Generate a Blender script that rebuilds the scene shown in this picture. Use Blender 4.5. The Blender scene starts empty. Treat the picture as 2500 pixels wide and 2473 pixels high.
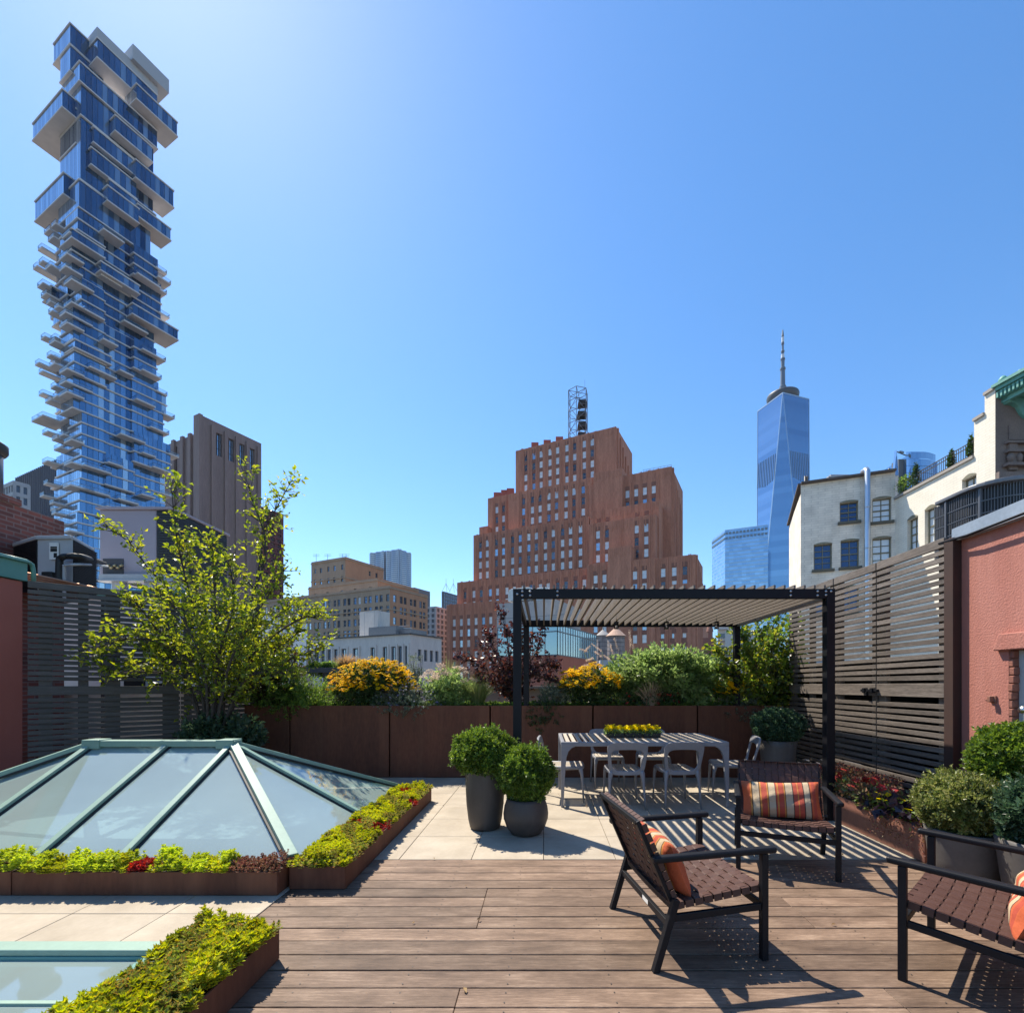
import bpy, math, random
import numpy as np
from mathutils import Vector, Matrix
SC = bpy.context.scene
COL = SC.collection
R = math.radians
F, CX, HZ, EYE = 1150.0, 1327.0, 1673.0, 1.46      # camera constants measured from the photograph


def P(u, v, Y):                                     # point seen at (u, v) that stands Y metres ahead
    return Vector(((u - CX) / F * Y, Y, EYE - (v - HZ) / F * Y))


def G(u, v):                                        # point of the terrace floor
    Y = EYE * F / (v - HZ)
    return Vector(((u - CX) / F * Y, Y, 0))


# ---------------------------------------------------------------- materials
def new_mat(name):
    m = bpy.data.materials.new(name)
    m.use_nodes = True
    nt = m.node_tree
    return m, nt, nt.nodes['Principled BSDF']


def nd(nt, typ, **kw):
    n = nt.nodes.new(typ)
    for k, v in kw.items():
        setattr(n, k, v)
    return n


def rgba(c):
    return (c[0], c[1], c[2], 1)


def pmat(name, c1, c2=None, rough=.6, metal=0., scale=4., stretch=(1, 1, 1), detail=6, bump=0., bscale=60.,
         island=0., spec=.5, lo=.3, hi=.7, fine=0., iso=False, stain=None, sscale=1.0, sst=(4, 4, .15)):
    m, nt, b = new_mat(name)
    L = nt.links
    c2 = c2 or tuple(x * .75 for x in c1)
    tc = nd(nt, 'ShaderNodeTexCoord')
    mp = nd(nt, 'ShaderNodeMapping')
    mp.inputs['Scale'].default_value = stretch
    L.new(tc.outputs['Object'], mp.inputs['Vector'])
    no = nd(nt, 'ShaderNodeTexNoise')
    no.inputs['Scale'].default_value = scale
    no.inputs['Detail'].default_value = detail
    no.inputs['Roughness'].default_value = .6
    L.new(mp.outputs[0], no.inputs['Vector'])
    cr = nd(nt, 'ShaderNodeValToRGB')
    cr.color_ramp.elements[0].position = lo
    cr.color_ramp.elements[1].position = hi
    cr.color_ramp.elements[0].color = rgba(c1)
    cr.color_ramp.elements[1].color = rgba(c2)
    L.new(no.outputs['Fac'], cr.inputs['Fac'])
    out = cr.outputs['Color']
    if island or fine:
        hs = nd(nt, 'ShaderNodeHueSaturation')
        L.new(out, hs.inputs['Color'])
        if island:
            ge = nd(nt, 'ShaderNodeNewGeometry')
            mr = nd(nt, 'ShaderNodeMapRange')
            mr.inputs['To Min'].default_value = 1 - island
            mr.inputs['To Max'].default_value = 1 + island
            L.new(ge.outputs['Random Per Island'], mr.inputs['Value'])
            val = mr.outputs[0]
        if fine:
            n2 = nd(nt, 'ShaderNodeTexNoise')
            n2.inputs['Scale'].default_value = scale * 12
            n2.inputs['Detail'].default_value = 4
            L.new(mp.outputs[0], n2.inputs['Vector'])
            m2 = nd(nt, 'ShaderNodeMapRange')
            m2.inputs['From Min'].default_value = .25
            m2.inputs['From Max'].default_value = .75
            m2.inputs['To Min'].default_value = 1 - fine
            m2.inputs['To Max'].default_value = 1 + fine
            L.new(n2.outputs['Fac'], m2.inputs['Value'])
            if island:
                mu = nd(nt, 'ShaderNodeMath', operation='MULTIPLY')
                L.new(val, mu.inputs[0])
                L.new(m2.outputs[0], mu.inputs[1])
                val = mu.outputs[0]
            else:
                val = m2.outputs[0]
        L.new(val, hs.inputs['Value'])
        out = hs.outputs[0]
    if stain:                                        # drip marks and patches with a shape of their own
        mps = nd(nt, 'ShaderNodeMapping')
        mps.inputs['Scale'].default_value = sst
        L.new(tc.outputs['Object'], mps.inputs['Vector'])
        ns = nd(nt, 'ShaderNodeTexNoise')
        ns.inputs['Scale'].default_value = sscale
        ns.inputs['Detail'].default_value = 7
        L.new(mps.outputs[0], ns.inputs['Vector'])
        ms = nd(nt, 'ShaderNodeMapRange')
        ms.inputs['From Min'].default_value = .5
        ms.inputs['From Max'].default_value = .72
        ms.inputs['To Max'].default_value = stain[3]
        L.new(ns.outputs['Fac'], ms.inputs['Value'])
        mx = nd(nt, 'ShaderNodeMixRGB')
        L.new(ms.outputs[0], mx.inputs[0])
        L.new(out, mx.inputs[1])
        mx.inputs[2].default_value = rgba(stain)
        out = mx.outputs[0]
    L.new(out, b.inputs['Base Color'])
    b.inputs['Roughness'].default_value = rough
    b.inputs['Metallic'].default_value = metal
    b.inputs['Specular IOR Level'].default_value = spec
    if bump:
        n3 = nd(nt, 'ShaderNodeTexNoise')
        n3.inputs['Scale'].default_value = bscale
        n3.inputs['Detail'].default_value = 5
        L.new(tc.outputs['Object'] if iso else mp.outputs[0], n3.inputs['Vector'])
        bu = nd(nt, 'ShaderNodeBump')
        bu.inputs['Strength'].default_value = bump
        bu.inputs['Distance'].default_value = .01
        L.new(n3.outputs['Fac'], bu.inputs['Height'])
        L.new(bu.outputs[0], b.inputs['Normal'])
    return m


def lmat(name, cols, trans=.45, rough=.45, tcol=None, spec=.5, hue=.485, val=1.9, clump=4.5):
    """leaf: colour varies from leaf to leaf, light passes through"""
    m, nt, b = new_mat(name)
    L = nt.links
    ge = nd(nt, 'ShaderNodeNewGeometry')
    cr = nd(nt, 'ShaderNodeValToRGB')
    e = cr.color_ramp.elements
    while len(e) < len(cols):
        e.new(.5)
    for i, c in enumerate(cols):
        e[i].position = i / (len(cols) - 1) if len(cols) > 1 else 0
        e[i].color = rgba(c)
    L.new(ge.outputs['Random Per Island'], cr.inputs['Fac'])
    tc = nd(nt, 'ShaderNodeTexCoord')                # whole shoots are younger or older than their neighbours
    no = nd(nt, 'ShaderNodeTexNoise')
    no.inputs['Scale'].default_value = clump
    no.inputs['Detail'].default_value = 3
    L.new(tc.outputs['Object'], no.inputs['Vector'])
    mr = nd(nt, 'ShaderNodeMapRange')
    mr.inputs['From Min'].default_value = .3
    mr.inputs['From Max'].default_value = .7
    mr.inputs['To Min'].default_value = .62
    mr.inputs['To Max'].default_value = 1.3
    L.new(no.outputs['Fac'], mr.inputs['Value'])
    h0 = nd(nt, 'ShaderNodeHueSaturation')
    L.new(mr.outputs[0], h0.inputs['Value'])
    L.new(cr.outputs[0], h0.inputs['Color'])
    L.new(h0.outputs[0], b.inputs['Base Color'])
    b.inputs['Roughness'].default_value = rough
    b.inputs['Specular IOR Level'].default_value = spec
    tr = nd(nt, 'ShaderNodeBsdfTranslucent')
    hs = nd(nt, 'ShaderNodeHueSaturation')
    hs.inputs['Hue'].default_value = hue
    hs.inputs['Saturation'].default_value = 1.1
    hs.inputs['Value'].default_value = val
    L.new(h0.outputs[0], hs.inputs['Color'])
    if tcol:
        tr.inputs['Color'].default_value = rgba(tcol)
    else:
        L.new(hs.outputs[0], tr.inputs['Color'])
    mx = nd(nt, 'ShaderNodeMixShader')
    mx.inputs[0].default_value = trans
    L.new(b.outputs[0], mx.inputs[1])
    L.new(tr.outputs[0], mx.inputs[2])
    L.new(mx.outputs[0], nt.nodes['Material Output'].inputs['Surface'])
    return m


def brick_mat(name, c1, c2, mortar, scale, rough=.85, bw=.22, bh=.075, ms=.012, bump=.6, noise=.3, axis='YZ', bias=0.):
    m, nt, b = new_mat(name)
    L = nt.links
    tc = nd(nt, 'ShaderNodeTexCoord')
    sp = nd(nt, 'ShaderNodeSeparateXYZ')
    cb = nd(nt, 'ShaderNodeCombineXYZ')
    L.new(tc.outputs['Object'], sp.inputs[0])
    if axis == 'YZ':
        L.new(sp.outputs['Y'], cb.inputs['X'])
    elif axis == 'XZ':
        L.new(sp.outputs['X'], cb.inputs['X'])
    else:
        ad = nd(nt, 'ShaderNodeMath', operation='ADD')
        L.new(sp.outputs['X'], ad.inputs[0])
        L.new(sp.outputs['Y'], ad.inputs[1])
        L.new(ad.outputs[0], cb.inputs['X'])
    L.new(sp.outputs['Z'], cb.inputs['Y'])
    br = nd(nt, 'ShaderNodeTexBrick')
    br.inputs['Color1'].default_value = rgba(c1)
    br.inputs['Color2'].default_value = rgba(c2)
    br.inputs['Mortar'].default_value = rgba(mortar)
    br.inputs['Scale'].default_value = scale
    br.inputs['Brick Width'].default_value = bw
    br.inputs['Row Height'].default_value = bh
    br.inputs['Mortar Size'].default_value = ms
    br.inputs['Bias'].default_value = bias
    L.new(cb.outputs[0], br.inputs['Vector'])
    no = nd(nt, 'ShaderNodeTexNoise')
    no.inputs['Scale'].default_value = 1.3
    no.inputs['Detail'].default_value = 8
    L.new(tc.outputs['Object'], no.inputs['Vector'])
    mr = nd(nt, 'ShaderNodeMapRange')
    mr.inputs['From Min'].default_value = .3
    mr.inputs['From Max'].default_value = .7
    mr.inputs['To Min'].default_value = 1 - noise
    mr.inputs['To Max'].default_value = 1 + noise
    L.new(no.outputs['Fac'], mr.inputs['Value'])
    hs = nd(nt, 'ShaderNodeHueSaturation')
    L.new(br.outputs['Color'], hs.inputs['Color'])
    L.new(mr.outputs[0], hs.inputs['Value'])
    L.new(hs.outputs[0], b.inputs['Base Color'])
    b.inputs['Roughness'].default_value = rough
    if bump:
        bu = nd(nt, 'ShaderNodeBump')
        bu.inputs['Strength'].default_value = bump
        bu.inputs['Distance'].default_value = .01
        bu.invert = True
        L.new(br.outputs['Fac'], bu.inputs['Height'])
        L.new(bu.outputs[0], b.inputs['Normal'])
    return m


def glass_mat(name, c1, c2, rough=.06, metal=.55, island=True, spec=.8, c3=None):
    """curtain wall glass: tinted, mirror-like, each pane a little different"""
    m, nt, b = new_mat(name)
    L = nt.links
    cr = nd(nt, 'ShaderNodeValToRGB')
    cr.color_ramp.elements[0].color = rgba(c1)
    cr.color_ramp.elements[1].color = rgba(c2)
    if c3:                                           # a few panes with pale blinds behind them
        cr.color_ramp.elements[1].position = .82
        e_ = cr.color_ramp.elements.new(.9)
        e_.color = rgba(c3)
        e2_ = cr.color_ramp.elements.new(.86)
        e2_.color = rgba(c2)
    ge = nd(nt, 'ShaderNodeNewGeometry')
    L.new(ge.outputs['Random Per Island'], cr.inputs['Fac'])
    L.new(cr.outputs[0], b.inputs['Base Color'])
    b.inputs['Roughness'].default_value = rough
    b.inputs['Metallic'].default_value = metal
    b.inputs['Specular IOR Level'].default_value = spec
    return m


# ---------------------------------------------------------------- mesh builder
class MB:
    def __init__(s):
        s.v, s.f, s.mi, s.sm = [], [], [], []
        s.blocks = []                                # (verts Nx3, tris Mx3, material index)

    def add(s, verts, faces, m=0, smooth=False):
        o = len(s.v)
        s.v += [tuple(p) for p in verts]
        s.f += [tuple(i + o for i in f) for f in faces]
        s.mi += [m] * len(faces)
        s.sm += [smooth] * len(faces)
        return s

    def box(s, x0, x1, y0, y1, z0, z1, m=0, T=None):
        vs = [(x, y, z) for z in (z0, z1) for y in (y0, y1) for x in (x0, x1)]
        if T is not None:
            vs = [T @ Vector(p) for p in vs]
        return s.add(vs, [(0, 2, 3, 1), (4, 5, 7, 6), (0, 1, 5, 4), (2, 6, 7, 3), (0, 4, 6, 2), (1, 3, 7, 5)], m)

    def quad(s, a, b, c, d, m=0):
        return s.add([a, b, c, d], [(0, 1, 2, 3)], m)

    def bar(s, p, q, w, h, m=0, up=(0, 0, 1)):
        p, q = Vector(p), Vector(q)
        d = (q - p).normalized()
        up = Vector(up)
        if abs(d.dot(up)) > .98:
            up = Vector((0, 1, 0))
        x = d.cross(up).normalized() * (w / 2)
        z = x.cross(d).normalized() * (h / 2)
        vs = [e + a * x + c * z for e in (p, q) for a, c in ((-1, -1), (1, -1), (1, 1), (-1, 1))]
        return s.add(vs, [(0, 1, 2, 3), (4, 7, 6, 5), (0, 4, 5, 1), (1, 5, 6, 2), (2, 6, 7, 3), (3, 7, 4, 0)], m)

    def tube(s, pts, r, n=8, m=0, ry=None, smooth=True):
        pts = [Vector(p) for p in pts]
        k = len(pts)
        rs = r if isinstance(r, (list, tuple)) else [r] * k
        rys = (ry if isinstance(ry, (list, tuple)) else [ry] * k) if ry is not None else rs
        vs, fs = [], []
        ref = None
        for i, p in enumerate(pts):
            d = (pts[min(i + 1, k - 1)] - pts[max(i - 1, 0)]).normalized()
            if ref is None:
                ref = Vector((1, 0, 0)) if abs(d.x) < .8 else Vector((0, 1, 0))
            x = (ref - d * ref.dot(d)).normalized()
            y = d.cross(x)
            ref = x
            for j in range(n):
                a = 2 * math.pi * j / n
                vs.append(p + x * (rs[i] * math.cos(a)) + y * (rys[i] * math.sin(a)))
        for i in range(k - 1):
            for j in range(n):
                fs.append((i * n + j, i * n + (j + 1) % n, (i + 1) * n + (j + 1) % n, (i + 1) * n + j))
        fs.append(tuple(range(n))[::-1])
        fs.append(tuple((k - 1) * n + j for j in range(n)))
        return s.add(vs, fs, m, smooth)

    def lathe(s, prof, c=(0, 0, 0), n=32, m=0, smooth=True):
        vs, fs = [], []
        for r, z in prof:
            for j in range(n):
                a = 2 * math.pi * j / n
                vs.append((c[0] + r * math.cos(a), c[1] + r * math.sin(a), c[2] + z))
        for i in range(len(prof) - 1):
            for j in range(n):
                fs.append((i * n + j, i * n + (j + 1) % n, (i + 1) * n + (j + 1) % n, (i + 1) * n + j))
        return s.add(vs, fs, m, smooth)

    def prism(s, poly, a, b, m=0):
        """poly: list of 3D points; extruded by vector b-a"""
        d = Vector(b) - Vector(a)
        n = len(poly)
        vs = [Vector(p) for p in poly] + [Vector(p) + d for p in poly]
        fs = [tuple(range(n))[::-1], tuple(range(n, 2 * n))]
        fs += [(i, (i + 1) % n, n + (i + 1) % n, n + i) for i in range(n)]
        return s.add(vs, fs, m)

    def wall(s, O, ex, n, W, z0, z1, ops=(), depth=.3, m=0, mr=None):
        """upright wall with real openings (x0,x1,z0,z1) and reveals going back by depth"""
        O, ex, n = Vector(O), Vector(ex), Vector(n)
        xs = sorted({0, W} | {min(max(q, 0), W) for o in ops for q in o[:2]})
        zs = sorted({z0, z1} | {min(max(q, z0), z1) for o in ops for q in o[2:4]})
        pt = lambda x, z, d=0: (O.x + ex.x * x - n.x * d, O.y + ex.y * x - n.y * d, z)
        for i in range(len(xs) - 1):
            xm = (xs[i] + xs[i + 1]) / 2
            col = [o for o in ops if o[0] < xm < o[1]]
            for j in range(len(zs) - 1):
                zm = (zs[j] + zs[j + 1]) / 2
                if any(o[2] < zm < o[3] for o in col):
                    continue
                s.quad(pt(xs[i], zs[j]), pt(xs[i + 1], zs[j]), pt(xs[i + 1], zs[j + 1]), pt(xs[i], zs[j + 1]), m)
        for x0, x1, a, b in ops:
            k = m if mr is None else mr
            s.quad(pt(x0, a), pt(x1, a), pt(x1, a, depth), pt(x0, a, depth), k)
            s.quad(pt(x0, b), pt(x1, b), pt(x1, b, depth), pt(x0, b, depth), k)
            s.quad(pt(x0, a), pt(x0, b), pt(x0, b, depth), pt(x0, a, depth), k)
            s.quad(pt(x1, a), pt(x1, b), pt(x1, b, depth), pt(x1, a, depth), k)
        return s

    def leaves(s, pos, d, nrm, L, wr=.5, fold=.18, m=0):
        """one folded four-cornered leaf per row"""
        pos, d, nrm = (np.asarray(q, float) for q in (pos, d, nrm))
        L = np.broadcast_to(np.asarray(L, float), (len(pos),))[:, None]
        d = d / (np.linalg.norm(d, axis=1, keepdims=True) + 1e-9)
        sd = np.cross(d, nrm)
        sd /= np.linalg.norm(sd, axis=1, keepdims=True) + 1e-9
        up = np.cross(sd, d)
        a = pos
        t = pos + d * L - up * L * .06
        r = pos + d * L * .45 + sd * L * wr / 2 + up * L * fold
        l = pos + d * L * .45 - sd * L * wr / 2 + up * L * fold
        n = len(pos)
        V = np.stack([a, r, t, l], 1).reshape(-1, 3)
        b = np.arange(n)[:, None] * 4
        T = np.concatenate([b + np.array([[0, 1, 2]]), b + np.array([[0, 2, 3]])], 1).reshape(-1, 3)
        s.blocks.append((V, T, m))
        return s

    def build(s, name, mats, parent=None, off=None, bevel=0, loc=None, rz=0, smooth=None, seg=2, auto=False):
        mats = mats if isinstance(mats, (list, tuple)) else [mats]
        o3 = Vector(off) if off is not None else Vector((0, 0, 0))
        me = bpy.data.meshes.new(name)
        nv = len(s.v)
        V = np.array(s.v, float).reshape(-1, 3)
        lens = [len(f) for f in s.f]
        idx = [i for f in s.f for i in f]
        mi, sm = list(s.mi), list(s.sm)
        Vs, Is, Ls = [V], [np.array(idx, int)], [np.array(lens, int)]
        for bv, bt, bm in s.blocks:
            Vs.append(bv)
            Is.append(bt.reshape(-1) + nv)
            Ls.append(np.full(len(bt), 3))
            mi += [bm] * len(bt)
            sm += [False] * len(bt)
            nv += len(bv)
        V = np.concatenate(Vs) - np.array(o3)
        I = np.concatenate(Is)
        Ln = np.concatenate(Ls)
        me.vertices.add(len(V))
        me.vertices.foreach_set('co', V.astype(np.float32).ravel())
        me.loops.add(len(I))
        me.loops.foreach_set('vertex_index', I.astype(np.int32))
        me.polygons.add(len(Ln))
        st = np.concatenate([[0], np.cumsum(Ln)[:-1]]) if len(Ln) else np.array([], int)
        me.polygons.foreach_set('loop_start', st.astype(np.int32))
        me.polygons.foreach_set('loop_total', Ln.astype(np.int32))
        me.polygons.foreach_set('material_index', np.array(mi, np.int32))
        me.polygons.foreach_set('use_smooth', np.array([bool(x) if smooth is None else smooth for x in sm], bool))
        for q in mats:
            me.materials.append(q)
        me.update(calc_edges=True)
        me.validate()
        o = bpy.data.objects.new(name, me)
        COL.objects.link(o)
        if parent is not None:
            o.parent = parent
        if loc is not None:
            o.location = loc
        o.rotation_euler = (0, 0, rz)
        if bevel:
            bm = o.modifiers.new('bevel', 'BEVEL')
            bm.width = bevel
            bm.segments = seg
            bm.limit_method = 'ANGLE'
            bm.angle_limit = R(40)
        return o


def thing(name, label, cat, loc=(0, 0, 0), rz=0, group=None):
    o = bpy.data.objects.new(name, None)
    o.empty_display_size = .1
    COL.objects.link(o)
    o.location = loc
    o.rotation_euler = (0, 0, rz)
    return tag(o, label, cat, group)


def tag(o, label, cat, group=None, kind=None):
    o['label'] = label
    o['category'] = cat
    if group:
        o['group'] = group
    if kind:
        o['kind'] = kind
    return o


def struct(o):
    o['kind'] = 'structure'
    return o


def dup(root, loc, rz=None, label=None, name=None):
    r = root.copy()
    COL.objects.link(r)
    r.location = loc
    if rz is not None:
        r.rotation_euler = (0, 0, rz)
    if label:
        r['label'] = label

    def rec(a, b):
        for ch in a.children:
            c = ch.copy()
            COL.objects.link(c)
            c.parent = b
            rec(ch, c)
    rec(root, r)
    return r


RNG = np.random.default_rng(7)


def unit(n, rng=RNG):
    v = rng.normal(size=(n, 3))
    return v / np.linalg.norm(v, axis=1, keepdims=True)
# ---------------------------------------------------------------- camera, light
cam = bpy.data.objects.new('camera', bpy.data.cameras.new('camera'))
COL.objects.link(cam)
SC.camera = cam
cam.location = (0, 0, EYE)
cam.rotation_euler = (R(90), 0, 0)
cam.data.sensor_width = 36
cam.data.sensor_fit = 'HORIZONTAL'
cam.data.lens = F / 2500 * 36
cam.data.shift_x = -(CX - 1250) / 2500
cam.data.shift_y = (HZ - 1236.5) / 2500
cam.data.clip_start = .05
cam.data.clip_end = 12000

SUN_EL, SUN_AZ = R(56.5), math.atan2(-.45, .48)     # azimuth from +Y towards +X
sd = Vector((math.sin(SUN_AZ) * math.cos(SUN_EL), math.cos(SUN_AZ) * math.cos(SUN_EL), math.sin(SUN_EL)))
sun = bpy.data.objects.new('sun', bpy.data.lights.new('sun', 'SUN'))
COL.objects.link(sun)
sun.rotation_euler = (-sd).to_track_quat('-Z', 'Y').to_euler()
sun.data.energy = 5.0
sun.data.angle = R(.5)
sun.data.color = (1, .915, .77)
w = bpy.data.worlds.new('World')
SC.world = w
w.use_nodes = True
bg = w.node_tree.nodes['Background']
sky = w.node_tree.nodes.new('ShaderNodeTexSky')
sky.sky_type = 'NISHITA'
sky.sun_disc = False
sky.sun_elevation = SUN_EL
sky.sun_rotation = SUN_AZ
sky.altitude = 30
sky.air_density = 1.05
sky.dust_density = .2
sky.ozone_density = 3.1
hs_ = w.node_tree.nodes.new('ShaderNodeHueSaturation')
hs_.inputs['Saturation'].default_value = 1.22
w.node_tree.links.new(sky.outputs[0], hs_.inputs['Color'])
w.node_tree.links.new(hs_.outputs[0], bg.inputs[0])
bg.inputs[1].default_value = .132
SC.view_settings.view_transform = 'Standard'
SC.view_settings.look = 'None'
SC.view_settings.gamma = 1
SC.view_settings.exposure = .78
SC.render.engine = 'CYCLES'
SC.cycles.max_bounces = 8
SC.cycles.transparent_max_bounces = 16
SC.cycles.use_denoising = True
SC.cycles.sample_clamp_indirect = 6

# ---------------------------------------------------------------- shared materials
M = {}


def deck_mat():
    m, nt, b = new_mat('weathered_deck_boards')
    L = nt.links
    tc = nd(nt, 'ShaderNodeTexCoord')
    ge = nd(nt, 'ShaderNodeNewGeometry')

    def noise(st, sc, det, rough=.6):
        mp = nd(nt, 'ShaderNodeMapping')
        mp.inputs['Scale'].default_value = st
        of = nd(nt, 'ShaderNodeVectorMath', operation='SCALE')
        of.inputs['Scale'].default_value = 37.
        cb = nd(nt, 'ShaderNodeCombineXYZ')
        L.new(ge.outputs['Random Per Island'], cb.inputs[0])
        L.new(cb.outputs[0], of.inputs[0])
        ad = nd(nt, 'ShaderNodeVectorMath', operation='ADD')
        L.new(tc.outputs['Object'], mp.inputs[0])
        L.new(mp.outputs[0], ad.inputs[0])
        L.new(of.outputs[0], ad.inputs[1])
        n = nd(nt, 'ShaderNodeTexNoise')
        n.inputs['Scale'].default_value = sc
        n.inputs['Detail'].default_value = det
        n.inputs['Roughness'].default_value = rough
        L.new(ad.outputs[0], n.inputs['Vector'])
        return n.outputs['Fac']
    blotch, grain, fine = noise((1.2, 3.2, 1), 2.0, 8, .65), noise((1.2, 26, 1), 3.0, 8, .7), noise((5, 90, 1), 4.0, 4)
    cr = nd(nt, 'ShaderNodeValToRGB')
    e = cr.color_ramp.elements
    e[0].position, e[1].position = .35, .66
    e[0].color, e[1].color = rgba((.075, .044, .028)), rgba((.31, .215, .15))
    k = e.new(.52)
    k.color = rgba((.18, .115, .076))
    mixf = nd(nt, 'ShaderNodeMath', operation='MULTIPLY_ADD')
    mixf.inputs[1].default_value = .45
    m2 = nd(nt, 'ShaderNodeMath', operation='MULTIPLY')
    m2.inputs[1].default_value = .55
    L.new(grain, mixf.inputs[0])
    L.new(blotch, m2.inputs[0])
    L.new(m2.outputs[0], mixf.inputs[2])
    L.new(mixf.outputs[0], cr.inputs[0])
    hs = nd(nt, 'ShaderNodeHueSaturation')
    hs.inputs['Saturation'].default_value = .95
    isl = nd(nt, 'ShaderNodeMapRange')
    isl.inputs['To Min'].default_value = .74
    isl.inputs['To Max'].default_value = 1.3
    L.new(ge.outputs['Random Per Island'], isl.inputs['Value'])
    fm = nd(nt, 'ShaderNodeMapRange')
    fm.inputs['From Min'].default_value = .3
    fm.inputs['From Max'].default_value = .7
    fm.inputs['To Min'].default_value = .62
    fm.inputs['To Max'].default_value = 1.18
    L.new(fine, fm.inputs['Value'])
    mu = nd(nt, 'ShaderNodeMath', operation='MULTIPLY')
    L.new(isl.outputs[0], mu.inputs[0])
    L.new(fm.outputs[0], mu.inputs[1])
    L.new(mu.outputs[0], hs.inputs['Value'])
    L.new(cr.outputs[0], hs.inputs['Color'])
    L.new(hs.outputs[0], b.inputs['Base Color'])
    b.inputs['Roughness'].default_value = .68
    b.inputs['Specular IOR Level'].default_value = .35
    bu = nd(nt, 'ShaderNodeBump')
    bu.inputs['Strength'].default_value = .35
    bu.inputs['Distance'].default_value = .006
    L.new(fine, bu.inputs['Height'])
    L.new(bu.outputs[0], b.inputs['Normal'])
    return m


M['deck'] = deck_mat()
M['paver'] = pmat('paver_stone', (.315, .263, .198), (.43, .37, .29), stain=(.24, .20, .15, .45), sscale=1.5, sst=(1, 1, 1), rough=.85, scale=2.6, island=.05, fine=.05, bump=.15, bscale=120)
M['dark'] = pmat('dark_gap', (.02, .018, .016), rough=.95)
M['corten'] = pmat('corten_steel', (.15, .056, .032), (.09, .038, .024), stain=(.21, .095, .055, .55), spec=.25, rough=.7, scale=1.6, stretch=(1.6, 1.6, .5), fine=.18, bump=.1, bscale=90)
M['corten_lit'] = pmat('sunlit_corten', (.27, .115, .078), (.17, .08, .058), stain=(.34, .17, .11, .5), rough=.6, scale=2, stretch=(1.6, 1.6, .6), fine=.15)  # lit copy of the corten: sunlight put into the base colour
M['soil'] = pmat('soil', (.03, .022, .016), rough=.95, scale=30, bump=.6, bscale=80)
M['green_frame'] = pmat('verdigris_paint', (.22, .34, .275), (.185, .295, .24), rough=.42, scale=3, fine=.06)
M['teal_frame'] = pmat('teal_paint', (.10, .27, .24), (.08, .22, .20), rough=.4, scale=3)
M['rubber'] = pmat('black_rubber', (.012, .013, .014), rough=.6)
M['greywood'] = pmat('weathered_slats', (.075, .058, .047), (.175, .146, .125), rough=.8, scale=1.4, stretch=(8, .8, 14), island=.22, fine=.5, bump=.3, bscale=40)
M['leftwood'] = pmat('grey_slats', (.075, .065, .06), (.12, .105, .097), rough=.8, scale=1.4, stretch=(2, 2, 14), island=.14, fine=.2, bump=.3, bscale=40)
M['pergwood'] = pmat('pergola_slats', (.125, .105, .09), (.185, .158, .135), rough=.78, scale=2, stretch=(8, .7, 3), island=.12, fine=.25)
M['black'] = pmat('black_powder_coat', (.007, .0075, .010), (.010, .0105, .014), spec=.22, rough=.5, scale=6)
M['steel'] = pmat('stainless', (.6, .6, .6), rough=.3, metal=1)
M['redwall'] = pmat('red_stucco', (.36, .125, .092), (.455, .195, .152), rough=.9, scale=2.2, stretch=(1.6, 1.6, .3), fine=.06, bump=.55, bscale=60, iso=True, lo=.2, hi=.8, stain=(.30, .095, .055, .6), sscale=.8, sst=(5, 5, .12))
M['redwall2'] = pmat('shade_toned_red_stucco', (.33, .09, .066), (.40, .12, .09), rough=.9, scale=1.5, stretch=(1, 1, .4), bump=.3, bscale=70)  # darker copy of the red stucco, shade put into the colour
M['zinc'] = pmat('zinc_flashing', (.36, .40, .43), (.47, .51, .54), rough=.42, metal=.6, scale=3, fine=.08)
M['grey_pot'] = pmat('grey_pot', (.075, .068, .064), (.115, .105, .098), stain=(.20, .19, .18, .5), sscale=2, sst=(3, 3, .4), rough=.6, scale=4, fine=.07)
M['brown_pot'] = pmat('taupe_pot', (.045, .038, .034), (.068, .058, .052), stain=(.12, .105, .095, .5), sscale=2, sst=(3, 3, .4), rough=.55, scale=4, fine=.06)
M['alu'] = pmat('grey_cast_aluminium', (.20, .203, .225), (.26, .263, .285), rough=.55, metal=.15, scale=5, fine=.05)
M['teak'] = pmat('silvered_teak', (.33, .28, .225), (.45, .39, .32), rough=.75, scale=3, stretch=(10, 1, 4), island=.15, fine=.15)
M['strap'] = pmat('brown_leather_strap', (.068, .033, .026), (.088, .047, .038), spec=.25, rough=.55, scale=5, fine=.08, bump=.15, bscale=200)
M['white'] = pmat('white_paint', (.78, .76, .72), (.70, .68, .64), rough=.7, scale=2)
M['bark'] = pmat('dark_bark', (.045, .035, .03), (.075, .06, .05), rough=.9, scale=20)
M['stem'] = pmat('green_stem', (.10, .15, .05), rough=.7)


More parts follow.
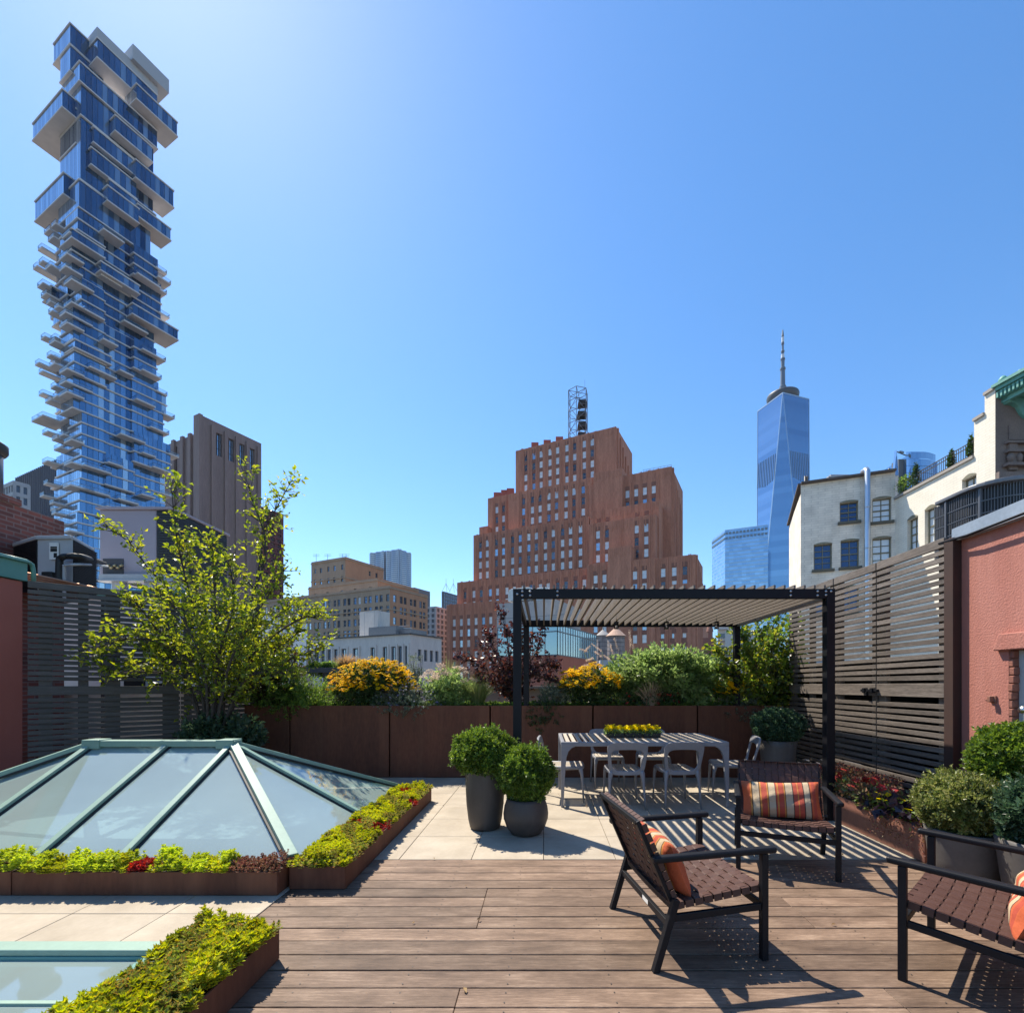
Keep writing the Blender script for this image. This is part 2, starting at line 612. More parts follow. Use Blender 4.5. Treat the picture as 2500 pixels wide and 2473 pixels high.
def pane_mat(name, tint, transp=.5, dirt_sheen=.25, dcol=(.45, .5, .52), ior=1.9):
    m, nt, b = new_mat(name)
    L = nt.links
    nt.nodes.remove(b)
    tr = nd(nt, 'ShaderNodeBsdfTransparent')
    tr.inputs[0].default_value = rgba(tint)
    di = nd(nt, 'ShaderNodeBsdfDiffuse')
    di.inputs[0].default_value = rgba(dcol)
    gl = nd(nt, 'ShaderNodeBsdfGlossy')
    gl.inputs['Roughness'].default_value = .03
    fr = nd(nt, 'ShaderNodeFresnel')
    fr.inputs['IOR'].default_value = ior
    tc = nd(nt, 'ShaderNodeTexCoord')
    no = nd(nt, 'ShaderNodeTexNoise')
    no.inputs['Scale'].default_value = .7
    no.inputs['Detail'].default_value = 7
    mr = nd(nt, 'ShaderNodeMapRange')
    mr.inputs['From Min'].default_value = .3
    mr.inputs['From Max'].default_value = .75
    mr.inputs['To Min'].default_value = dirt_sheen * .85
    mr.inputs['To Max'].default_value = dirt_sheen * 1.15
    L.new(tc.outputs['Object'], no.inputs['Vector'])
    L.new(no.outputs['Fac'], mr.inputs['Value'])
    m1 = nd(nt, 'ShaderNodeMixShader')
    m2 = nd(nt, 'ShaderNodeMixShader')
    L.new(mr.outputs[0], m1.inputs[0])
    L.new(tr.outputs[0], m1.inputs[1])
    L.new(di.outputs[0], m1.inputs[2])
    L.new(fr.outputs[0], m2.inputs[0])
    L.new(m1.outputs[0], m2.inputs[1])
    L.new(gl.outputs[0], m2.inputs[2])
    L.new(m2.outputs[0], nt.nodes['Material Output'].inputs['Surface'])
    return m


M['skyglass'] = pane_mat('skylight_glass', (.62, .76, .78), dirt_sheen=.44, dcol=(.54, .68, .64), ior=2.4)  # diffuse film holds dirt and also the pale sky reflection
# ---------------------------------------------------------------- setting: ground, terrace floor
b = MB().quad((-7000, -3000, -25), (7000, -3000, -25), (7000, 9000, -25), (-7000, 9000, -25))
struct(b.build('ground', pmat('city_ground', (.06, .06, .06), (.10, .10, .095), rough=.9, scale=.02)))
b = MB().box(-7.4, 6.2, -3, 8.9, -1.2, -.035)
struct(b.build('roof', M['dark']))
b = MB()
rr = random.Random(3)
for k in range(27):
    y1 = 3.95 - k * .1397
    y0 = y1 - .1315
    js = [-1.815, 3.94]
    if 4 <= k < 8 or 12 <= k < 15 or k > 21:
        js = [-1.815, -.403, 1.642, 3.94] if k != 4 else [-1.815, -.403, 3.94]
    elif 8 <= k < 12:
        js = [-1.815, 3.3, 3.94]
    for a, c in zip(js, js[1:]):
        z = rr.uniform(-.0015, .0015)
        b.box(a + .0015, c - .0015, y0, y1, -.03, z)
struct(b.build('deck', M['deck'], bevel=.0025, seg=1))
b = MB()
for k in range(20):                                  # countersunk screws over the joists
    y1 = 3.95 - k * .1397
    for j in range(12):
        for dy in (.03, .105):
            x, y = -1.70 + j * .508 + rr.uniform(-.006, .006), y1 - dy + rr.uniform(-.004, .004)
            b.add([(x + .0042 * math.cos(a * 1.047), y + .0042 * math.sin(a * 1.047), .0022) for a in range(6)], [(0, 1, 2, 3, 4, 5)])
struct(b.build('deck_screws', pmat('dull_screw', (.10, .085, .075), rough=.5, metal=.5)))
b = MB()
for i in range(-12, 7):                              # big square pavers beyond the deck
    for j in range(0, 6):
        x0, y0 = i * .608, 3.957 + j * .601
        b.box(x0 + .0025, x0 + .6055, y0 + .0025, y0 + .5985, -.03, rr.uniform(-.001, .001))
for i in range(0, 9):                                # pavers left of the deck
    for j in range(-3, 2):
        x1, y0 = -1.82 - i * .6, 2.41 + j * .606
        b.box(x1 - .5975, x1 - .0025, y0 + .0025, min(y0 + .6035, 3.955), -.03, rr.uniform(-.001, .001))
struct(b.build('paving', M['paver'], bevel=.002, seg=1))
rl = np.random.default_rng(44)
n = 46
p = np.stack([rl.uniform(-1.3, 3.2, n), rl.uniform(1.6, 7.2, n), np.full(n, .012)], 1)
a_ = rl.uniform(0, 6.28, n)
b = MB().leaves(p, np.stack([np.cos(a_), np.sin(a_), rl.uniform(-.1, .25, n)], 1), np.array([[0, 0, 1.]]) + rl.normal(0, .25, (n, 3)), rl.uniform(.018, .042, n), .5, .2)
tag(b.build('fallen_leaves', lmat('dry_leaf', [(.22, .12, .05), (.30, .20, .08), (.16, .10, .06)], trans=.2)), 'small dry fallen leaves scattered over deck and pavers', 'leaves', kind='stuff')


# ---------------------------------------------------------------- planters
def planter(name, label, x0, x1, y0, y1, h, mat, group=None, soil=.03, t=.012, cat='planter'):
    o = thing(name, label, cat, ((x0 + x1) / 2, (y0 + y1) / 2, 0), group=group)
    b = MB()
    b.box(x0, x1, y0, y0 + t, .004, h).box(x0, x1, y1 - t, y1, .004, h)
    b.box(x0, x0 + t, y0 + t, y1 - t, .004, h).box(x1 - t, x1, y0 + t, y1 - t, .004, h)
    b.build('box', mat, o, o.location, bevel=.002, seg=1)
    b = MB().box(x0 + t + .001, x1 - t - .001, y0 + t + .001, y1 - t - .001, .01, h - soil)
    b.build('soil', M['soil'], o, o.location)
    return o


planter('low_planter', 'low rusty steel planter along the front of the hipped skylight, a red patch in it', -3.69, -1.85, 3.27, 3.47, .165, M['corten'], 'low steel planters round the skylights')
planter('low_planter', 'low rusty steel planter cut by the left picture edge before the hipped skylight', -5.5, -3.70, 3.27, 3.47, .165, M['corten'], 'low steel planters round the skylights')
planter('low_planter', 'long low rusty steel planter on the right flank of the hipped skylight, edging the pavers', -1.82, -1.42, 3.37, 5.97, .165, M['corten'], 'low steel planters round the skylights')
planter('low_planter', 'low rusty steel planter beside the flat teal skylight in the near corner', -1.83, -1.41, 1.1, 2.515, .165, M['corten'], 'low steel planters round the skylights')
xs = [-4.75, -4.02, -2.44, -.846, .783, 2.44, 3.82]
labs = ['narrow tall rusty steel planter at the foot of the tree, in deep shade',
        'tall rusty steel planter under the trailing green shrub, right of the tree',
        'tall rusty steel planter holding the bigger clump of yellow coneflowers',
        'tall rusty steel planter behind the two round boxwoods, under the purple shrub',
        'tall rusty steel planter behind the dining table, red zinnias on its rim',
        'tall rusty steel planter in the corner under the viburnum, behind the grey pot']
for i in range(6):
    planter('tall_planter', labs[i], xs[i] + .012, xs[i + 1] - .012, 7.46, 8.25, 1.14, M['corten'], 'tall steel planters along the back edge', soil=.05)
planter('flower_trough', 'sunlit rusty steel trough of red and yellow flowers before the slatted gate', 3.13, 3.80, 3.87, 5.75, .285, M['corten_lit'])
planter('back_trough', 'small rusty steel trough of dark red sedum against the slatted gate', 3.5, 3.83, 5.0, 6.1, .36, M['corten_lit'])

# ---------------------------------------------------------------- big hipped skylight
o = thing('hip_skylight', 'hipped glass skylight with pale green bars rising from the pavers', 'skylight', (-3.8, 4.74, 0))
x0, x1, y0, y1, zb = -5.8, -1.86, 3.49, 5.99, .15
A, B, ym, zr = -4.53, -3.13, 4.74, .875
b = MB()
b.box(x0, x1, y0, y0 + .07, .004, zb).box(x0, x1, y1 - .07, y1, .004, zb)
b.box(x0, x0 + .07, y0 + .07, y1 - .07, .004, zb).box(x1 - .07, x1, y0 + .07, y1 - .07, .004, zb)
b.build('curb', M['green_frame'], o, o.location, bevel=.004)
b = MB().box(x0 + .075, x1 - .075, y0 + .075, y1 - .075, .005, .03)
b.build('blind', pmat('pale_blind', (.42, .47, .50), (.50, .55, .57), rough=.8, scale=1.1), o, o.location)
zc = zb + .012
mid = (A + B) / 2 + .06


def pane(pts, nm='glass_pane'):
    b = MB()
    c = sum((Vector(p) for p in pts), Vector()) / len(pts)
    n = (Vector(pts[1]) - Vector(pts[0])).cross(Vector(pts[2]) - Vector(pts[0])).normalized() * .004
    b.add([Vector(p) for p in pts], [tuple(range(len(pts)))])
    b.build(nm, M['skyglass'], o, o.location)


fs = lambda x: (x, y0, zc)
bs = lambda x: (x, y1, zc)
tp = lambda x: (x, ym, zr - .02)
pane([fs(A), fs(mid), tp(mid), tp(A)])
pane([fs(mid), fs(B), tp(B), tp(mid)])
pane([fs(x0), fs(A), tp(A)])
pane([fs(B), fs(x1), tp(B)])
pane([(x1, y0, zc), (x1, ym, zc), tp(B)])
pane([(x1, ym, zc), (x1, y1, zc), tp(B)])
pane([bs(x1), bs(B), tp(B)])
pane([bs(B), bs(mid), tp(mid), tp(B)])
pane([bs(mid), bs(A), tp(A), tp(mid)])
pane([bs(A), bs(x0), tp(A)])
pane([(x0, y1, zc), (x0, y0, zc), tp(A)])


def rib(p, q, w=.052, h=.045, lift=.02, cap=True):
    b = MB()
    p, q = Vector(p), Vector(q)
    up = Vector((0, 0, lift))
    b.bar(p + up, q + up, w, h)
    b.bar(p + up * .2, q + up * .2, w + .035, .018, 1)
    b.build('glazing_bar', [M['green_frame'], M['rubber']], o, o.location, bevel=.004)


for p, q in ((fs(A), tp(A)), (fs(mid), tp(mid)), (fs(B), tp(B)), (bs(A), tp(A)), (bs(mid), tp(mid)), (bs(B), tp(B)), ((x1, ym, zc), tp(B)), ((x0, ym, zc), tp(A))):
    rib(p, q)
for p, q in ((fs(x0), tp(A)), (fs(x1), tp(B)), (bs(x0), tp(A)), (bs(x1), tp(B))):
    rib(p, q, .075, .055, .026)
b = MB().bar((A - .06, ym, zr + .005), (B + .06, ym, zr + .005), .115, .06)
b.bar((A - .05, ym, zr + .0), (A + .12, ym, zr + .0), .15, .09)
b.bar((B - .12, ym, zr + .0), (B + .05, ym, zr + .0), .15, .09)
b.build('ridge_bar', M['green_frame'], o, o.location, bevel=.006)

# ---------------------------------------------------------------- low teal skylight, near left corner
o = thing('flat_skylight', 'low skylight with a teal frame in the near left corner, sedum beside it', 'skylight', (-3, 1.75, 0))
b = MB().box(-4.6, -1.86, 2.29, 2.39, .004, .14).box(-4.6, -1.86, 1.0, 1.08, .004, .14).box(-1.95, -1.86, 1.08, 2.29, .004, .14).box(-4.6, -4.5, 1.08, 2.29, .004, .14)
b.build('curb', M['teal_frame'], o, o.location, bevel=.005)
b = MB().bar((-4.6, 2.34, .155), (-1.86, 2.34, .155), .085, .03)
b.build('top_bar', M['green_frame'], o, o.location, bevel=.005)
b = MB().box(-4.48, -1.97, 1.1, 2.27, .006, .03)
b.build('blind', pmat('teal_blind', (.35, .50, .52), (.42, .55, .56), rough=.8, scale=1.1), o, o.location)
for ya, yb, za, zb2 in ((2.02, 2.29, .10, .125), (1.08, 2.0, .07, .10)):
    b = MB().quad((-4.5, ya, za), (-1.95, ya, za), (-1.95, yb, zb2), (-4.5, yb, zb2))
    b.build('glass_pane', M['skyglass'], o, o.location)
b = MB().bar((-4.5, 2.01, .105), (-1.95, 2.01, .105), .02, .012)
b.build('glazing_bar', M['green_frame'], o, o.location)

# ---------------------------------------------------------------- slatted fences


def slat_fence(o, p, q, top, rail, zs, h, pitch, mat, posts, side=1, back=()):
    """horizontal slats from p to q (xy); posts at the given fractions on the far side"""
    p, q = Vector((*p, 0)), Vector((*q, 0))
    d = (q - p)
    Ln = d.length
    d.normalize()
    n = Vector((-d.y, d.x, 0)) * side                # points behind
    rr = random.Random(int(Ln * 1000))

    def plank(s0, s1, z0, z1, t0=0., t1=.022, bb=None, sag=0.):
        vs = []
        for z in (z0, z1):
            for s, t in ((s0, t0), (s1, t0), (s1, t1), (s0, t1)):
                w = p + d * s + n * t
                vs.append((w.x, w.y, z + (sag if s == s1 else 0)))
        bb.add(vs, [(0, 3, 2, 1), (4, 5, 6, 7), (0, 1, 5, 4), (1, 2, 6, 5), (2, 3, 7, 6), (3, 0, 4, 7)])
    b = MB()
    plank(0, Ln, top[0], top[1], -.004, .026, b)
    b.build('top_board', mat, o, o.location, bevel=.002, seg=1)
    b = MB()
    z = top[0] - .024 - h
    while z > zs:
        if not (z + h > rail[0] - .004 and z < rail[1] + .004):
            plank(0, Ln, z + rr.uniform(-.002, .002), z + h + rr.uniform(-.002, .002), 0, .02, b, rr.uniform(-.003, .003))
        z -= pitch
    b.build('slat_panel', mat, o, o.location, bevel=.0015, seg=1)
    b = MB()
    plank(0, Ln, rail[0], rail[1], -.004, .026, b)
    b.build('mid_rail', mat, o, o.location, bevel=.002, seg=1)
    for f, wd in posts:
        b = MB()
        s = f * Ln
        plank(max(0, s - wd / 2), min(Ln, s + wd / 2), .004, top[1] - .02, .027, .075, b)
        b.build('post', mat, o, o.location)
    return o


FX = 3.88
o = thing('slatted_fence', 'weathered slat fence panel in the far corner behind the viburnum', 'fence', (FX, 6.9, 0), group='slat screens')
slat_fence(o, (FX, 6.31), (FX, 7.44), (2.80, 2.89), (1.34, 1.48), .05, .047, .0715, M['greywood'], ((.06, .09), (.5, .09), (.94, .09)), -1)
o = thing('slatted_gate', 'weathered slat gate with a black latch bolt on its rail', 'gate', (FX, 5.9, 0), group='slat screens')
slat_fence(o, (FX, 5.50), (FX, 6.29), (2.80, 2.89), (1.34, 1.48), .05, .047, .0715, M['greywood'], ((.07, .09), (.93, .09)), -1)
b = MB().box(FX - .035, FX - .004, 5.44, 5.72, 1.385, 1.415).box(FX - .05, FX - .004, 5.50, 5.54, 1.37, 1.43).box(FX - .05, FX - .004, 5.63, 5.67, 1.37, 1.43)
b.box(FX - .045, FX - .02, 5.60, 5.62, 1.34, 1.385)
b.build('latch', M['black'], o, o.location, bevel=.004)
o = thing('slatted_fence', 'tall weathered slat fence panel next to the rusty end post and red wall', 'fence', (FX, 5, 0), group='slat screens')
slat_fence(o, (FX, 4.56), (FX, 5.485), (2.80, 2.89), (1.34, 1.48), .05, .047, .0715, M['greywood'], ((.05, .1), (.94, .12)), -1)
b = MB().box(FX - .01, FX + .11, 4.452, 4.555, .004, 2.86)
tag(b.build('end_post', pmat('dark_rust', (.05, .021, .015), (.035, .017, .013), rough=.8), bevel=.004), 'dark rusty steel post between slat fence and red wall', 'post')
# left fence runs away diagonally from the left wall
LA, LD = Vector((-6.9, 6.30)), Vector((1.1, 1)).normalized()
o = thing('slatted_fence', 'shaded grey slat fence running from the left red wall towards the tree', 'fence', (-6.3, 6.8, 0), group='slat screens')
q = LA + LD * 1.62
slat_fence(o, LA, q, (2.77, 2.86), (1.33, 1.45), .05, .054, .073, M['leftwood'], ((.10, .13), (.33, .1), (.52, .16), (.93, .2)), 1)
o = thing('slatted_fence', 'shaded grey slat fence panel hidden behind the tree trunks', 'fence', (-5.3, 7.7, 0), group='slat screens')
slat_fence(o, LA + LD * 1.63, LA + LD * 2.75, (2.77, 2.86), (1.33, 1.45), .05, .054, .073, M['leftwood'], ((.08, .1), (.45, .16), (.9, .12)), 1)

# ---------------------------------------------------------------- red stucco walls
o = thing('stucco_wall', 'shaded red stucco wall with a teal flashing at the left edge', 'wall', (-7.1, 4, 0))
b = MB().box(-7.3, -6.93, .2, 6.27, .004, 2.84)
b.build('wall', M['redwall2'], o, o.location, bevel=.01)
b = MB().box(-7.36, -6.90, .2, 6.30, 2.85, 3.09).box(-7.36, -6.86, .2, 6.32, 3.09, 3.115)
b.build('flashing', M['teal_frame'], o, o.location, bevel=.004)
b = MB().tube([(-6.95, 6.0, 3.13), (-6.95, 6.33, 3.13), (-6.95, 6.40, 3.10), (-6.95, 6.42, 3.0), (-6.95, 6.42, 2.86)], .025)
b.build('pipe', M['teal_frame'], o, o.location)

o = thing('bulkhead_wall', 'sunlit salmon red stucco wall with a door niche and zinc coping', 'wall', (4.2, 2.8, 0))
b = MB().wall((3.95, 1.0), (0, 1), (-1, 0), 3.45, .004, 2.83, [(2.1, 3.0, .004, 1.76)], .14)
b.quad((3.95, 4.45, .004), (3.95, 4.45, 2.83), (6.1, 4.45, 2.83), (6.1, 4.45, .004))
b.build('wall', M['redwall'], o, o.location)
b = MB()
rr = random.Random(5)
z = .01
while z < 1.75:                                      # bare brick on the jamb
    b.box(3.955 - rr.uniform(0, .012), 4.02, 3.962 + rr.uniform(-.008, .008), 4.005, z, z + .062)
    z += .07
b.build('brick_jamb', pmat('bare_brick', (.30, .12, .08), (.22, .09, .07), rough=.95, scale=12, bump=.5), o, o.location, bevel=.005, seg=1)
b = MB()
b.prism([(3.95, 2.95, 1.76), (3.95, 4.10, 1.76), (3.95, 4.05, 1.90), (3.95, 2.95, 1.90)], (0, 0, 0), (-.045, 0, 0))
b.build('lintel', M['redwall'], o, o.location, bevel=.008)
b = MB().box(4.0, 4.05, 3.05, 3.965, .01, 1.755)
d = b.build('door', pmat('grey_door', (.38, .40, .41), (.42, .44, .45), rough=.4), o, o.location, bevel=.004)
b = MB().lathe([(.0, 0), (.012, 0), (.012, .04), (.03, .05), (.034, .07), (.025, .09), (0, .095)], n=16)
k = b.build('handle', M['steel'], d)
k.rotation_euler = (0, R(-90), 0)
k.location = Vector((4.0, 3.86, 1.26)) - Vector(o.location)
b = MB().bar((3.949, 4.13, 1.34), (3.90, 4.13, 1.34), .03, .05).bar((3.949, 4.12, 1.32), (3.90, 4.16, 1.33), .012, .012).box(3.935, 3.949, 4.10, 4.16, 1.31, 1.37)
b.build('bracket', M['corten_lit'], o, o.location, bevel=.004)
b = MB()
b.prism([(3.90, 1.0, 2.86), (3.90, 4.50, 2.83), (3.90, 4.50, 2.95), (3.90, 1.0, 3.07)], (0, 0, 0), (.05, 0, 0))
b.quad((3.95, 1.0, 3.07), (3.95, 4.5, 2.95), (6.1, 4.5, 3.15), (6.1, 1.0, 3.25))
b.quad((3.90, 4.5, 2.83), (6.1, 4.5, 2.83), (6.1, 4.5, 3.15), (3.9, 4.5, 2.95))
b.build('coping', M['zinc'], o, o.location)
b = MB().tube([(3.88, 4.62, 2.85), (3.87, 4.3, 2.83), (3.86, 2.5, 2.88), (3.86, 1.0, 2.92)], .012)
b.build('cable', M['black'], o, o.location)

# roof-top condenser behind the coping, with a rounded corner
o = thing('condenser_unit', 'dark louvred condenser cabinet with a rounded corner above the red wall', 'condenser', (5.3, 5.3, 0))
path = [(4.62, 5.56)] + [(4.62, 5.22)]
for i in range(9):
    a = math.pi + i * math.pi / 16
    path.append((4.99 + .37 * math.cos(a), 5.2 + .37 * math.sin(a)))
path += [(6.6, 4.83)]
b = MB()
for (xa, ya), (xb, yb) in zip(path, path[1:]):
    b.quad((xa + .04, ya + .04, 2.9), (xb + .04, yb + .04, 2.9), (xb + .04, yb + .04, 3.57), (xa + .04, ya + .04, 3.57))
b.build('coil', pmat('dark_coil', (.012, .013, .016), rough=.5), o, o.location)
pts = []
for (xa, ya), (xb, yb) in zip(path, path[1:]):
    n = max(1, int(math.hypot(xb - xa, yb - ya) / .022))
    pts += [(xa + (xb - xa) * i / n, ya + (yb - ya) * i / n) for i in range(n)]
b = MB()
for i, (x, y) in enumerate(pts):
    b.box(x - .003, x + .003, y - .003, y + .003, 2.92, 3.56)
for z in (3.03, 3.16, 3.29, 3.42):
    for (xa, ya), (xb, yb) in zip(path, path[1:]):
        b.bar((xa - .004, ya - .004, z), (xb - .004, yb - .004, z), .008, .008)
for x, y in ((4.615, 5.4), (4.66, 5.03)):
    b.box(x - .012, x + .012, y - .012, y + .012, 2.92, 3.56)
b.build('wire_guard', pmat('guard_grey', (.14, .145, .16), rough=.4, metal=.4), o, o.location)
b = MB()
lid = [(x - .03, y - .03, 3.565) for x, y in path] + [(6.6, 5.56, 3.565)]
b.prism(lid, (0, 0, 0), (0, 0, .045))
b.build('lid', pmat('lid_grey', (.16, .165, .18), rough=.45, metal=.3), o, o.location, bevel=.01)

# ---------------------------------------------------------------- parapet beyond the planters
b = MB().box(6.2, 22, 3, 29, -1, -.3)
struct(b.build('neighbour_roof', pmat('tar_roof', (.05, .045, .045), (.08, .07, .068), rough=.9, scale=1)))
o = thing('shade_shelter', 'added dark shelter that shades the gaps of the slat gate on the right', 'shelter', (5.1, 6.2, 0))  # added shelter: blocks sun and sky so the slat gaps read dark
shelter_dark = pmat('shade_shelter_dark', (.016, .013, .012), (.011, .010, .010), rough=.9, scale=3)
MB().box(4.05, 6.1, 4.6, 9.6, 1.70, 1.78).build('roof', shelter_dark, o, o.location)
MB().box(6.0, 6.1, 4.6, 9.6, -.03, 1.698).build('back_wall', shelter_dark, o, o.location)
MB().box(4.05, 5.99, 9.5, 9.6, -.03, 1.698).build('end_wall', shelter_dark, o, o.location)
b = MB().box(-9.5, 4.5, 8.65, 8.95, -1, 1.40).box(-9.55, 4.55, 8.60, 9.0, 1.40, 1.445)
tag(b.build('parapet', pmat('pale_coping', (.42, .39, .36), (.50, .47, .43), rough=.85, scale=2)), 'pale stone parapet just behind the tall rusty planters', 'parapet')
# ---------------------------------------------------------------- pergola
PX0, PX1, PY0, PY1, PZ = -.33, 3.15, 5.085, 7.60, 2.505
o = thing('pergola', 'black steel pergola with wooden roof blades over the dining table', 'pergola', ((PX0 + PX1) / 2, (PY0 + PY1) / 2, 0))
for x, y, z0 in ((PX0, PY0, .002), (PX1 - .09, PY0, .002), (PX0 + .01, PY1 - .09, 1.0), (PX1 - .1, PY1 - .09, 1.0)):
    b = MB().box(x, x + .09, y, y + .09, z0, PZ)
    b.build('post', M['black'], o, o.location, bevel=.004)
zb0, zb1 = PZ - .105, PZ - .002
b = MB().box(PX0 + .09, PX1 - .09, PY0 + .004, PY0 + .06, zb0, zb1)
b.build('beam', M['black'], o, o.location, bevel=.003)
b = MB().box(PX0 + .09, PX1 - .09, PY1 - .06, PY1 - .004, zb0, zb1)
b.build('beam', M['black'], o, o.location, bevel=.003)
b = MB().box(PX0 + .01, PX0 + .06, PY0 + .09, PY1 - .09, zb0, zb1)
b.build('beam', M['black'], o, o.location, bevel=.003)
b = MB().box(PX1 - .06, PX1 - .01, PY0 + .09, PY1 - .09, zb0, zb1)
b.build('beam', pmat('sunlit_side_beam', (.30, .30, .31), (.34, .34, .35), rough=.45), o, o.location, bevel=.003)  # black beam too, but sun on its left face is put into the colour
n = 31
mesh0 = None
for i in range(n):
    x = PX0 + .12 + i * (PX1 - PX0 - .24) / (n - 1)
    if mesh0 is None:
        b = MB().box(-.011, .011, PY0 + .062, PY1 - .062, PZ - .088, PZ + .035).box(-.0109, .0109, PY0 - .012, PY0 + .062, PZ - .001, PZ + .035).box(-.0109, .0109, PY1 - .062, PY1 + .012, PZ - .001, PZ + .035)
        s = b.build('slat', M['pergwood'], o, (0, o.location.y, 0))
        mesh0 = s
    else:
        s = mesh0.copy()
        COL.objects.link(s)
        s.parent = o
    s.location = (x - o.location.x, 0, 0)
def bolts(pts):
    b = MB()
    for x, z in pts:
        b.lathe([(0, .012), (.009, .010), (.013, .005), (.014, 0)], n=12)
        for i in range(len(b.v) - 48, len(b.v)):
            q = b.v[i]
            b.v[i] = (x + q[0], PY0 - q[2] + .003, z + q[1])
    b.build('bolt', M['steel'], o, o.location)


zt = PZ - .03
bolts([(PX0 + .045, zt - .03), (PX0 + .10, zt), (PX0 + .10, zt - .045), (PX0 + .185, zt), (PX0 + .185, zt - .045), (PX0 + .48, zt), (PX0 + .48, zt - .045)])
bolts([(PX1 - .045, zt), (PX1 - .10, zt - .04), (PX1 - .10, zt), (PX1 - .19, zt), (PX1 - .19, zt - .045), (PX1 - .48, zt), (PX1 - .48, zt - .045)])
# three little lanterns on hooks
lan = None
for i, (x, lb) in enumerate(((1.02, 'small dark lantern hanging under the pergola blades, leftmost of the three'),
                             (1.72, 'small dark lantern hanging under the pergola blades, between two others'),
                             (2.42, 'small dark lantern hanging under the pergola blades, rightmost of the three'))):
    if lan is None:
        lan = thing('lantern', lb, 'lantern', (x, 6.6, 2.25), group='lanterns under the pergola')
        b = MB().box(-.028, .028, -.028, .028, 0, .012).box(-.03, .03, -.03, .03, .085, .10)
        for sx in (-1, 1):
            for sy in (-1, 1):
                b.box(sx * .024 - .004, sx * .024 + .004, sy * .024 - .004, sy * .024 + .004, .012, .085)
        b.tube([(0, 0, .10), (0, 0, .125), (.012, 0, .135), (0, 0, .145)], .004, 6)
        b.build('cage', M['black'], lan)
        MB().tube([(0, 0, .145), (.006, 0, .17), (0, 0, .19)], .002, 5).build('hook', M['steel'], lan)
        MB().tube([(0, 0, .014), (0, 0, .05)], .012, 8).build('candle', M['white'], lan)
    else:
        dup(lan, (x, 6.6, 2.25), label=lb)

# ---------------------------------------------------------------- dining table
TX0, TX1, TY0, TY1, TZ = .21, 2.22, 5.63, 6.68, .785
o = thing('dining_table', 'long dining table with silvered wood slat top on grey flared metal legs', 'table', ((TX0 + TX1) / 2, (TY0 + TY1) / 2, 0))
c = o.location
b = MB().box(TX0, TX1, TY0, TY0 + .045, TZ - .055, TZ).box(TX0, TX1, TY1 - .045, TY1, TZ - .055, TZ)
b.box(TX0, TX0 + .045, TY0 + .045, TY1 - .045, TZ - .055, TZ).box(TX1 - .045, TX1, TY0 + .045, TY1 - .045, TZ - .055, TZ)
b.build('apron', M['alu'], o, c, bevel=.008)
b = MB()
n = 26
for i in range(n):
    x = TX0 + .05 + (TX1 - TX0 - .1) * i / n
    b.box(x + .013, x + (TX1 - TX0 - .1) / n - .013, TY0 + .046, TY1 - .046, TZ - .018, TZ - .002)
b.build('tabletop', M['teak'], o, c, bevel=.003, seg=1)
prof = [(0, 0), (.03, 0), (.043, .30), (.054, .48), (.066, .60), (.09, .67), (.125, .708), (.165, .725), (.165, .732), (0, .732)]
for sx, x in ((1, TX0), (-1, TX1)):
    for y in (TY0, TY1 - .05):
        b = MB().prism([(x + sx * a, y + .002, z + .002) for a, z in prof], (0, 0, 0), (0, .046, 0))
        b.build('leg', M['alu'], o, c, bevel=.012)

# ---------------------------------------------------------------- dining chairs


def super_ring(w0, w1, z0, z1, n=40, e=3.2, lean=None):
    pts = []
    for i in range(n):
        a = 2 * math.pi * i / n
        cx, sx = math.cos(a), math.sin(a)
        x = abs(cx) ** (2 / e) * (1 if cx > 0 else -1)
        z = abs(sx) ** (2 / e) * (1 if sx > 0 else -1)
        t = (z + 1) / 2
        w = w0 + (w1 - w0) * t
        pts.append((x * w, z0 + (z1 - z0) * t))
    return pts


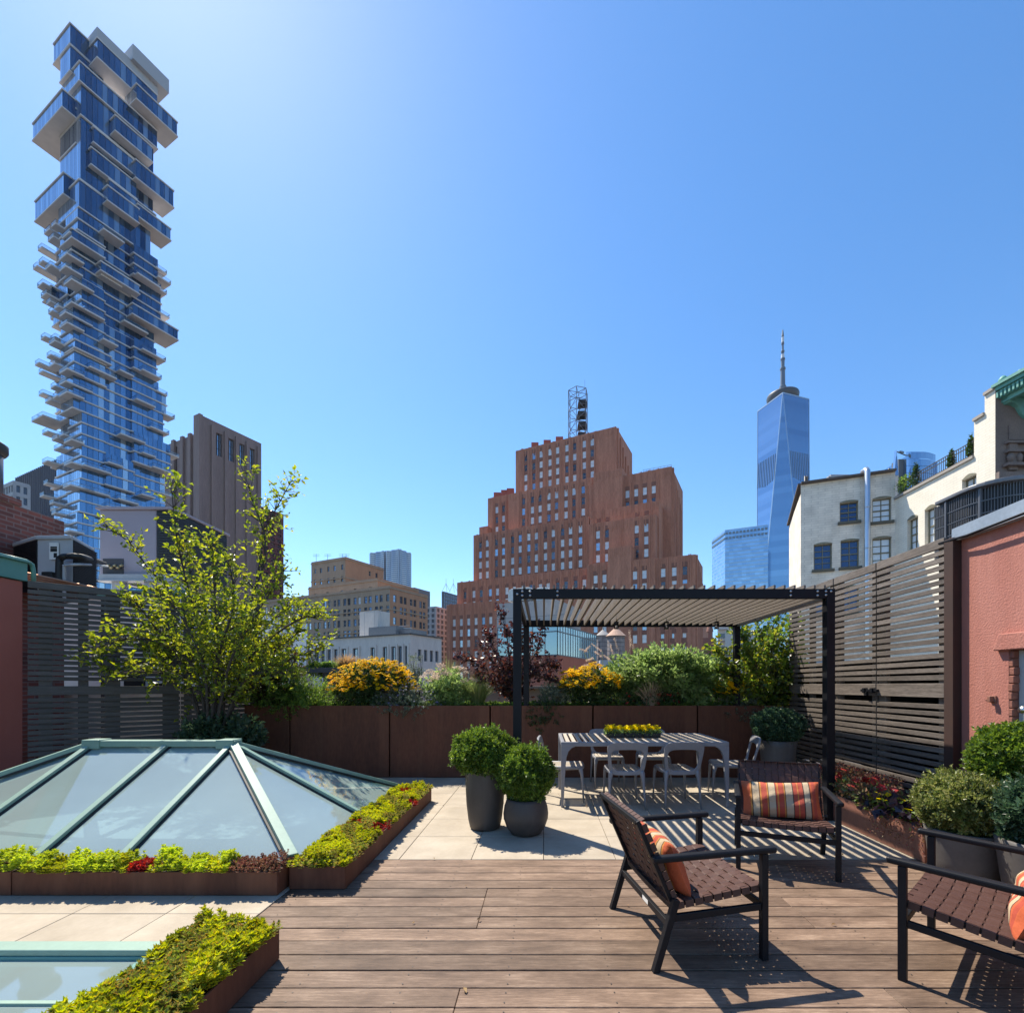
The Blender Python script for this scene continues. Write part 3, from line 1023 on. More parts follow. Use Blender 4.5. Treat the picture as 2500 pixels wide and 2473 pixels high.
def dining_chair(label, loc, rz):
    o = thing('dining_chair', label, 'chair', loc, rz, 'grey chairs round the dining table')
    # back hoop: wide band on top, thin sides, blends into the seat corners
    yb = lambda z: -.235 - max(0, z - .44) * .26
    n = 56
    out = super_ring(.205, .248, .40, .80, n, 5.5)
    inn = super_ring(.168, .200, .450, .708, n, 4.0)
    b = MB()
    vs = [(x, yb(z) - .016, z) for x, z in out] + [(x, yb(z) - .014, z) for x, z in inn] + [(x, yb(z) + .014, z) for x, z in out] + [(x, yb(z) + .012, z) for x, z in inn]
    fs = []
    for i in range(n):
        j = (i + 1) % n
        fs += [(i, j, n + j, n + i), (2 * n + i, 3 * n + i, 3 * n + j, 2 * n + j), (i, 2 * n + i, 2 * n + j, j), (n + i, n + j, 3 * n + j, 3 * n + i)]
    b.add(vs, fs)
    b.build('backrest', M['alu'], o, bevel=.007, seg=2)
    b = MB()
    b.tube([(-.185, -.235, .43), (-.2, 0, .425), (-.19, .20, .43), (-.15, .235, .43), (.15, .235, .43), (.19, .20, .43), (.2, 0, .425), (.185, -.235, .43)], .019, 8, ry=.024)
    b.build('seat_frame', M['alu'], o)
    for sx in (-1, 1):
        b = MB().tube([(sx * .215, -.285, 0), (sx * .205, -.262, .2), (sx * .197, -.245, .34), (sx * .186, -.235, .42), (sx * .182, -.236, .46)], [.011, .015, .021, .032, .022], 8)
        b.build('leg', M['alu'], o)
        b = MB().tube([(sx * .21, .245, 0), (sx * .203, .235, .2), (sx * .197, .225, .34), (sx * .185, .21, .41), (sx * .17, .19, .435)], [.010, .014, .02, .03, .02], 8)
        b.build('leg', M['alu'], o)
    b = MB()
    for i in range(7):
        x = -.156 + i * .052
        pts = [(-.21, .436), (-.12, .428), (0, .424), (.12, .43), (.225, .44)]
        for (ya, za), (yb2, zb2) in zip(pts, pts[1:]):
            b.bar((x, ya, za + .008), (x, yb2 + .001, zb2 + .008), .042, .012)
    b.build('seat', M['teak'], o)
    return o


ch = dining_chair('grey sculpted chair with its back to us, nearer the potted boxwoods', (.98, 5.80, 0), 0)
dup(ch, (1.63, 5.82, 0), R(3), 'grey sculpted chair with its back to us, nearer the lounge chairs')
dup(ch, (.93, 6.86, 0), R(180), 'grey sculpted chair on the far side of the table, behind the pansies, left one')
dup(ch, (1.60, 6.88, 0), R(177), 'grey sculpted chair on the far side of the table, behind the pansies, right one')
dup(ch, (.27, 6.10, 0), R(-94), 'grey sculpted chair at the table end beside the potted boxwoods')
dup(ch, (2.46, 6.22, 0), R(78), 'grey sculpted chair at the table end nearest the slat fence, turned outward')

# ---------------------------------------------------------------- lounge chairs


def weave(b, O, U, V, N, nu, nv, pu, pv, wd, h=.0024, wrap_u=0., wrap_v=0., sag=None, pad_u=0.03, pad_v=0.03):
    """straps crossing over and under: nu straps run along V, nv along U"""
    O, U, V, N = Vector(O), Vector(U), Vector(V), Vector(N)
    sg = sag or (lambda a, c: 0)

    def strap(A, B, k, cnt, pitch_k, pitch_c, swap, pad, wrap):
        rows = []
        ck = (k + .5) * pitch_k
        tot = cnt * pitch_c
        st = [(-pad, 0)] if pad else []
        for c in range(cnt):
            sgn = 1 if (k + c) % 2 == swap else -1
            cc = (c + .5) * pitch_c
            st += [(cc - wd * .42, sgn * h), (cc, sgn * h * 1.25), (cc + wd * .42, sgn * h)]
        if pad:
            st += [(tot + pad, 0)]
        vs = []
        for s, off in st:
            for e in (-1, 1):
                a, c = (ck + e * wd / 2, s)
                fa, fc = (a / (nu * pu), c / (nv * pv)) if not swap else (c / (nu * pu), a / (nv * pv))
                p = O + A * a + B * c + N * (off - sg(min(max(fa, 0), 1), min(max(fc, 0), 1)))
                vs.append(p)
        if wrap:
            vs = [vs[0] - N * wrap, vs[1] - N * wrap] + vs + [vs[-2] - N * wrap, vs[-1] - N * wrap]
        m = len(vs) // 2
        b.add(vs, [(2 * i, 2 * i + 1, 2 * i + 3, 2 * i + 2) for i in range(m - 1)])
    for k in range(nu):
        strap(U, V, k, nv, pu, pv, 0, pad_v, wrap_v)
    for k in range(nv):
        strap(V, U, k, nu, pv, pu, 1, pad_u, wrap_u)


def lounge_chair(label, loc, rz):
    o = thing('lounge_chair', label, 'chair', loc, rz, 'woven lounge chairs')
    W, D = .345, .315                                 # half width, half depth of the feet
    for s in (-1, 1):
        b = MB().box(s * W - .018, s * W + .018, D - .018, D + .018, 0, .565)
        b.build('leg', M['black'], o, bevel=.003)
        b = MB().bar((s * W, -.30, -.006), (s * W, -.185, .36), .034, .036, up=(1, 0, 0))
        b.build('leg', M['black'], o, bevel=.003)
        ax = s * (W + .004)
        b = MB().bar((ax, D + .065, .585), (ax, -.315, .572), .046, .034)
        b.build('armrest', M['black'], o, bevel=.012, seg=3)
        b = MB().bar((s * (W - .0), D - .02, .285), (s * W, -.205, .265), .022, .036)
        b.build('side_rail', M['black'], o, bevel=.003)
        b = MB().bar((s * (W - .033), D + .0, .375), (s * (W - .033), -.20, .315), .022, .026)
        b.build('seat_rail', M['black'], o, bevel=.003)
        b = MB().bar((s * (W - .033), -.175, .285), (s * (W - .033), -.385, .765), .022, .032, up=(1, 0, 0))
        b.build('back_post', M['black'], o, bevel=.003)
    for y, z in ((D, .285), (-.225, .235)):
        b = MB().bar((-W, y, z), (W, y, z), .024, .036)
        b.build('cross_rail', M['black'], o, bevel=.003)
    for y, z in ((D - .005, .36), (-.195, .31)):
        b = MB().bar((-W + .03, y, z), (W - .03, y, z), .022, .024)
        b.build('seat_rail', M['black'], o, bevel=.003)
    b = MB().bar((-W + .03, -.383, .755), (W - .03, -.383, .755), .022, .024)
    b.build('back_rail', M['black'], o, bevel=.003)
    # woven seat and back
    nu, nv = 12, 9
    pu, pv = (2 * W - .05) / nu, .054
    b = MB()
    V = Vector((0, .52, .065)).normalized()
    N = Vector((1, 0, 0)).cross(V)
    sag = lambda a, c: .030 * math.sin(math.pi * a) * (.35 + .65 * math.sin(math.pi * c))
    weave(b, (-W + .025, -.185, .332), (1, 0, 0), V, N, nu, nv, pu, pv, pu * .86, wrap_u=.034, wrap_v=.034, sag=sag, pad_u=.012, pad_v=.022)
    s = b.build('seat', M['strap'], o, smooth=False)
    m = s.modifiers.new('thick', 'SOLIDIFY')
    m.thickness = .003
    b = MB()
    V = Vector((0, -.21, .48)).normalized()
    N = V.cross(Vector((1, 0, 0))) * -1
    N = Vector((1, 0, 0)).cross(V)
    nb = 9
    sag2 = lambda a, c: .022 * math.sin(math.pi * a) * math.sin(math.pi * c)
    weave(b, (-W + .025, -.170, .30), (1, 0, 0), V, N, nu, nb, pu, .0545, pu * .86, wrap_u=.024, wrap_v=.030, sag=sag2, pad_u=.012, pad_v=.012)
    s = b.build('backrest', M['strap'], o, smooth=False)
    m = s.modifiers.new('thick', 'SOLIDIFY')
    m.thickness = .003
    return o


# facing directions measured from the feet in the photograph (local front is +Y)
def face(dx, dy):
    return math.atan2(-dx, dy)


lc = lounge_chair('woven leather lounge chair seen from its side, its back to the round boxwoods', (.805, 2.80, 0), face(.985, .174))
MB().box(.02, .10, -.2375, -.2372, .222, .247).build('label_tag', M['white'], lc)
lc2 = dup(lc, (1.99, 3.93, 0), face(-.36, -.933), 'woven leather lounge chair facing us under the edge of the pergola')
lc3 = dup(lc, (2.25, 2.33, 0), face(-.66, .75), 'woven leather lounge chair cut by the right picture edge')
for q in (lc2, lc3):                                  # the white tag shows on one chair only
    for chd in list(q.children):
        if chd.name.startswith('label_tag'):
            bpy.data.objects.remove(chd)


# ---------------------------------------------------------------- striped pillows
def stripe_mat():
    m, nt, bs = new_mat('striped_canvas')
    L = nt.links
    tc = nd(nt, 'ShaderNodeTexCoord')
    sp = nd(nt, 'ShaderNodeSeparateXYZ')
    L.new(tc.outputs['Object'], sp.inputs[0])
    mr = nd(nt, 'ShaderNodeMapRange')
    mr.inputs['From Min'].default_value = -.305
    mr.inputs['From Max'].default_value = .305
    L.new(sp.outputs['X'], mr.inputs['Value'])
    cr = nd(nt, 'ShaderNodeValToRGB')
    cr.color_ramp.interpolation = 'CONSTANT'
    O, RD, BR, CR, GO = (.50, .10, .035), (.40, .065, .035), (.06, .03, .02), (.47, .36, .23), (.50, .20, .04)
    seq = [(0, O), (.06, RD), (.10, O), (.125, BR), (.135, CR), (.20, BR), (.212, RD), (.27, GO), (.285, RD), (.335, BR), (.347, CR), (.43, BR), (.44, GO), (.455, RD), (.52, GO), (.54, RD), (.555, BR), (.565, CR),
           (.645, BR), (.655, GO), (.67, RD), (.74, GO), (.76, BR), (.77, CR), (.855, BR), (.866, GO), (.885, O)]
    e = cr.color_ramp.elements
    while len(e) < len(seq):
        e.new(.99)
    for i, (p, c) in enumerate(seq):
        e[i].position = p
        e[i].color = rgba(c)
    L.new(mr.outputs[0], cr.inputs[0])
    wv = nd(nt, 'ShaderNodeTexNoise')
    wv.inputs['Scale'].default_value = 55
    mp = nd(nt, 'ShaderNodeMapping')
    mp.inputs['Scale'].default_value = (7, .6, 7)
    L.new(tc.outputs['Object'], mp.inputs[0])
    L.new(mp.outputs[0], wv.inputs['Vector'])
    hs = nd(nt, 'ShaderNodeHueSaturation')
    m2 = nd(nt, 'ShaderNodeMapRange')
    m2.inputs['To Min'].default_value = .75
    m2.inputs['To Max'].default_value = 1.25
    L.new(wv.outputs['Fac'], m2.inputs['Value'])
    L.new(m2.outputs[0], hs.inputs['Value'])
    L.new(cr.outputs[0], hs.inputs['Color'])
    L.new(hs.outputs[0], bs.inputs['Base Color'])
    bs.inputs['Roughness'].default_value = .85
    no = nd(nt, 'ShaderNodeTexNoise')
    no.inputs['Scale'].default_value = 9
    no.inputs['Detail'].default_value = 3
    L.new(tc.outputs['Object'], no.inputs['Vector'])
    bu = nd(nt, 'ShaderNodeBump')
    bu.inputs['Strength'].default_value = .5
    bu.inputs['Distance'].default_value = .03
    L.new(no.outputs['Fac'], bu.inputs['Height'])
    L.new(bu.outputs[0], bs.inputs['Normal'])
    return m


def pillow(label, w=.305, h=.16, t=.075):
    b = MB()
    nu, nv = 28, 18
    for sgn in (1, -1):
        vs = []
        for j in range(nv + 1):
            for i in range(nu + 1):
                u, v = -1 + 2 * i / nu, -1 + 2 * j / nv
                pu = 1 - .07 * (1 - u * u) * 0 - .05 * (1 - abs(v) ** 2)
                th = t * (max(0, 1 - abs(u) ** 3.2) ** .55) * (max(0, 1 - abs(v) ** 2.6) ** .6)
                th *= 1 + .10 * math.sin(5 * u + 2 * v) + .06 * math.sin(9 * v + 3 * u)
                x = u * w * (1 - .045 * (1 - abs(v) ** 1.5))
                z = v * h * (1 - .09 * (1 - abs(u) ** 1.5))
                vs.append((x, sgn * th, z))
        fs = [(j * (nu + 1) + i, j * (nu + 1) + i + 1, (j + 1) * (nu + 1) + i + 1, (j + 1) * (nu + 1) + i) for j in range(nv) for i in range(nu)]
        b.add(vs, fs if sgn < 0 else [f[::-1] for f in fs], 0, True)
    o = b.build('pillow', M['stripes'])
    return tag(o, label, 'pillow', 'striped pillows on the lounge chairs')


M['stripes'] = stripe_mat()


def on_chair(o, ch, x, y, z, rx, ry=0, rz=0):
    Mx = Matrix.Translation(ch.location) @ Matrix.Rotation(ch.rotation_euler.z, 4, 'Z') @ Matrix.Translation((x, y, z)) @ Matrix.Rotation(rz, 4, 'Z') @ Matrix.Rotation(ry, 4, 'Y') @ Matrix.Rotation(rx, 4, 'X')
    o.matrix_world = Mx
    o.location = Mx.translation
    o.rotation_euler = Mx.to_euler()


on_chair(pillow('striped orange pillow seen edge-on in the lounge chair beside the round boxwoods'), lc, 0, -.135, .475, R(22))
on_chair(pillow('striped orange and cream pillow facing us under the pergola edge'), lc2, .0, -.14, .475, R(22), R(3))
on_chair(pillow('striped orange pillow cut by the right picture edge, in the nearest lounge chair'), lc3, 0, -.135, .475, R(22))
# ---------------------------------------------------------------- leaves
LM = {}
LM['box'] = lmat('boxwood_leaf', [(.04, .08, .014), (.075, .14, .022), (.13, .21, .03), (.21, .29, .05)], trans=.30, rough=.35)
LM['box_blue'] = lmat('blue_boxwood_leaf', [(.03, .07, .035), (.05, .10, .05), (.085, .14, .07)], trans=.22, rough=.4)
LM['box_olive'] = lmat('olive_boxwood_leaf', [(.05, .075, .015), (.11, .15, .035), (.22, .25, .07), (.34, .34, .14)], trans=.3, rough=.35)
LM['tree'] = lmat('serviceberry_leaf', [(.08, .13, .018), (.17, .23, .025), (.28, .32, .035), (.11, .16, .025), (.36, .36, .045)], trans=.52, rough=.4)
LM['sedum'] = lmat('sedum_leaf', [(.24, .31, .02), (.36, .42, .03), (.50, .50, .04), (.30, .37, .03), (.52, .40, .05)], trans=.35, rough=.45)
LM['sedum2'] = lmat('lime_sedum_leaf', [(.27, .36, .03), (.38, .46, .04), (.48, .54, .07)], trans=.35, rough=.45)
LM['sedum3'] = lmat('olive_sedum_leaf', [(.16, .24, .03), (.24, .31, .05), (.40, .30, .06), (.20, .27, .06), (.42, .22, .06)], trans=.3)
LM['redsedum'] = lmat('red_sedum_leaf', [(.16, .045, .04), (.26, .10, .07), (.20, .16, .06), (.32, .16, .12)], trans=.3)
LM['scarlet'] = lmat('scarlet_petal', [(.40, .02, .02), (.60, .07, .04), (.22, .015, .03), (.45, .10, .07)], trans=.3, hue=.5, val=1.1, spec=.2)
LM['dkgreen'] = lmat('dark_leaf', [(.02, .045, .015), (.035, .075, .02), (.055, .10, .03)], trans=.3)
LM['mid'] = lmat('mid_green_leaf', [(.06, .12, .025), (.12, .20, .04), (.20, .29, .06)], trans=.45)
LM['light'] = lmat('light_green_leaf', [(.11, .18, .06), (.20, .29, .10), (.30, .40, .15)], trans=.45)
LM['viburnum'] = lmat('viburnum_leaf', [(.05, .10, .018), (.09, .16, .025), (.17, .23, .04), (.32, .30, .04)], trans=.5, rough=.35)
LM['purple'] = lmat('purple_leaf', [(.028, .013, .016), (.045, .018, .02), (.09, .032, .022), (.20, .085, .04)], trans=.42, rough=.3)
LM['grey'] = lmat('grey_green_leaf', [(.09, .12, .075), (.14, .18, .12), (.19, .22, .17)], trans=.3, rough=.6)
LM['grass'] = lmat('grass_blade', [(.12, .18, .05), (.20, .25, .09), (.28, .30, .13)], trans=.45)
LM['straw'] = lmat('straw_blade', [(.30, .22, .10), (.40, .27, .12), (.24, .16, .07)], trans=.4)
LM['yellow'] = lmat('golden_petal', [(.88, .56, .008), (.90, .64, .012), (.86, .47, .006)], trans=.5, hue=.5, val=1.25, spec=.06)
LM['lemon'] = lmat('lemon_petal', [(.86, .66, .01), (.88, .74, .02)], trans=.5, hue=.5, val=1.25, spec=.06)
LM['pink'] = lmat('dusty_pink_head', [(.50, .38, .30), (.58, .46, .36), (.44, .40, .28)], trans=.35)
LM['lilac'] = lmat('lilac_flower', [(.25, .20, .42), (.36, .30, .52)], trans=.35)
LM['plume'] = lmat('grass_plume', [(.45, .36, .27), (.55, .45, .34)], trans=.5)
LM['black'] = lmat('near_black_leaf', [(.018, .012, .02), (.035, .02, .035), (.05, .035, .05)], trans=.2, rough=.3)
LM['cone'] = pmat('dark_cone', (.025, .014, .008), rough=.9)


def blob_pts(n, c, r, shell=.55, lumps=0, rng=RNG, zcut=None):
    """points through an ellipsoid crown with an uneven outline"""
    d = unit(n, rng)
    rad = shell + (1 - shell) * rng.random(n) ** .6
    if lumps:
        ph = rng.uniform(0, 6.28, (4, 3))
        k = rng.uniform(2.2, 4.5, (4, 3))
        f = sum(np.sin(d @ k[i] * 1.6 + ph[i, 0]) for i in range(4)) / 4
        rad = rad * (1 + lumps * f)
    p = d * rad[:, None] * np.asarray(r) + np.asarray(c)
    if zcut is not None:
        keep = p[:, 2] > zcut
        p, d = p[keep], d[keep]
    return p, d


def scatter(b, p, d, L, wr=.5, up=.35, jit=.8, m=0, rng=RNG, fold=.18):
    n = len(p)
    nrm = d + np.array([0, 0, up]) + unit(n, rng) * jit
    ax = unit(n, rng) * 1.0 + d * .7 + np.array([0, 0, .25])
    Ls = L * rng.uniform(.65, 1.25, n)
    b.leaves(p, ax, nrm, Ls, wr, fold, m)


def sprigs(b, p, d, L, k=9, reach=.05, wr=.55, m=0, rng=RNG, up=.35, wild=.55, fold=.16, var=.3):
    """short leafy shoots: every base point carries k leaves round an axis that points out of the crown"""
    n = len(p)
    ax = d * .8 + unit(n, rng) * wild + np.array([0, 0, up])
    ax /= np.linalg.norm(ax, axis=1, keepdims=True)
    t = np.cross(ax, unit(n, rng))
    t /= np.linalg.norm(t, axis=1, keepdims=True) + 1e-9
    s = np.cross(ax, t)
    f = np.linspace(0, 1, k)[None, :, None]
    a = (np.arange(k) * 2.4)[None, :, None] + rng.uniform(0, 6.28, (n, 1, 1))
    rad = t[:, None] * np.cos(a) + s[:, None] * np.sin(a)
    pos = p[:, None] - ax[:, None] * (1 - f) * reach + rad * .003
    di = ax[:, None] * (.35 + .9 * f ** 1.5) + rad * (1.05 - .55 * f) + unit(n * k, rng).reshape(n, k, 3) * .25
    nr = ax[:, None] * .9 - rad * .6 + unit(n * k, rng).reshape(n, k, 3) * .3
    LL = L * rng.uniform(1 - var, 1 + var, (n, k)) * (1.0 - .25 * f[..., 0] ** 3)
    b.leaves(pos.reshape(-1, 3), di.reshape(-1, 3), nr.reshape(-1, 3), LL.reshape(-1), wr, fold, m)


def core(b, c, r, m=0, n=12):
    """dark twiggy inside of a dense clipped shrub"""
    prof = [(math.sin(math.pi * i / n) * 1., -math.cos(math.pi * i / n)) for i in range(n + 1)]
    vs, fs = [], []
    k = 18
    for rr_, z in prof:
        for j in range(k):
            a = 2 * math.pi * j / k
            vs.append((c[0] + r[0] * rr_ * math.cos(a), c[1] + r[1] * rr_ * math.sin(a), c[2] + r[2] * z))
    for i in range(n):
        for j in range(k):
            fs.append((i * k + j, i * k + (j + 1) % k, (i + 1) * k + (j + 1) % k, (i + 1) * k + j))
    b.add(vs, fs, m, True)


def pot(name, label, x, y, prof, mat, group=None):
    o = thing(name, label, 'pot', (x, y, 0), group=group)
    b = MB().lathe(prof, n=48)
    b.build('vessel', mat, o)
    rt, zt = prof[-1]
    MB().lathe([(0, zt - .05), (rt * .97, zt - .05)], n=32).build('soil', M['soil'], o)
    return o


def boxwood(label, c, r, n, L, mat, seed, lump=.06, shell=.78, stemz=None, jit=.8):
    rng = np.random.default_rng(seed)
    o = thing('boxwood', label, 'boxwood', (c[0], c[1], stemz if stemz is not None else c[2] - r[2]))
    b = MB()
    p, d = blob_pts(n // 7, c, r, shell, lump, rng)
    sprigs(b, p, d, L, 9, .045, .6, 0, rng, .3, .6)
    k_ = rng.random(len(p)) < .10                     # a few shoots stick out of the clipped outline
    sprigs(b, p[k_] + d[k_] * rng.uniform(.0, .06, (k_.sum(), 1)), d[k_], L, 9, .05, .55, 0, rng, .5, .4)
    b.build('foliage', mat, o, o.location)
    b = MB()
    core(b, c, [q * .74 for q in r])
    z0 = stemz if stemz is not None else c[2] - r[2]
    b.tube([(c[0], c[1], z0 - .03), (c[0], c[1], c[2])], .02, 7)
    b.build('stem', M['inner'], o, o.location)
    return o


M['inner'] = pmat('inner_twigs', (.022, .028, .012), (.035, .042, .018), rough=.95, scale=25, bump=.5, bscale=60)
tall = [(0, 0), (.135, 0), (.155, .02), (.172, .10), (.19, .25), (.198, .42), (.200, .58), (.199, .625), (.185, .628), (.18, .58)]
pot('tall_pot', 'tall taupe pot holding the bigger boxwood beside the pergola post', -.60, 4.84, tall, M['brown_pot'], 'pots with round boxwoods')
low = [(0, 0), (.12, 0), (.15, .012), (.19, .07), (.218, .15), (.222, .20), (.213, .27), (.195, .325), (.188, .352), (.176, .352), (.18, .31)]
pot('round_pot', 'squat rounded taupe pot holding the lower boxwood', -.175, 4.66, low, M['brown_pot'], 'pots with round boxwoods')
boxwood('wide clipped boxwood on the tall taupe pot', (-.61, 4.87, .765), (.335, .335, .255), 18500, .034, LM['box'], 11, .12, .8, .6)
boxwood('smaller round boxwood on the squat taupe pot', (-.175, 4.66, .60), (.285, .285, .27), 15000, .032, LM['box'], 12, .12, .78, .33)
gp = [(0, 0), (.17, 0), (.19, .01), (.215, .18), (.235, .36), (.245, .42), (.23, .425), (.22, .38)]
pot('grey_pot', 'dark grey tapered pot in the shady corner by the tall planters', 3.16, 6.35, [(r * .95, z * 1.72) for r, z in gp], M['grey_pot'], 'tapered grey pots')
boxwood('small loose boxwood in the shady corner pot under the viburnum', (3.16, 6.35, .92), (.33, .33, .24), 10000, .038, LM['box_blue'], 13, .12, .7, .70)
pot('grey_pot', 'grey tapered pot behind the nearest lounge chair, next to the flower trough', 3.13, 3.50, [(r, z * .95) for r, z in gp], M['grey_pot'], 'tapered grey pots')
pot('grey_pot', 'grey tapered pot cut by the right picture edge', 3.30, 3.08, [(r * 1.08, z * 1.05) for r, z in gp], M['grey_pot'], 'tapered grey pots')
pot('grey_pot', 'grey tapered pot close to the red wall, hidden by boxwoods', 3.70, 3.72, [(r, z * 1.5) for r, z in gp], M['grey_pot'], 'tapered grey pots')
boxwood('broad olive green boxwood between the flower trough and the nearest lounge chair', (3.10, 3.50, .575), (.285, .28, .235), 15000, .030, LM['box_olive'], 14, .10, .76, .38)
boxwood('tallest boxwood in front of the red wall', (3.72, 3.72, .88), (.28, .28, .28), 15000, .038, LM['box'], 15, .10, .74, .6)
boxwood('blue green boxwood cut by the right picture edge', (3.28, 3.08, .60), (.25, .25, .25), 12000, .036, LM['box_blue'], 16, .09, .74, .42)


# ---------------------------------------------------------------- sedum mats
def sedum(name, label, x0, x1, y0, y1, z, n, hgt, mat, seed, L=.021, spill=.03, gaps=(), cat='sedum', k=11, bumpy=.8, mask=None):
    rng = np.random.default_rng(seed)
    b = MB()
    xs = rng.uniform(x0 - spill * .3, x1 + spill, n)
    ys = rng.uniform(y0 - spill, y1 + spill * .3, n)
    f = np.sin(xs * 9.1 + seed) * np.sin(ys * 7.7 + seed * 2) * .5 + .25 * np.sin(xs * 23 + 1) * np.sin(ys * 19)
    h = z + hgt * (1 + bumpy * f) * rng.uniform(.55, 1.1, n)
    keep = np.ones(n, bool)
    if mask:
        q_ = np.sin(xs * 11 + 1.3) * np.sin(ys * 6.3 + .4) + .6 * np.sin(xs * 29 + ys * 17) + rng.normal(0, .25, n)
        keep &= (q_ > .1) if mask > 0 else (q_ <= .1)
    for gx0, gx1, gy0, gy1 in gaps:
        keep &= ~((xs > gx0) & (xs < gx1) & (ys > gy0) & (ys < gy1))
    over = (ys < y0) | (xs > x1) | (xs < x0)
    h = np.where(over, np.minimum(h, z + hgt * .55), h)
    xs, ys, h = xs[keep], ys[keep], h[keep]
    n = len(xs)
    lean = rng.normal(0, .22, (n, 2))
    # rosette at the tip and two whorls down the stem
    for lay, (dz, sp, ln, cnt) in enumerate(((0, .42, 1.05, k), (-.45, .9, 1.0, 7), (-1.1, 1.15, .95, 6))):
        a = rng.uniform(0, 6.28, (n, 1)) + np.arange(cnt)[None, :] * 2.4
        zt = rng.uniform(.35, 1.25, (n, cnt)) if lay == 0 else rng.uniform(.2, .7, (n, cnt))
        d = np.stack([np.cos(a) * sp + lean[:, :1], np.sin(a) * sp + lean[:, 1:], zt], -1)
        p = np.stack([xs[:, None] + lean[:, :1] * dz * .02 + 0 * a, ys[:, None] + lean[:, 1:] * dz * .02 + 0 * a, h[:, None] + dz * .022 + 0 * a], -1)
        nr = np.stack([-np.cos(a), -np.sin(a), np.ones_like(a) * .9], -1)
        LL = L * ln * rng.uniform(.7, 1.25, (n, cnt))
        b.leaves(p.reshape(-1, 3), d.reshape(-1, 3), nr.reshape(-1, 3), LL.reshape(-1), .42, .12)
    o = b.build(name, mat)
    return tag(o, label, cat, kind='stuff')


H = .155
sedum('sedum_ground_cover', 'thick lime and yellow sedum filling the planter in the near left corner', -1.83, -1.43, 1.15, 2.50, H, 1700, .075, LM['sedum'], 21, .030, mask=-1)
sedum('sedum_ground_cover', 'olive and rust tipped sedum mixed into the near left corner planter', -1.83, -1.43, 1.15, 2.50, H, 1700, .06, LM['sedum3'], 71, .026, mask=1)
sedum('sedum_ground_cover', 'yellow green sedum filling the long planter beside the hipped skylight', -1.82, -1.44, 3.39, 5.95, H, 2400, .058, LM['sedum'], 22, .028, mask=-1,
      gaps=((-1.62, -1.40, 4.10, 4.35), (-1.62, -1.4, 5.05, 5.25), (-1.8, -1.6, 4.28, 4.45), (-1.75, -1.6, 5.6, 5.8)))
sedum('sedum_ground_cover', 'olive and rust tipped sedum mixed into the long planter beside the hipped skylight', -1.82, -1.44, 3.39, 5.95, H, 2200, .045, LM['sedum3'], 72, .024, mask=1)
for i, (a, c, e, f) in enumerate(((-1.60, -1.41, 4.12, 4.33), (-1.60, -1.41, 5.05, 5.25), (-1.8, -1.62, 4.3, 4.43), (-1.75, -1.55, 5.6, 5.8))):
    sedum('red_succulent_patch', ('scarlet succulent patch in the long planter, second from the near end', 'scarlet succulent patch in the long planter on its outer rim, far half',
                                  'dark scarlet succulent patch in the long planter against the skylight', 'scarlet succulent patch at the far end of the long planter')[i], a, c, e, f, H, 26, .03, LM['scarlet'], 30 + i, .028, .01)
sedum('sedum_ground_cover', 'bushy green sedum at the left end of the front planter', -3.7, -2.93, 3.28, 3.46, H, 520, .085, LM['sedum2'], 23, .024, mask=-1)
sedum('sedum_ground_cover', 'olive tipped sedum mixed into the left end of the front planter', -3.7, -2.93, 3.28, 3.46, H, 480, .06, LM['sedum'], 73, .022, mask=1)
sedum('sedum_ground_cover', 'lime sedum in the middle of the front planter', -2.74, -2.22, 3.28, 3.46, H, 380, .09, LM['sedum2'], 24, .024, mask=-1)
sedum('sedum_ground_cover', 'yellower sedum mixed into the middle of the front planter', -2.74, -2.22, 3.28, 3.46, H, 340, .065, LM['sedum'], 74, .022, mask=1)
sedum('red_sedum_ground_cover', 'reddish pink sedum at the right end of the front planter', -2.21, -1.87, 3.29, 3.46, H, 260, .06, LM['redsedum'], 25, .016)
sedum('red_succulent_patch', 'scarlet leaves in the gap between the green sedums of the front planter', -2.90, -2.77, 3.28, 3.42, H, 46, .035, LM['scarlet'], 26, .036, .0)
sedum('sedum_ground_cover', 'green sedum cut by the left picture edge in the outer front planter', -4.2, -3.72, 3.28, 3.46, H, 240, .08, LM['sedum2'], 27, .024)


# ---------------------------------------------------------------- the multi-stemmed tree
def bez(pts, n=14):
    pts = [Vector(p) for p in pts]
    out = []
    for i in range(len(pts) - 1):
        p0, p1, p2, p3 = pts[max(i - 1, 0)], pts[i], pts[i + 1], pts[min(i + 2, len(pts) - 1)]
        m = max(2, n // (len(pts) - 1))
        for j in range(m):
            t = j / m
            out.append(.5 * ((2 * p1) + (p2 - p0) * t + (2 * p0 - 5 * p1 + 4 * p2 - p3) * t * t + (3 * p1 - p0 - 3 * p2 + p3) * t ** 3))
    out.append(pts[-1])
    return out


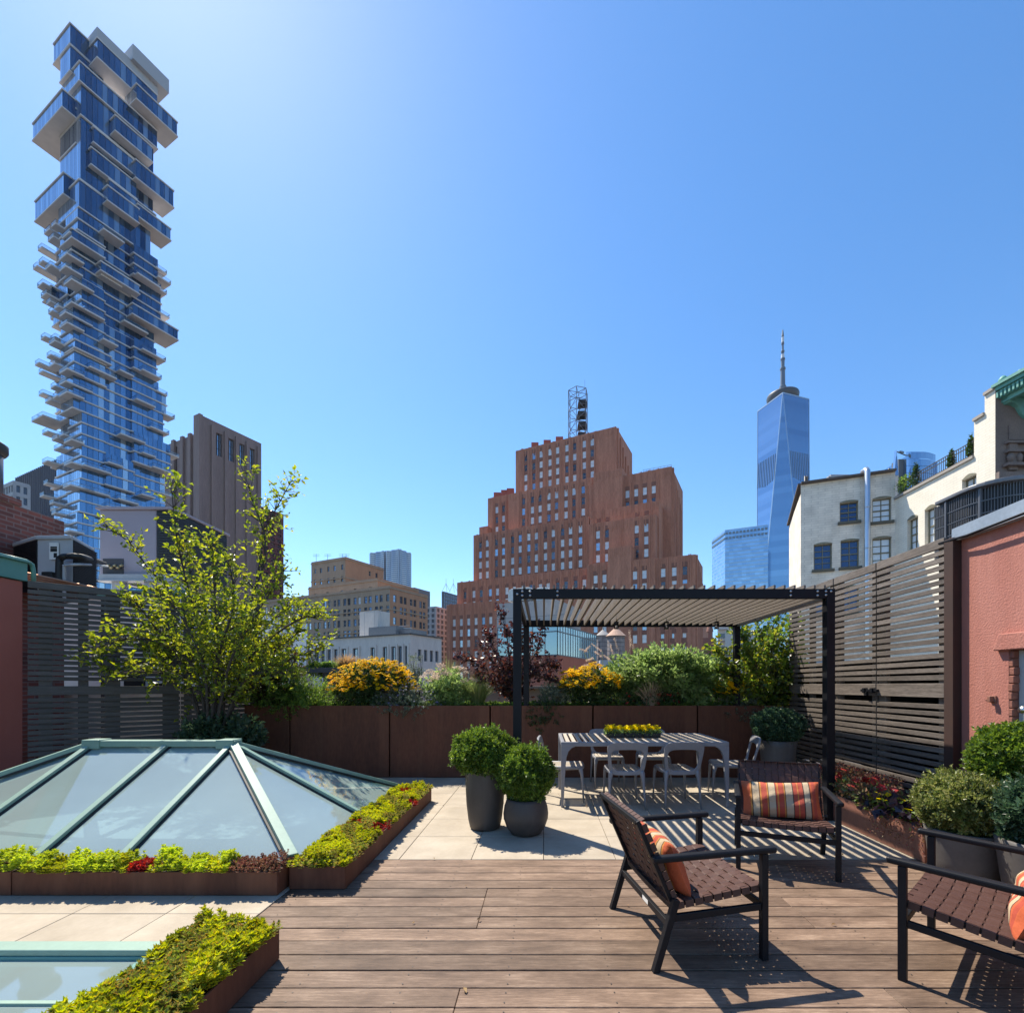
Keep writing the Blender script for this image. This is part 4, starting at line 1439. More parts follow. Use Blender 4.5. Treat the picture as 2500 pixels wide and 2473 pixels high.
def leafy_tree(name, label, cat, stems, leaf, L, dens, twig, seed, r0=.03, dens_low=.3, trunk_mat=None, wr=.62, group=None, sub=2):
    rng = np.random.default_rng(seed)
    rd = random.Random(seed)
    base = stems[0][0]
    o = thing(name, label, cat, base, group=group)
    tb, lp, ld = MB(), [], []
    for st in stems:
        pl = bez(st, 16)
        k = len(pl)
        tb.tube(pl, [r0 * (1 - .88 * i / (k - 1)) + .002 for i in range(k)], 6)
        for i in range(int(k * dens_low), k):
            f = i / (k - 1)
            for _ in range(sub):
                if rd.random() > dens:
                    continue
                ax = (pl[min(i + 1, k - 1)] - pl[max(i - 1, 0)]).normalized()
                out = Vector((rd.gauss(0, 1), rd.gauss(0, 1), rd.gauss(.25, .7))).normalized()
                d = (ax * .75 + out).normalized()
                ln = twig * rd.uniform(.45, 1.2) * (1.15 - .65 * f)
                tw = [pl[i]]
                m = max(3, int(ln / .055))
                dd = d.copy()
                for j in range(m):
                    dd = (dd + Vector((rd.gauss(0, .12), rd.gauss(0, .12), .04 + rd.gauss(0, .1)))).normalized()
                    tw.append(tw[-1] + dd * (ln / m))
                    if j > 0:
                        for s in range(2):
                            lp.append(tw[-1] + Vector((rd.gauss(0, .012), rd.gauss(0, .012), rd.gauss(0, .012))))
                            ld.append((dd * .5 + Vector((rd.gauss(0, 1), rd.gauss(0, 1), rd.gauss(.1, .6))).normalized()))
                tb.tube(tw, [.006 * (1 - .75 * q / m) for q in range(m + 1)], 4)
        for i in range(int(k * .8), k):               # leaves along the tip itself
            for s in range(3):
                lp.append(pl[i] + Vector((rd.gauss(0, .015), rd.gauss(0, .015), rd.gauss(0, .02))))
                ld.append(Vector((rd.gauss(0, 1), rd.gauss(0, 1), rd.gauss(.4, .6))))
    tb.build('trunk', trunk_mat or M['bark'], o, o.location)
    n = len(lp)
    nr = unit(n, rng) * .8 + np.array([0, -.1, .6])
    b = MB().leaves(np.array(lp), np.array(ld), nr, L * rng.uniform(.6, 1.25, n), wr, .16)
    b.build('crown', leaf, o, o.location)
    return o


TB = P(523, 1800, 6.75)
TB.z = .62


def pv(u, v, dy=0.):
    return P(u, v, 6.75 + dy)


stems = [
    [TB, pv(548, 1640), pv(600, 1500, .1), pv(640, 1390, .2), pv(647, 1309, .2), pv(622, 1238, .2), pv(598, 1156, .2)],
    [TB + Vector((.05, .03, 0)), pv(560, 1620, .3), pv(622, 1440, .35), pv(645, 1301, .3), pv(672, 1246, .3), pv(706, 1184, .3)],
    [TB + Vector((-.06, 0, 0)), pv(494, 1581), pv(455, 1420, -.2), pv(431, 1309, -.3), pv(418, 1184, -.3)],
    [TB + Vector((-.08, .05, 0)), pv(495, 1602, .1), pv(420, 1450, .2), pv(360, 1385, .3), pv(318, 1326, .3), pv(262, 1288, .3)],
    [TB + Vector((-.05, -.06, 0)), pv(481, 1644, -.2), pv(400, 1572, -.5), pv(310, 1560, -.6), pv(250, 1578, -.6)],
    [TB + Vector((-.1, -.03, 0)), pv(460, 1668, -.1), pv(370, 1640, -.3), pv(290, 1640, -.4), pv(214, 1608, -.4)],
    [TB + Vector((.02, -.05, 0)), pv(530, 1602, -.2), pv(523, 1435, -.3), pv(519, 1335, -.3)],
    [TB + Vector((.08, 0, 0)), pv(561, 1623, -.1), pv(628, 1498, -.2), pv(692, 1395, -.2)],
    [TB + Vector((.1, .03, 0)), pv(586, 1640), pv(670, 1552, -.1), pv(735, 1510, -.1), pv(770, 1508, -.1)],
    [TB + Vector((.1, -.03, 0)), pv(600, 1660), pv(690, 1615, -.1), pv(782, 1582, -.1)],
    [TB + Vector((0, .08, 0)), pv(520, 1560, .4), pv(470, 1420, .6), pv(455, 1335, .6)],
    [TB + Vector((0, -.1, 0)), pv(535, 1600, -.5), pv(570, 1480, -.6), pv(560, 1370, -.6)],
    [TB + Vector((-.03, -.1, 0)), pv(500, 1640, -.5), pv(440, 1500, -.7), pv(385, 1450, -.7)],
    [TB + Vector((-.05, -.08, 0)), pv(440, 1620, -.3), pv(370, 1520, -.5), pv(330, 1470, -.6)],
    [TB + Vector((.08, -.08, 0)), pv(590, 1670, -.3), pv(650, 1640, -.4), pv(715, 1650, -.4)],
    [TB + Vector((.05, -.1, 0)), pv(555, 1640, -.5), pv(590, 1560, -.7), pv(620, 1520, -.7)],
    [TB + Vector((.08, .08, 0)), pv(600, 1640, .3), pv(680, 1580, .4), pv(730, 1545, .4)],
    [TB + Vector((-.03, .05, 0)), pv(480, 1660, .3), pv(420, 1600, .3), pv(380, 1590, .3)],
    [TB + Vector((0, .1, 0)), pv(560, 1640, .4), pv(640, 1540, .5), pv(700, 1480, .5)],
]
leafy_tree('serviceberry_tree', 'multi-stemmed yellow green tree rising behind the hipped skylight', 'tree', stems, LM['tree'], .07, .92, .50, 5, .022, .24, sub=5)


# ---------------------------------------------------------------- planter shrubs and perennials
def clump(name, label, cat, u0, u1, v0, v1, Y, depth, n, L, mat, seed, wr=.5, lump=.15, shell=.25, jit=.9, up=.3, group=None, base=1.08, stems=10, part='foliage'):
    """loose shrub standing in the planter; the outline is the span seen in the photograph at its own distance"""
    rng = np.random.default_rng(seed)
    a, c = P(u0, v1, Y), P(u1, v0, Y)
    cen = ((a.x + c.x) / 2, Y, (a.z + c.z) / 2)
    r = ((c.x - a.x) / 2, depth, (c.z - a.z) / 2)
    o = thing(name, label, cat, (cen[0], Y, base), group=group)
    b = MB()
    p, d = blob_pts(n // 7, cen, r, shell, lump, rng)
    sprigs(b, p, d, L, 9, L * 1.8, wr, 0, rng, up, jit * .7)
    b.build(part, mat, o, o.location)
    if stems:
        b = MB()
        rd = random.Random(seed)
        for i in range(stems):
            x, y = cen[0] + rd.uniform(-.35, .35) * r[0], Y + rd.uniform(-.3, .3) * depth
            e = (cen[0] + rd.uniform(-.8, .8) * r[0], Y + rd.uniform(-.7, .7) * depth, cen[2] + rd.uniform(-.1, .75) * r[2])
            b.tube([(x, y, base - .03), ((x + e[0]) / 2 + .02, (y + e[1]) / 2, (base + e[2]) / 2 + .05), e], [.008, .006, .003], 5)
        b.build('stem', M['bark'], o, o.location)
    o['_c'] = list(cen)
    o['_r'] = list(r)
    return o


def flowers(o, part, pts, R_, petals, mat, seed, conemat=None, tilt=.5, wr=.5, droop=.05):
    rng = np.random.default_rng(seed)
    n = len(pts)
    pts = np.asarray(pts)
    nrm = unit(n, rng) * tilt + np.array([0, -.35, .9])
    nrm /= np.linalg.norm(nrm, axis=1, keepdims=True)
    t = np.cross(nrm, unit(n, rng))
    t /= np.linalg.norm(t, axis=1, keepdims=True)
    s = np.cross(nrm, t)
    b = MB()
    rad = R_ * rng.uniform(.7, 1.2, n)
    for k in range(petals):
        a = 2 * math.pi * k / petals
        d = t * math.cos(a) + s * math.sin(a) - nrm * droop
        b.leaves(pts + d * rad[:, None] * .1, d, nrm, rad, wr, .05)
    if conemat:
        for p, q, r_ in zip(pts, nrm, rad):
            q = Vector(q)
            p = Vector(p)
            x = q.orthogonal().normalized() * r_ * .24
            y = q.cross(x)
            ring = [p + x * math.cos(a) + y * math.sin(a) for a in (0, 1.257, 2.513, 3.77, 5.027)]
            top = p + q * r_ * .3
            b.add(ring + [top], [(0, 1, 5), (1, 2, 5), (2, 3, 5), (3, 4, 5), (4, 0, 5)], 1)
    b.build(part, [mat, conemat] if conemat else mat, o, o.location)


def dome_pts(o, n, seed, lo=.0, scale=1.0, front=True):
    rng = np.random.default_rng(seed)
    c, r = np.array(o['_c']), np.array(o['_r'])
    d = unit(n * 4, rng)
    d = d[(d[:, 2] > lo)]
    if front:
        d = d[d[:, 1] < .5]
    d = d[:n]
    return c + d * r * scale * (rng.uniform(.80, 1.10, (len(d), 1)) + .10 * np.sin(d[:, :1] * 7 + seed) * np.cos(d[:, 1:2] * 5 + seed))


def grass_tuft(name, label, u, v0, v1, Y, spread, n, mat, seed, cat='grass tuft', w=.008, plumes=0, base=None, lean=0., thing_base=None):
    rng = np.random.default_rng(seed)
    c = P(u, v1, Y)
    h = P(u, v0, Y).z - c.z
    o = thing(name, label, cat, (c.x, Y, c.z))
    a = rng.uniform(0, 6.28, n)
    rr_ = spread * np.sqrt(rng.random(n))
    hh = h * rng.uniform(.6, 1.05, n)
    ex, ey = np.cos(a) * rr_ + lean * hh, np.sin(a) * rr_ * .6
    bx, by = np.cos(a) * rr_ * .18, np.sin(a) * rr_ * .15
    V, T = [], []
    seg = 4
    for i in range(n):
        o4 = len(V)
        px, py = -math.sin(a[i]) * w, math.cos(a[i]) * w
        if abs(px) < w * .4:
            px = w * .6
        for k in range(seg + 1):
            t = k / seg
            q = t ** 1.7
            x = c.x + bx[i] * (1 - q) + ex[i] * q
            y = Y + by[i] * (1 - q) + ey[i] * q
            z = c.z + hh[i] * (t - .28 * t ** 3 * min(1.6, rr_[i] / spread * 1.2))
            s = (1 - t * .85)
            V += [(x - px * s, y - py * s, z), (x + px * s, y + py * s, z)]
        for k in range(seg):
            j = o4 + 2 * k
            T += [(j, j + 1, j + 3), (j, j + 3, j + 2)]
    b = MB()
    b.blocks.append((np.array(V), np.array(T), 0))
    b.build('blades', mat, o, o.location)
    return o


YB = 7.85
clump('trailing_shrub', 'bright green trailing shrub spilling over the tall planter right of the tree', 'shrub', 600, 830, 1640, 1765, 7.62, .34, 5600, .05, LM['mid'], 41)
clump('dark_shrub', 'burgundy tinged shrub low in the tree, against the diagonal slat fence', 'shrub', 575, 745, 1530, 1740, 7.7, .4, 4600, .055, lmat('burgundy_leaf', [(.05, .03, .02), (.09, .05, .025), (.06, .09, .03), (.10, .14, .03)], trans=.45), 42)
clump('hydrangea_leaves', 'low dark green broad-leaved plant at the foot of the tree', 'shrub', 440, 650, 1735, 1850, 6.7, .45, 2600, .085, lmat('hydrangea_leaf', [(.03, .06, .03), (.05, .09, .045), (.075, .12, .06)], trans=.3), 43, wr=.7, base=.35)
s1 = clump('coneflower_clump', 'bigger clump of golden dark-eyed coneflowers left of the purple shrub', 'flowers', 815, 1010, 1610, 1750, 7.8, .42, 5200, .065, LM['dkgreen'], 44)
flowers(s1, 'blossom', dome_pts(s1, 520, 1, -.05), .038, 9, LM['yellow'], 2, LM['cone'])
s2 = clump('catmint', 'silvery catmint hanging over the planter below the bigger coneflowers', 'flowers', 905, 1075, 1665, 1765, 7.58, .3, 4300, .028, LM['grey'], 45)
flowers(s2, 'blossom', dome_pts(s2, 130, 3, -.2), .018, 4, LM['lilac'], 4)
clump('wispy_shrub', 'thin upright pale green shrub behind the coneflowers', 'shrub', 985, 1045, 1585, 1715, 8.15, .2, 900, .035, LM['grey'], 46, shell=.1)
s3 = clump('stonecrop', 'stonecrop with pale pink flower heads left of the purple shrub', 'flowers', 1030, 1160, 1630, 1735, 7.8, .36, 2900, .06, LM['light'], 47, wr=.6)
pp = dome_pts(s3, 26, 5, .25, 1.08)
bb = MB()
rg = np.random.default_rng(6)
for q in pp:
    m_ = 60
    aa = unit(m_, rg) * np.array([.065, .065, .022]) + q
    bb.leaves(aa, unit(m_, rg) + np.array([0, 0, .6]), unit(m_, rg), .02, .8, .1)
bb.build('blossom', LM['pink'], s3, s3.location)
grass_tuft('fountain_grass', 'arching green grass tuft between the stonecrop and the purple shrub', 1165, 1630, 1735, 7.75, .42, 520, LM['grass'], 48, w=.006)
grass_tuft('feather_grass', 'fine pale grass tuft in the shade by the coneflowers', 1095, 1585, 1730, 8.1, .3, 260, LM['grass'], 481, w=.004)
pur = [[P(1250, 1730, 7.95)] + [P(u, v, 7.95 + dy) for u, v, dy in ln] for ln in (
    ((1245, 1640, 0), (1238, 1560, 0), (1222, 1492, 0)), ((1235, 1650, .1), (1205, 1590, .1), (1190, 1545, .1)), ((1260, 1640, -.1), (1275, 1570, -.1), (1262, 1530, -.1)),
    ((1230, 1670, -.1), (1180, 1630, -.15), (1120, 1605, -.2)), ((1270, 1650, .1), (1310, 1590, .15), (1322, 1530, .15)), ((1275, 1660, 0), (1330, 1620, -.1), (1352, 1628, -.1)),
    ((1245, 1660, -.2), (1215, 1630, -.3), (1175, 1580, -.3)), ((1262, 1680, -.2), (1300, 1650, -.3), (1340, 1660, -.35)), ((1250, 1640, .2), (1262, 1580, .25), (1240, 1545, .2)),
    ((1240, 1680, -.1), (1200, 1670, -.2), (1165, 1655, -.2)), ((1262, 1690, 0), (1285, 1640, 0), (1300, 1560, 0)))]
leafy_tree('purple_shrub', 'dark purple leaved shrub behind the pergola post', 'shrub', pur, LM['purple'], .066, .9, .26, 49, .012, .18, wr=.75, sub=5)
clump('shade_trailer', 'dark trailing plant hanging down the planter beside the back pergola post', 'plant', 1275, 1375, 1700, 1790, 7.5, .16, 1500, .035, LM['dkgreen'], 50)
clump('blue_juniper', 'grey green low shrub between the purple shrub and the smaller coneflowers', 'shrub', 1310, 1395, 1655, 1735, 7.75, .3, 2200, .035, LM['grey'], 501)
s4 = clump('coneflower_clump', 'smaller clump of golden dark-eyed coneflowers under the pergola', 'flowers', 1362, 1520, 1625, 1735, 7.75, .4, 3000, .06, LM['dkgreen'], 51)
flowers(s4, 'blossom', dome_pts(s4, 250, 7, .0), .042, 9, LM['yellow'], 8, LM['cone'])
s5 = clump('big_light_shrub', 'broad light green shrub behind the dining table, widest of the planting', 'shrub', 1475, 1765, 1575, 1735, 8.0, .55, 11500, .092, LM['light'], 52, lump=.28, stems=30, shell=.35, wr=.58)
grass_tuft('stalky_grass', 'pale stalks of a grass tuft in front of the broad light green shrub', 1590, 1640, 1738, 7.62, .42, 170, LM['plume'], 53, w=.006)
zin = thing('zinnia_row', 'low red zinnias along the planter rim behind the table', 'flowers', P(1580, 1722, 7.62))
rg = np.random.default_rng(9)
zp = np.array([P(u, v, 7.6 + rg.uniform(-.08, .1)) for u, v in zip(rg.uniform(1480, 1660, 34), rg.uniform(1690, 1722, 34))])
flowers(zin, 'blossom', zp, .028, 8, LM['scarlet'], 10, None, .8, .8)
b = MB()
lp_ = np.repeat(zp, 30, 0) + rg.normal(0, .06, (34 * 30, 3)) + np.array([0, .03, -.04])
b.leaves(lp_, unit(len(lp_), rg), unit(len(lp_), rg), .05, .5)
b.build('foliage', LM['dkgreen'], zin, zin.location)
s6 = clump('yellow_daisies', 'small patch of yellow daisies beside the back right pergola post', 'flowers', 1742, 1815, 1650, 1735, 7.75, .3, 1500, .045, LM['mid'], 54)
flowers(s6, 'blossom', dome_pts(s6, 90, 11, .0), .04, 8, LM['yellow'], 12)
clump('silver_trailer', 'fine silvery trailing plant at the foot of the viburnum', 'plant', 1745, 1885, 1690, 1775, 7.6, .25, 3000, .026, LM['grey'], 55)
vib = [[P(1885, 1740, 7.9)] + [P(u, v, 7.9 + dy) for u, v, dy in ln] for ln in (
    ((1880, 1640, .1), (1875, 1570, .15), (1900, 1500, .2)), ((1860, 1660, 0), (1845, 1590, 0), (1850, 1520, 0)), ((1900, 1650, -.2), (1925, 1570, -.3), (1945, 1520, -.3)),
    ((1850, 1680, .1), (1820, 1620, .2), (1815, 1560, .2)), ((1830, 1690, 0), (1790, 1630, -.1), (1750, 1590, -.2)), ((1840, 1700, -.2), (1800, 1660, -.3), (1765, 1640, -.3)),
    ((1905, 1680, -.3), (1935, 1630, -.4), (1950, 1590, -.4)), ((1890, 1690, -.3), (1880, 1620, -.4), (1890, 1560, -.4)), ((1920, 1700, -.2), (1940, 1670, -.3), (1945, 1640, -.3)),
    ((1870, 1700, -.3), (1850, 1640, -.45), (1835, 1600, -.45)), ((1870, 1680, .2), (1830, 1580, .3), (1800, 1530, .3)))]
leafy_tree('viburnum', 'tall glossy green viburnum in the corner between planters and slat fence', 'shrub', vib, LM['viburnum'], .080, 1.0, .40, 56, .012, .12, wr=.72, sub=6)
tag(sedum('corner_ground_cover', 'low green ground cover under the planting of the tall planters', -4.7, 3.8, 7.56, 8.2, 1.05, 2600, .09, LM['mid'], 57, .045, .0, k=8), 'low green ground cover under the planting of the tall planters', 'ground cover', kind='stuff')
# arching plumes
pl = thing('plume_grass', 'fountain grass with pale nodding plumes behind the smaller coneflowers', 'grass tuft', P(1490, 1735, 8.2))
b, b2 = MB(), MB()
rd = random.Random(4)
for u, v, u2, v2 in ((1440, 1578, 1425, 1592), (1445, 1572, 1470, 1590), (1452, 1590, 1470, 1604), (1432, 1612, 1450, 1606), (1420, 1628, 1440, 1620), (1500, 1560, 1510, 1590),
                     (1536, 1540, 1540, 1580), (1490, 1575, 1498, 1600), (1540, 1560, 1552, 1600), (1416, 1585, 1436, 1590), (1475, 1600, 1490, 1612)):
    tip, st = P(u, v, 8.2), P(u2, v2, 8.2)
    base = P(1485 + rd.uniform(-12, 12), 1735, 8.2)
    b.tube([base, (base + st) / 2 + Vector((0, 0, .1)), st], [.004, .003, .003], 4)
    m_ = 120
    t = rg.random((m_, 1))
    pp = np.array(st)[None] * (1 - t) + np.array(tip)[None] * t + rg.normal(0, .008, (m_, 3))
    dd = np.array(tip - st)[None] / (tip - st).length + unit(m_, rg) * .7
    b2.leaves(pp, dd, unit(m_, rg), .03, .12, .02)
b.build('stem', LM['grass'], pl, pl.location)
b2.build('plume', LM['plume'], pl, pl.location)
grass_tuft('plume_grass_base', 'green grass tuft under the nodding plumes', 1480, 1640, 1735, 8.2, .4, 240, LM['grass'], 58, w=.005)

# ---------------------------------------------------------------- flower trough on the right
tr = thing('begonia_plant', 'red begonias with bronze leaves at the far end of the rusty trough', 'flowers', (3.35, 4.95, .26))
rg = np.random.default_rng(61)


def bed(o, part, x0, x1, y0, y1, z0, z1, n, L, mat, wr=.6):
    p = np.stack([rg.uniform(x0, x1, n), rg.uniform(y0, y1, n), z0 + (z1 - z0) * rg.random(n) ** .7], 1)
    MB().leaves(p, unit(n, rg) + np.array([-.2, -.2, .3]), unit(n, rg) + np.array([0, 0, .8]), L * rg.uniform(.7, 1.2, n), wr).build(part, mat, o, o.location)


bronze = lmat('bronze_leaf', [(.12, .13, .04), (.22, .11, .07), (.10, .16, .05), (.28, .17, .12)], trans=.35, rough=.3)
bed(tr, 'foliage', 3.10, 3.6, 4.45, 5.7, .25, .42, 900, .06, bronze)
flowers(tr, 'blossom', np.stack([rg.uniform(3.15, 3.55, 22), rg.uniform(4.5, 5.6, 22), rg.uniform(.42, .52, 22)], 1), .042, 6, LM['scarlet'], 62, None, .8, .9)
tr = thing('heuchera_plant', 'glossy near-black leaves in the middle of the rusty trough', 'plant', (3.35, 4.3, .26))
bed(tr, 'foliage', 3.08, 3.55, 3.95, 4.6, .24, .40, 240, .10, LM['black'], .8)
tr = thing('pansy_plant', 'yellow pansies among dark leaves in the rusty trough', 'flowers', (3.35, 4.2, .26))
bed(tr, 'foliage', 3.1, 3.6, 3.9, 4.7, .24, .38, 620, .05, LM['mid'])
flowers(tr, 'blossom', np.stack([rg.uniform(3.12, 3.6, 14), rg.uniform(3.95, 4.75, 14), rg.uniform(.38, .46, 14)], 1), .03, 5, LM['lemon'], 63, None, .6, .9)
tr = thing('creeping_sedum', 'pinkish trailing sedum hanging over the near corner of the rusty trough', 'sedum', (3.12, 3.95, .26))
p = np.stack([rg.uniform(3.08, 3.2, 520), rg.uniform(3.82, 4.5, 520), .29 - .22 * rg.random(520) ** 2.2], 1)
p[:, 2] += np.where(p[:, 0] > 3.14, .03, 0)
MB().leaves(p, unit(520, rg) + np.array([0, 0, -.2]), unit(520, rg), .022, .55).build('foliage', LM['redsedum'], tr, tr.location)
tr = thing('dark_sedum', 'dark red sedum in the small trough against the gate', 'sedum', (3.66, 5.5, .34))
bed(tr, 'foliage', 3.48, 3.85, 4.98, 6.1, .33, .47, 1900, .026, LM['redsedum'])

# ---------------------------------------------------------------- pansy trays on the table
tray = None
for i in range(3):
    lb = ('black tray of yellow pansies on the table, leftmost of the three', 'black tray of yellow pansies on the table, between two others', 'black tray of yellow pansies on the table, rightmost of the three')[i]
    x = .93 + i * .235
    if tray is None:
        tray = thing('pansy_tray', lb, 'flower tray', (x, 6.16, TZ), group='pansy trays on the table')
        b = MB().box(-.105, .105, -.08, .08, .001, .012).box(-.112, -.1, -.086, .086, .012, .06).box(.1, .112, -.086, .086, .012, .06).box(-.1, .1, -.086, -.078, .012, .06).box(-.1, .1, .078, .086, .012, .06)
        for xx in (-.035, .035):
            b.box(xx - .003, xx + .003, -.078, .078, .012, .05)
        b.build('tray', M['rubber'], tray, bevel=.004)
        n = 420
        p = np.stack([rg.uniform(-.115, .115, n), rg.uniform(-.09, .09, n), .04 + .055 * rg.random(n)], 1)
        MB().leaves(p, unit(n, rg) + np.array([0, 0, .4]), unit(n, rg), .035, .6).build('foliage', LM['light'], tray)
        flowers(tray, 'blossom', np.array(tray.location) + np.stack([rg.uniform(-.115, .115, 42), rg.uniform(-.09, .09, 42), rg.uniform(.105, .155, 42)], 1), .033, 5, LM['lemon'], 64, None, .8, .95)
    else:
        dup(tray, (x, 6.16 + (.01 if i == 1 else 0), TZ), [0, 3.14, .03][i], lb)
for o in COL.objects:
    for k in ('_c', '_r'):
        if k in o:
            del o[k]
# ---------------------------------------------------------------- the city grid lies at an angle to the terrace
GA = R(25.6)
sa, ca = math.sin(GA), math.cos(GA)
E1, E2 = Vector((sa, ca, 0)), Vector((-ca, sa, 0))   # E1 runs right-and-away, E2 left-and-away
GZ = -25.0
CM = {}


def streaky(name, c1, c2, rough=.85, scale=.12, st=(3, 3, .35), fine=.12, spec=.3):
    return pmat(name, c1, c2, rough=rough, scale=scale, stretch=st, fine=fine, spec=spec)


CM['brown'] = streaky('brown_brick_tower', (.53, .235, .148), (.35, .147, .092), fine=.2)
CM['brown2'] = streaky('brown_brick_trim', (.40, .17, .11), (.32, .13, .09))
CM['tan'] = streaky('tan_brick', (.40, .295, .21), (.33, .24, .175))
CM['tan2'] = streaky('sunlit_tan_brick', (.46, .25, .15), (.40, .21, .13))  # right faces of the tan brick, sunlight put into the colour
CM['conc'] = streaky('brown_granite', (.30, .22, .20), (.22, .165, .155), scale=.06)
CM['pale'] = streaky('pale_limestone', (.56, .52, .48), (.48, .45, .42), scale=.4)
CM['greyst'] = streaky('grey_stone', (.42, .43, .44), (.34, .35, .37))
CM['slate'] = pmat('slate_metal', (.09, .105, .125), (.12, .135, .155), rough=.5)
CM['darkred'] = streaky('dark_red_facade', (.15, .055, .055), (.11, .045, .05))
CM['dkgrey'] = streaky('dark_grey_facade', (.115, .12, .15), (.09, .095, .12))
CM['jslab'] = pmat('balcony_concrete', (.66, .61, .58), (.57, .53, .51), rough=.8, scale=.3)
CM['jglass'] = glass_mat('tower_glass', (.06, .14, .26), (.20, .34, .52), rough=.05, metal=.75, c3=(.48, .56, .64))
CM['jglass2'] = glass_mat('sky_toned_tower_glass', (.22, .31, .44), (.46, .58, .72), rough=.07, metal=.75)  # left faces, paler: sky reflection put into the glass colour
CM['rail'] = pane_mat('rail_glass', (.78, .86, .92), dirt_sheen=.05)
CM['wpane'] = glass_mat('blind_window', (.85, .86, .86), (.60, .66, .74), rough=.25, metal=.1)
CM['bpane'] = glass_mat('blue_window', (.16, .24, .36), (.40, .52, .66), rough=.08, metal=.6)
CM['dpane'] = glass_mat('dark_window', (.03, .035, .045), (.08, .10, .14), rough=.08, metal=.3)
CM['navy'] = glass_mat('navy_window', (.02, .04, .10), (.04, .08, .18), rough=.05, metal=.4)
CM['wframe'] = pmat('window_frame', (.50, .48, .45), rough=.6)
CM['dframe'] = pmat('dark_window_frame', (.05, .05, .055), rough=.5)
CM['olive'] = pmat('olive_frame', (.17, .155, .10), (.22, .20, .135), rough=.6)
CM['wtc'] = glass_mat('blue_tower_glass', (.20, .33, .48), (.29, .43, .58), rough=.08, metal=.85)
CM['wtc7'] = glass_mat('blue_slab_glass', (.26, .40, .55), (.38, .54, .70), rough=.1, metal=.8)


class City:
    """building frame with its nearest corner seen at (u, *) and Y metres ahead"""

    def __init__(s, u, Y, ang=None):
        s.C = Vector(((u - CX) / F * Y, Y, 0))
        a = GA if ang is None else ang
        s.sa, s.ca = math.sin(a), math.cos(a)
        s.E1, s.E2 = Vector((s.sa, s.ca, 0)), Vector((-s.ca, s.sa, 0))

    def pt(s, S, T, z=0.):
        p = s.C + s.E1 * S + s.E2 * T
        return Vector((p.x, p.y, z))

    def t(s, u, S=0.):
        k = (u - CX) / F
        return (s.C.x + S * s.sa - k * (s.C.y + S * s.ca)) / (s.ca + k * s.sa)

    def s_(s, u, T=0.):
        k = (u - CX) / F
        return (k * (s.C.y + T * s.sa) - s.C.x + T * s.ca) / (s.sa - k * s.ca)

    def z(s, v, S=0., T=0.):
        return EYE + (HZ - v) / F * s.pt(S, T).y

    def block(s, b, s0, s1, t0, t1, z0, z1, front=(), right=(), depth=.35, m=0, mr=None, ms=None):
        """front wall faces -E1, right wall faces -E2; openings are (x0, x1, z0, z1) along each"""
        b.wall(s.pt(s0, t0), s.E2, -s.E1, t1 - t0, z0, z1, front, depth, m, mr)
        b.wall(s.pt(s0, t0), s.E1, -s.E2, s1 - s0, z0, z1, right, depth, m if ms is None else ms, mr)
        p = [s.pt(s0, t0, z1), s.pt(s1, t0, z1), s.pt(s1, t1, z1), s.pt(s0, t1, z1)]
        b.quad(*p, m)
        q = [s.pt(s1, t0, z0), s.pt(s1, t1, z0), s.pt(s0, t1, z0)]
        b.quad(q[0], q[1], p[2], p[1], m)
        b.quad(q[1], q[2], p[3], p[2], m)
        if z0 > GZ + 1:
            b.quad(s.pt(s0, t0, z0), s.pt(s1, t0, z0), q[1], q[2], m)


WMESH = {}


def win_mesh(w, h, kind):
    """one framed window w x h, centred on x, sill at z 0, outside towards -Y of the mesh"""
    k = (round(w, 2), round(h, 2), kind)
    if k in WMESH:
        return WMESH[k]
    b = MB()
    win_geo(b, w, h, kind)
    o = b.build('window', WKIND[kind][0])
    me = o.data
    bpy.data.objects.remove(o)
    WMESH[k] = me
    return me


WKIND = {'blind': ([CM['wpane'], CM['wframe']], 'sash4'), 'blue': ([CM['bpane'], CM['wframe']], 'sash'), 'dark': ([CM['dpane'], CM['wframe']], 'sash'),
         'darkf': ([CM['dpane'], CM['dframe']], 'sash'), 'bluef': ([CM['bpane'], CM['dframe']], 'sash2'), 'navy': ([CM['navy'], CM['olive']], 'six'), 'shade': ([CM['wpane'], CM['olive']], 'six'),
         'tall': ([CM['bpane'], CM['dframe']], 'mull'), 'brownw': ([CM['dpane'], CM['brown2']], 'sash')}


def win_geo(b, w, h, kind, T=None):
    st = WKIND[kind][1]
    f = min(.14 * w, .12)
    if st == 'six':
        f = .075
    vs = [(-w / 2, .03, 0), (w / 2, .03, 0), (w / 2, .03, h), (-w / 2, .03, h)]
    if T is not None:
        vs = [T @ Vector(p) for p in vs]
    if st in ('sash', 'sash2', 'sash4', 'six', 'mull'):
        b.quad(*vs, 0)
    bx = lambda *q: b.box(*q, 1, T)
    bx(-w / 2, -w / 2 + f, -.03, .02, 0, h)
    bx(w / 2 - f, w / 2, -.03, .02, 0, h)
    bx(-w / 2 + f, w / 2 - f, -.03, .02, h - f, h)
    bx(-w / 2 + f, w / 2 - f, -.03, .02, 0, f)
    if st != 'mull':
        bx(-w / 2 + f, w / 2 - f, -.04, .018, h * .5 - f / 2, h * .5 + f / 2)
    if st == 'sash4':
        for i in (1, 2, 3):
            x = -w / 2 + w * i / 4
            bx(x - f * .3, x + f * .3, -.02, .016, f, h - f)
    if st in ('six', 'mull'):
        bx(-f * .3, f * .3, -.02, .016, f, h - f)
    if st == 'six':
        for q in (.26, .74):
            bx(-w / 2 + f, w / 2 - f, -.02, .014, h * q - f * .3, h * q + f * .3)


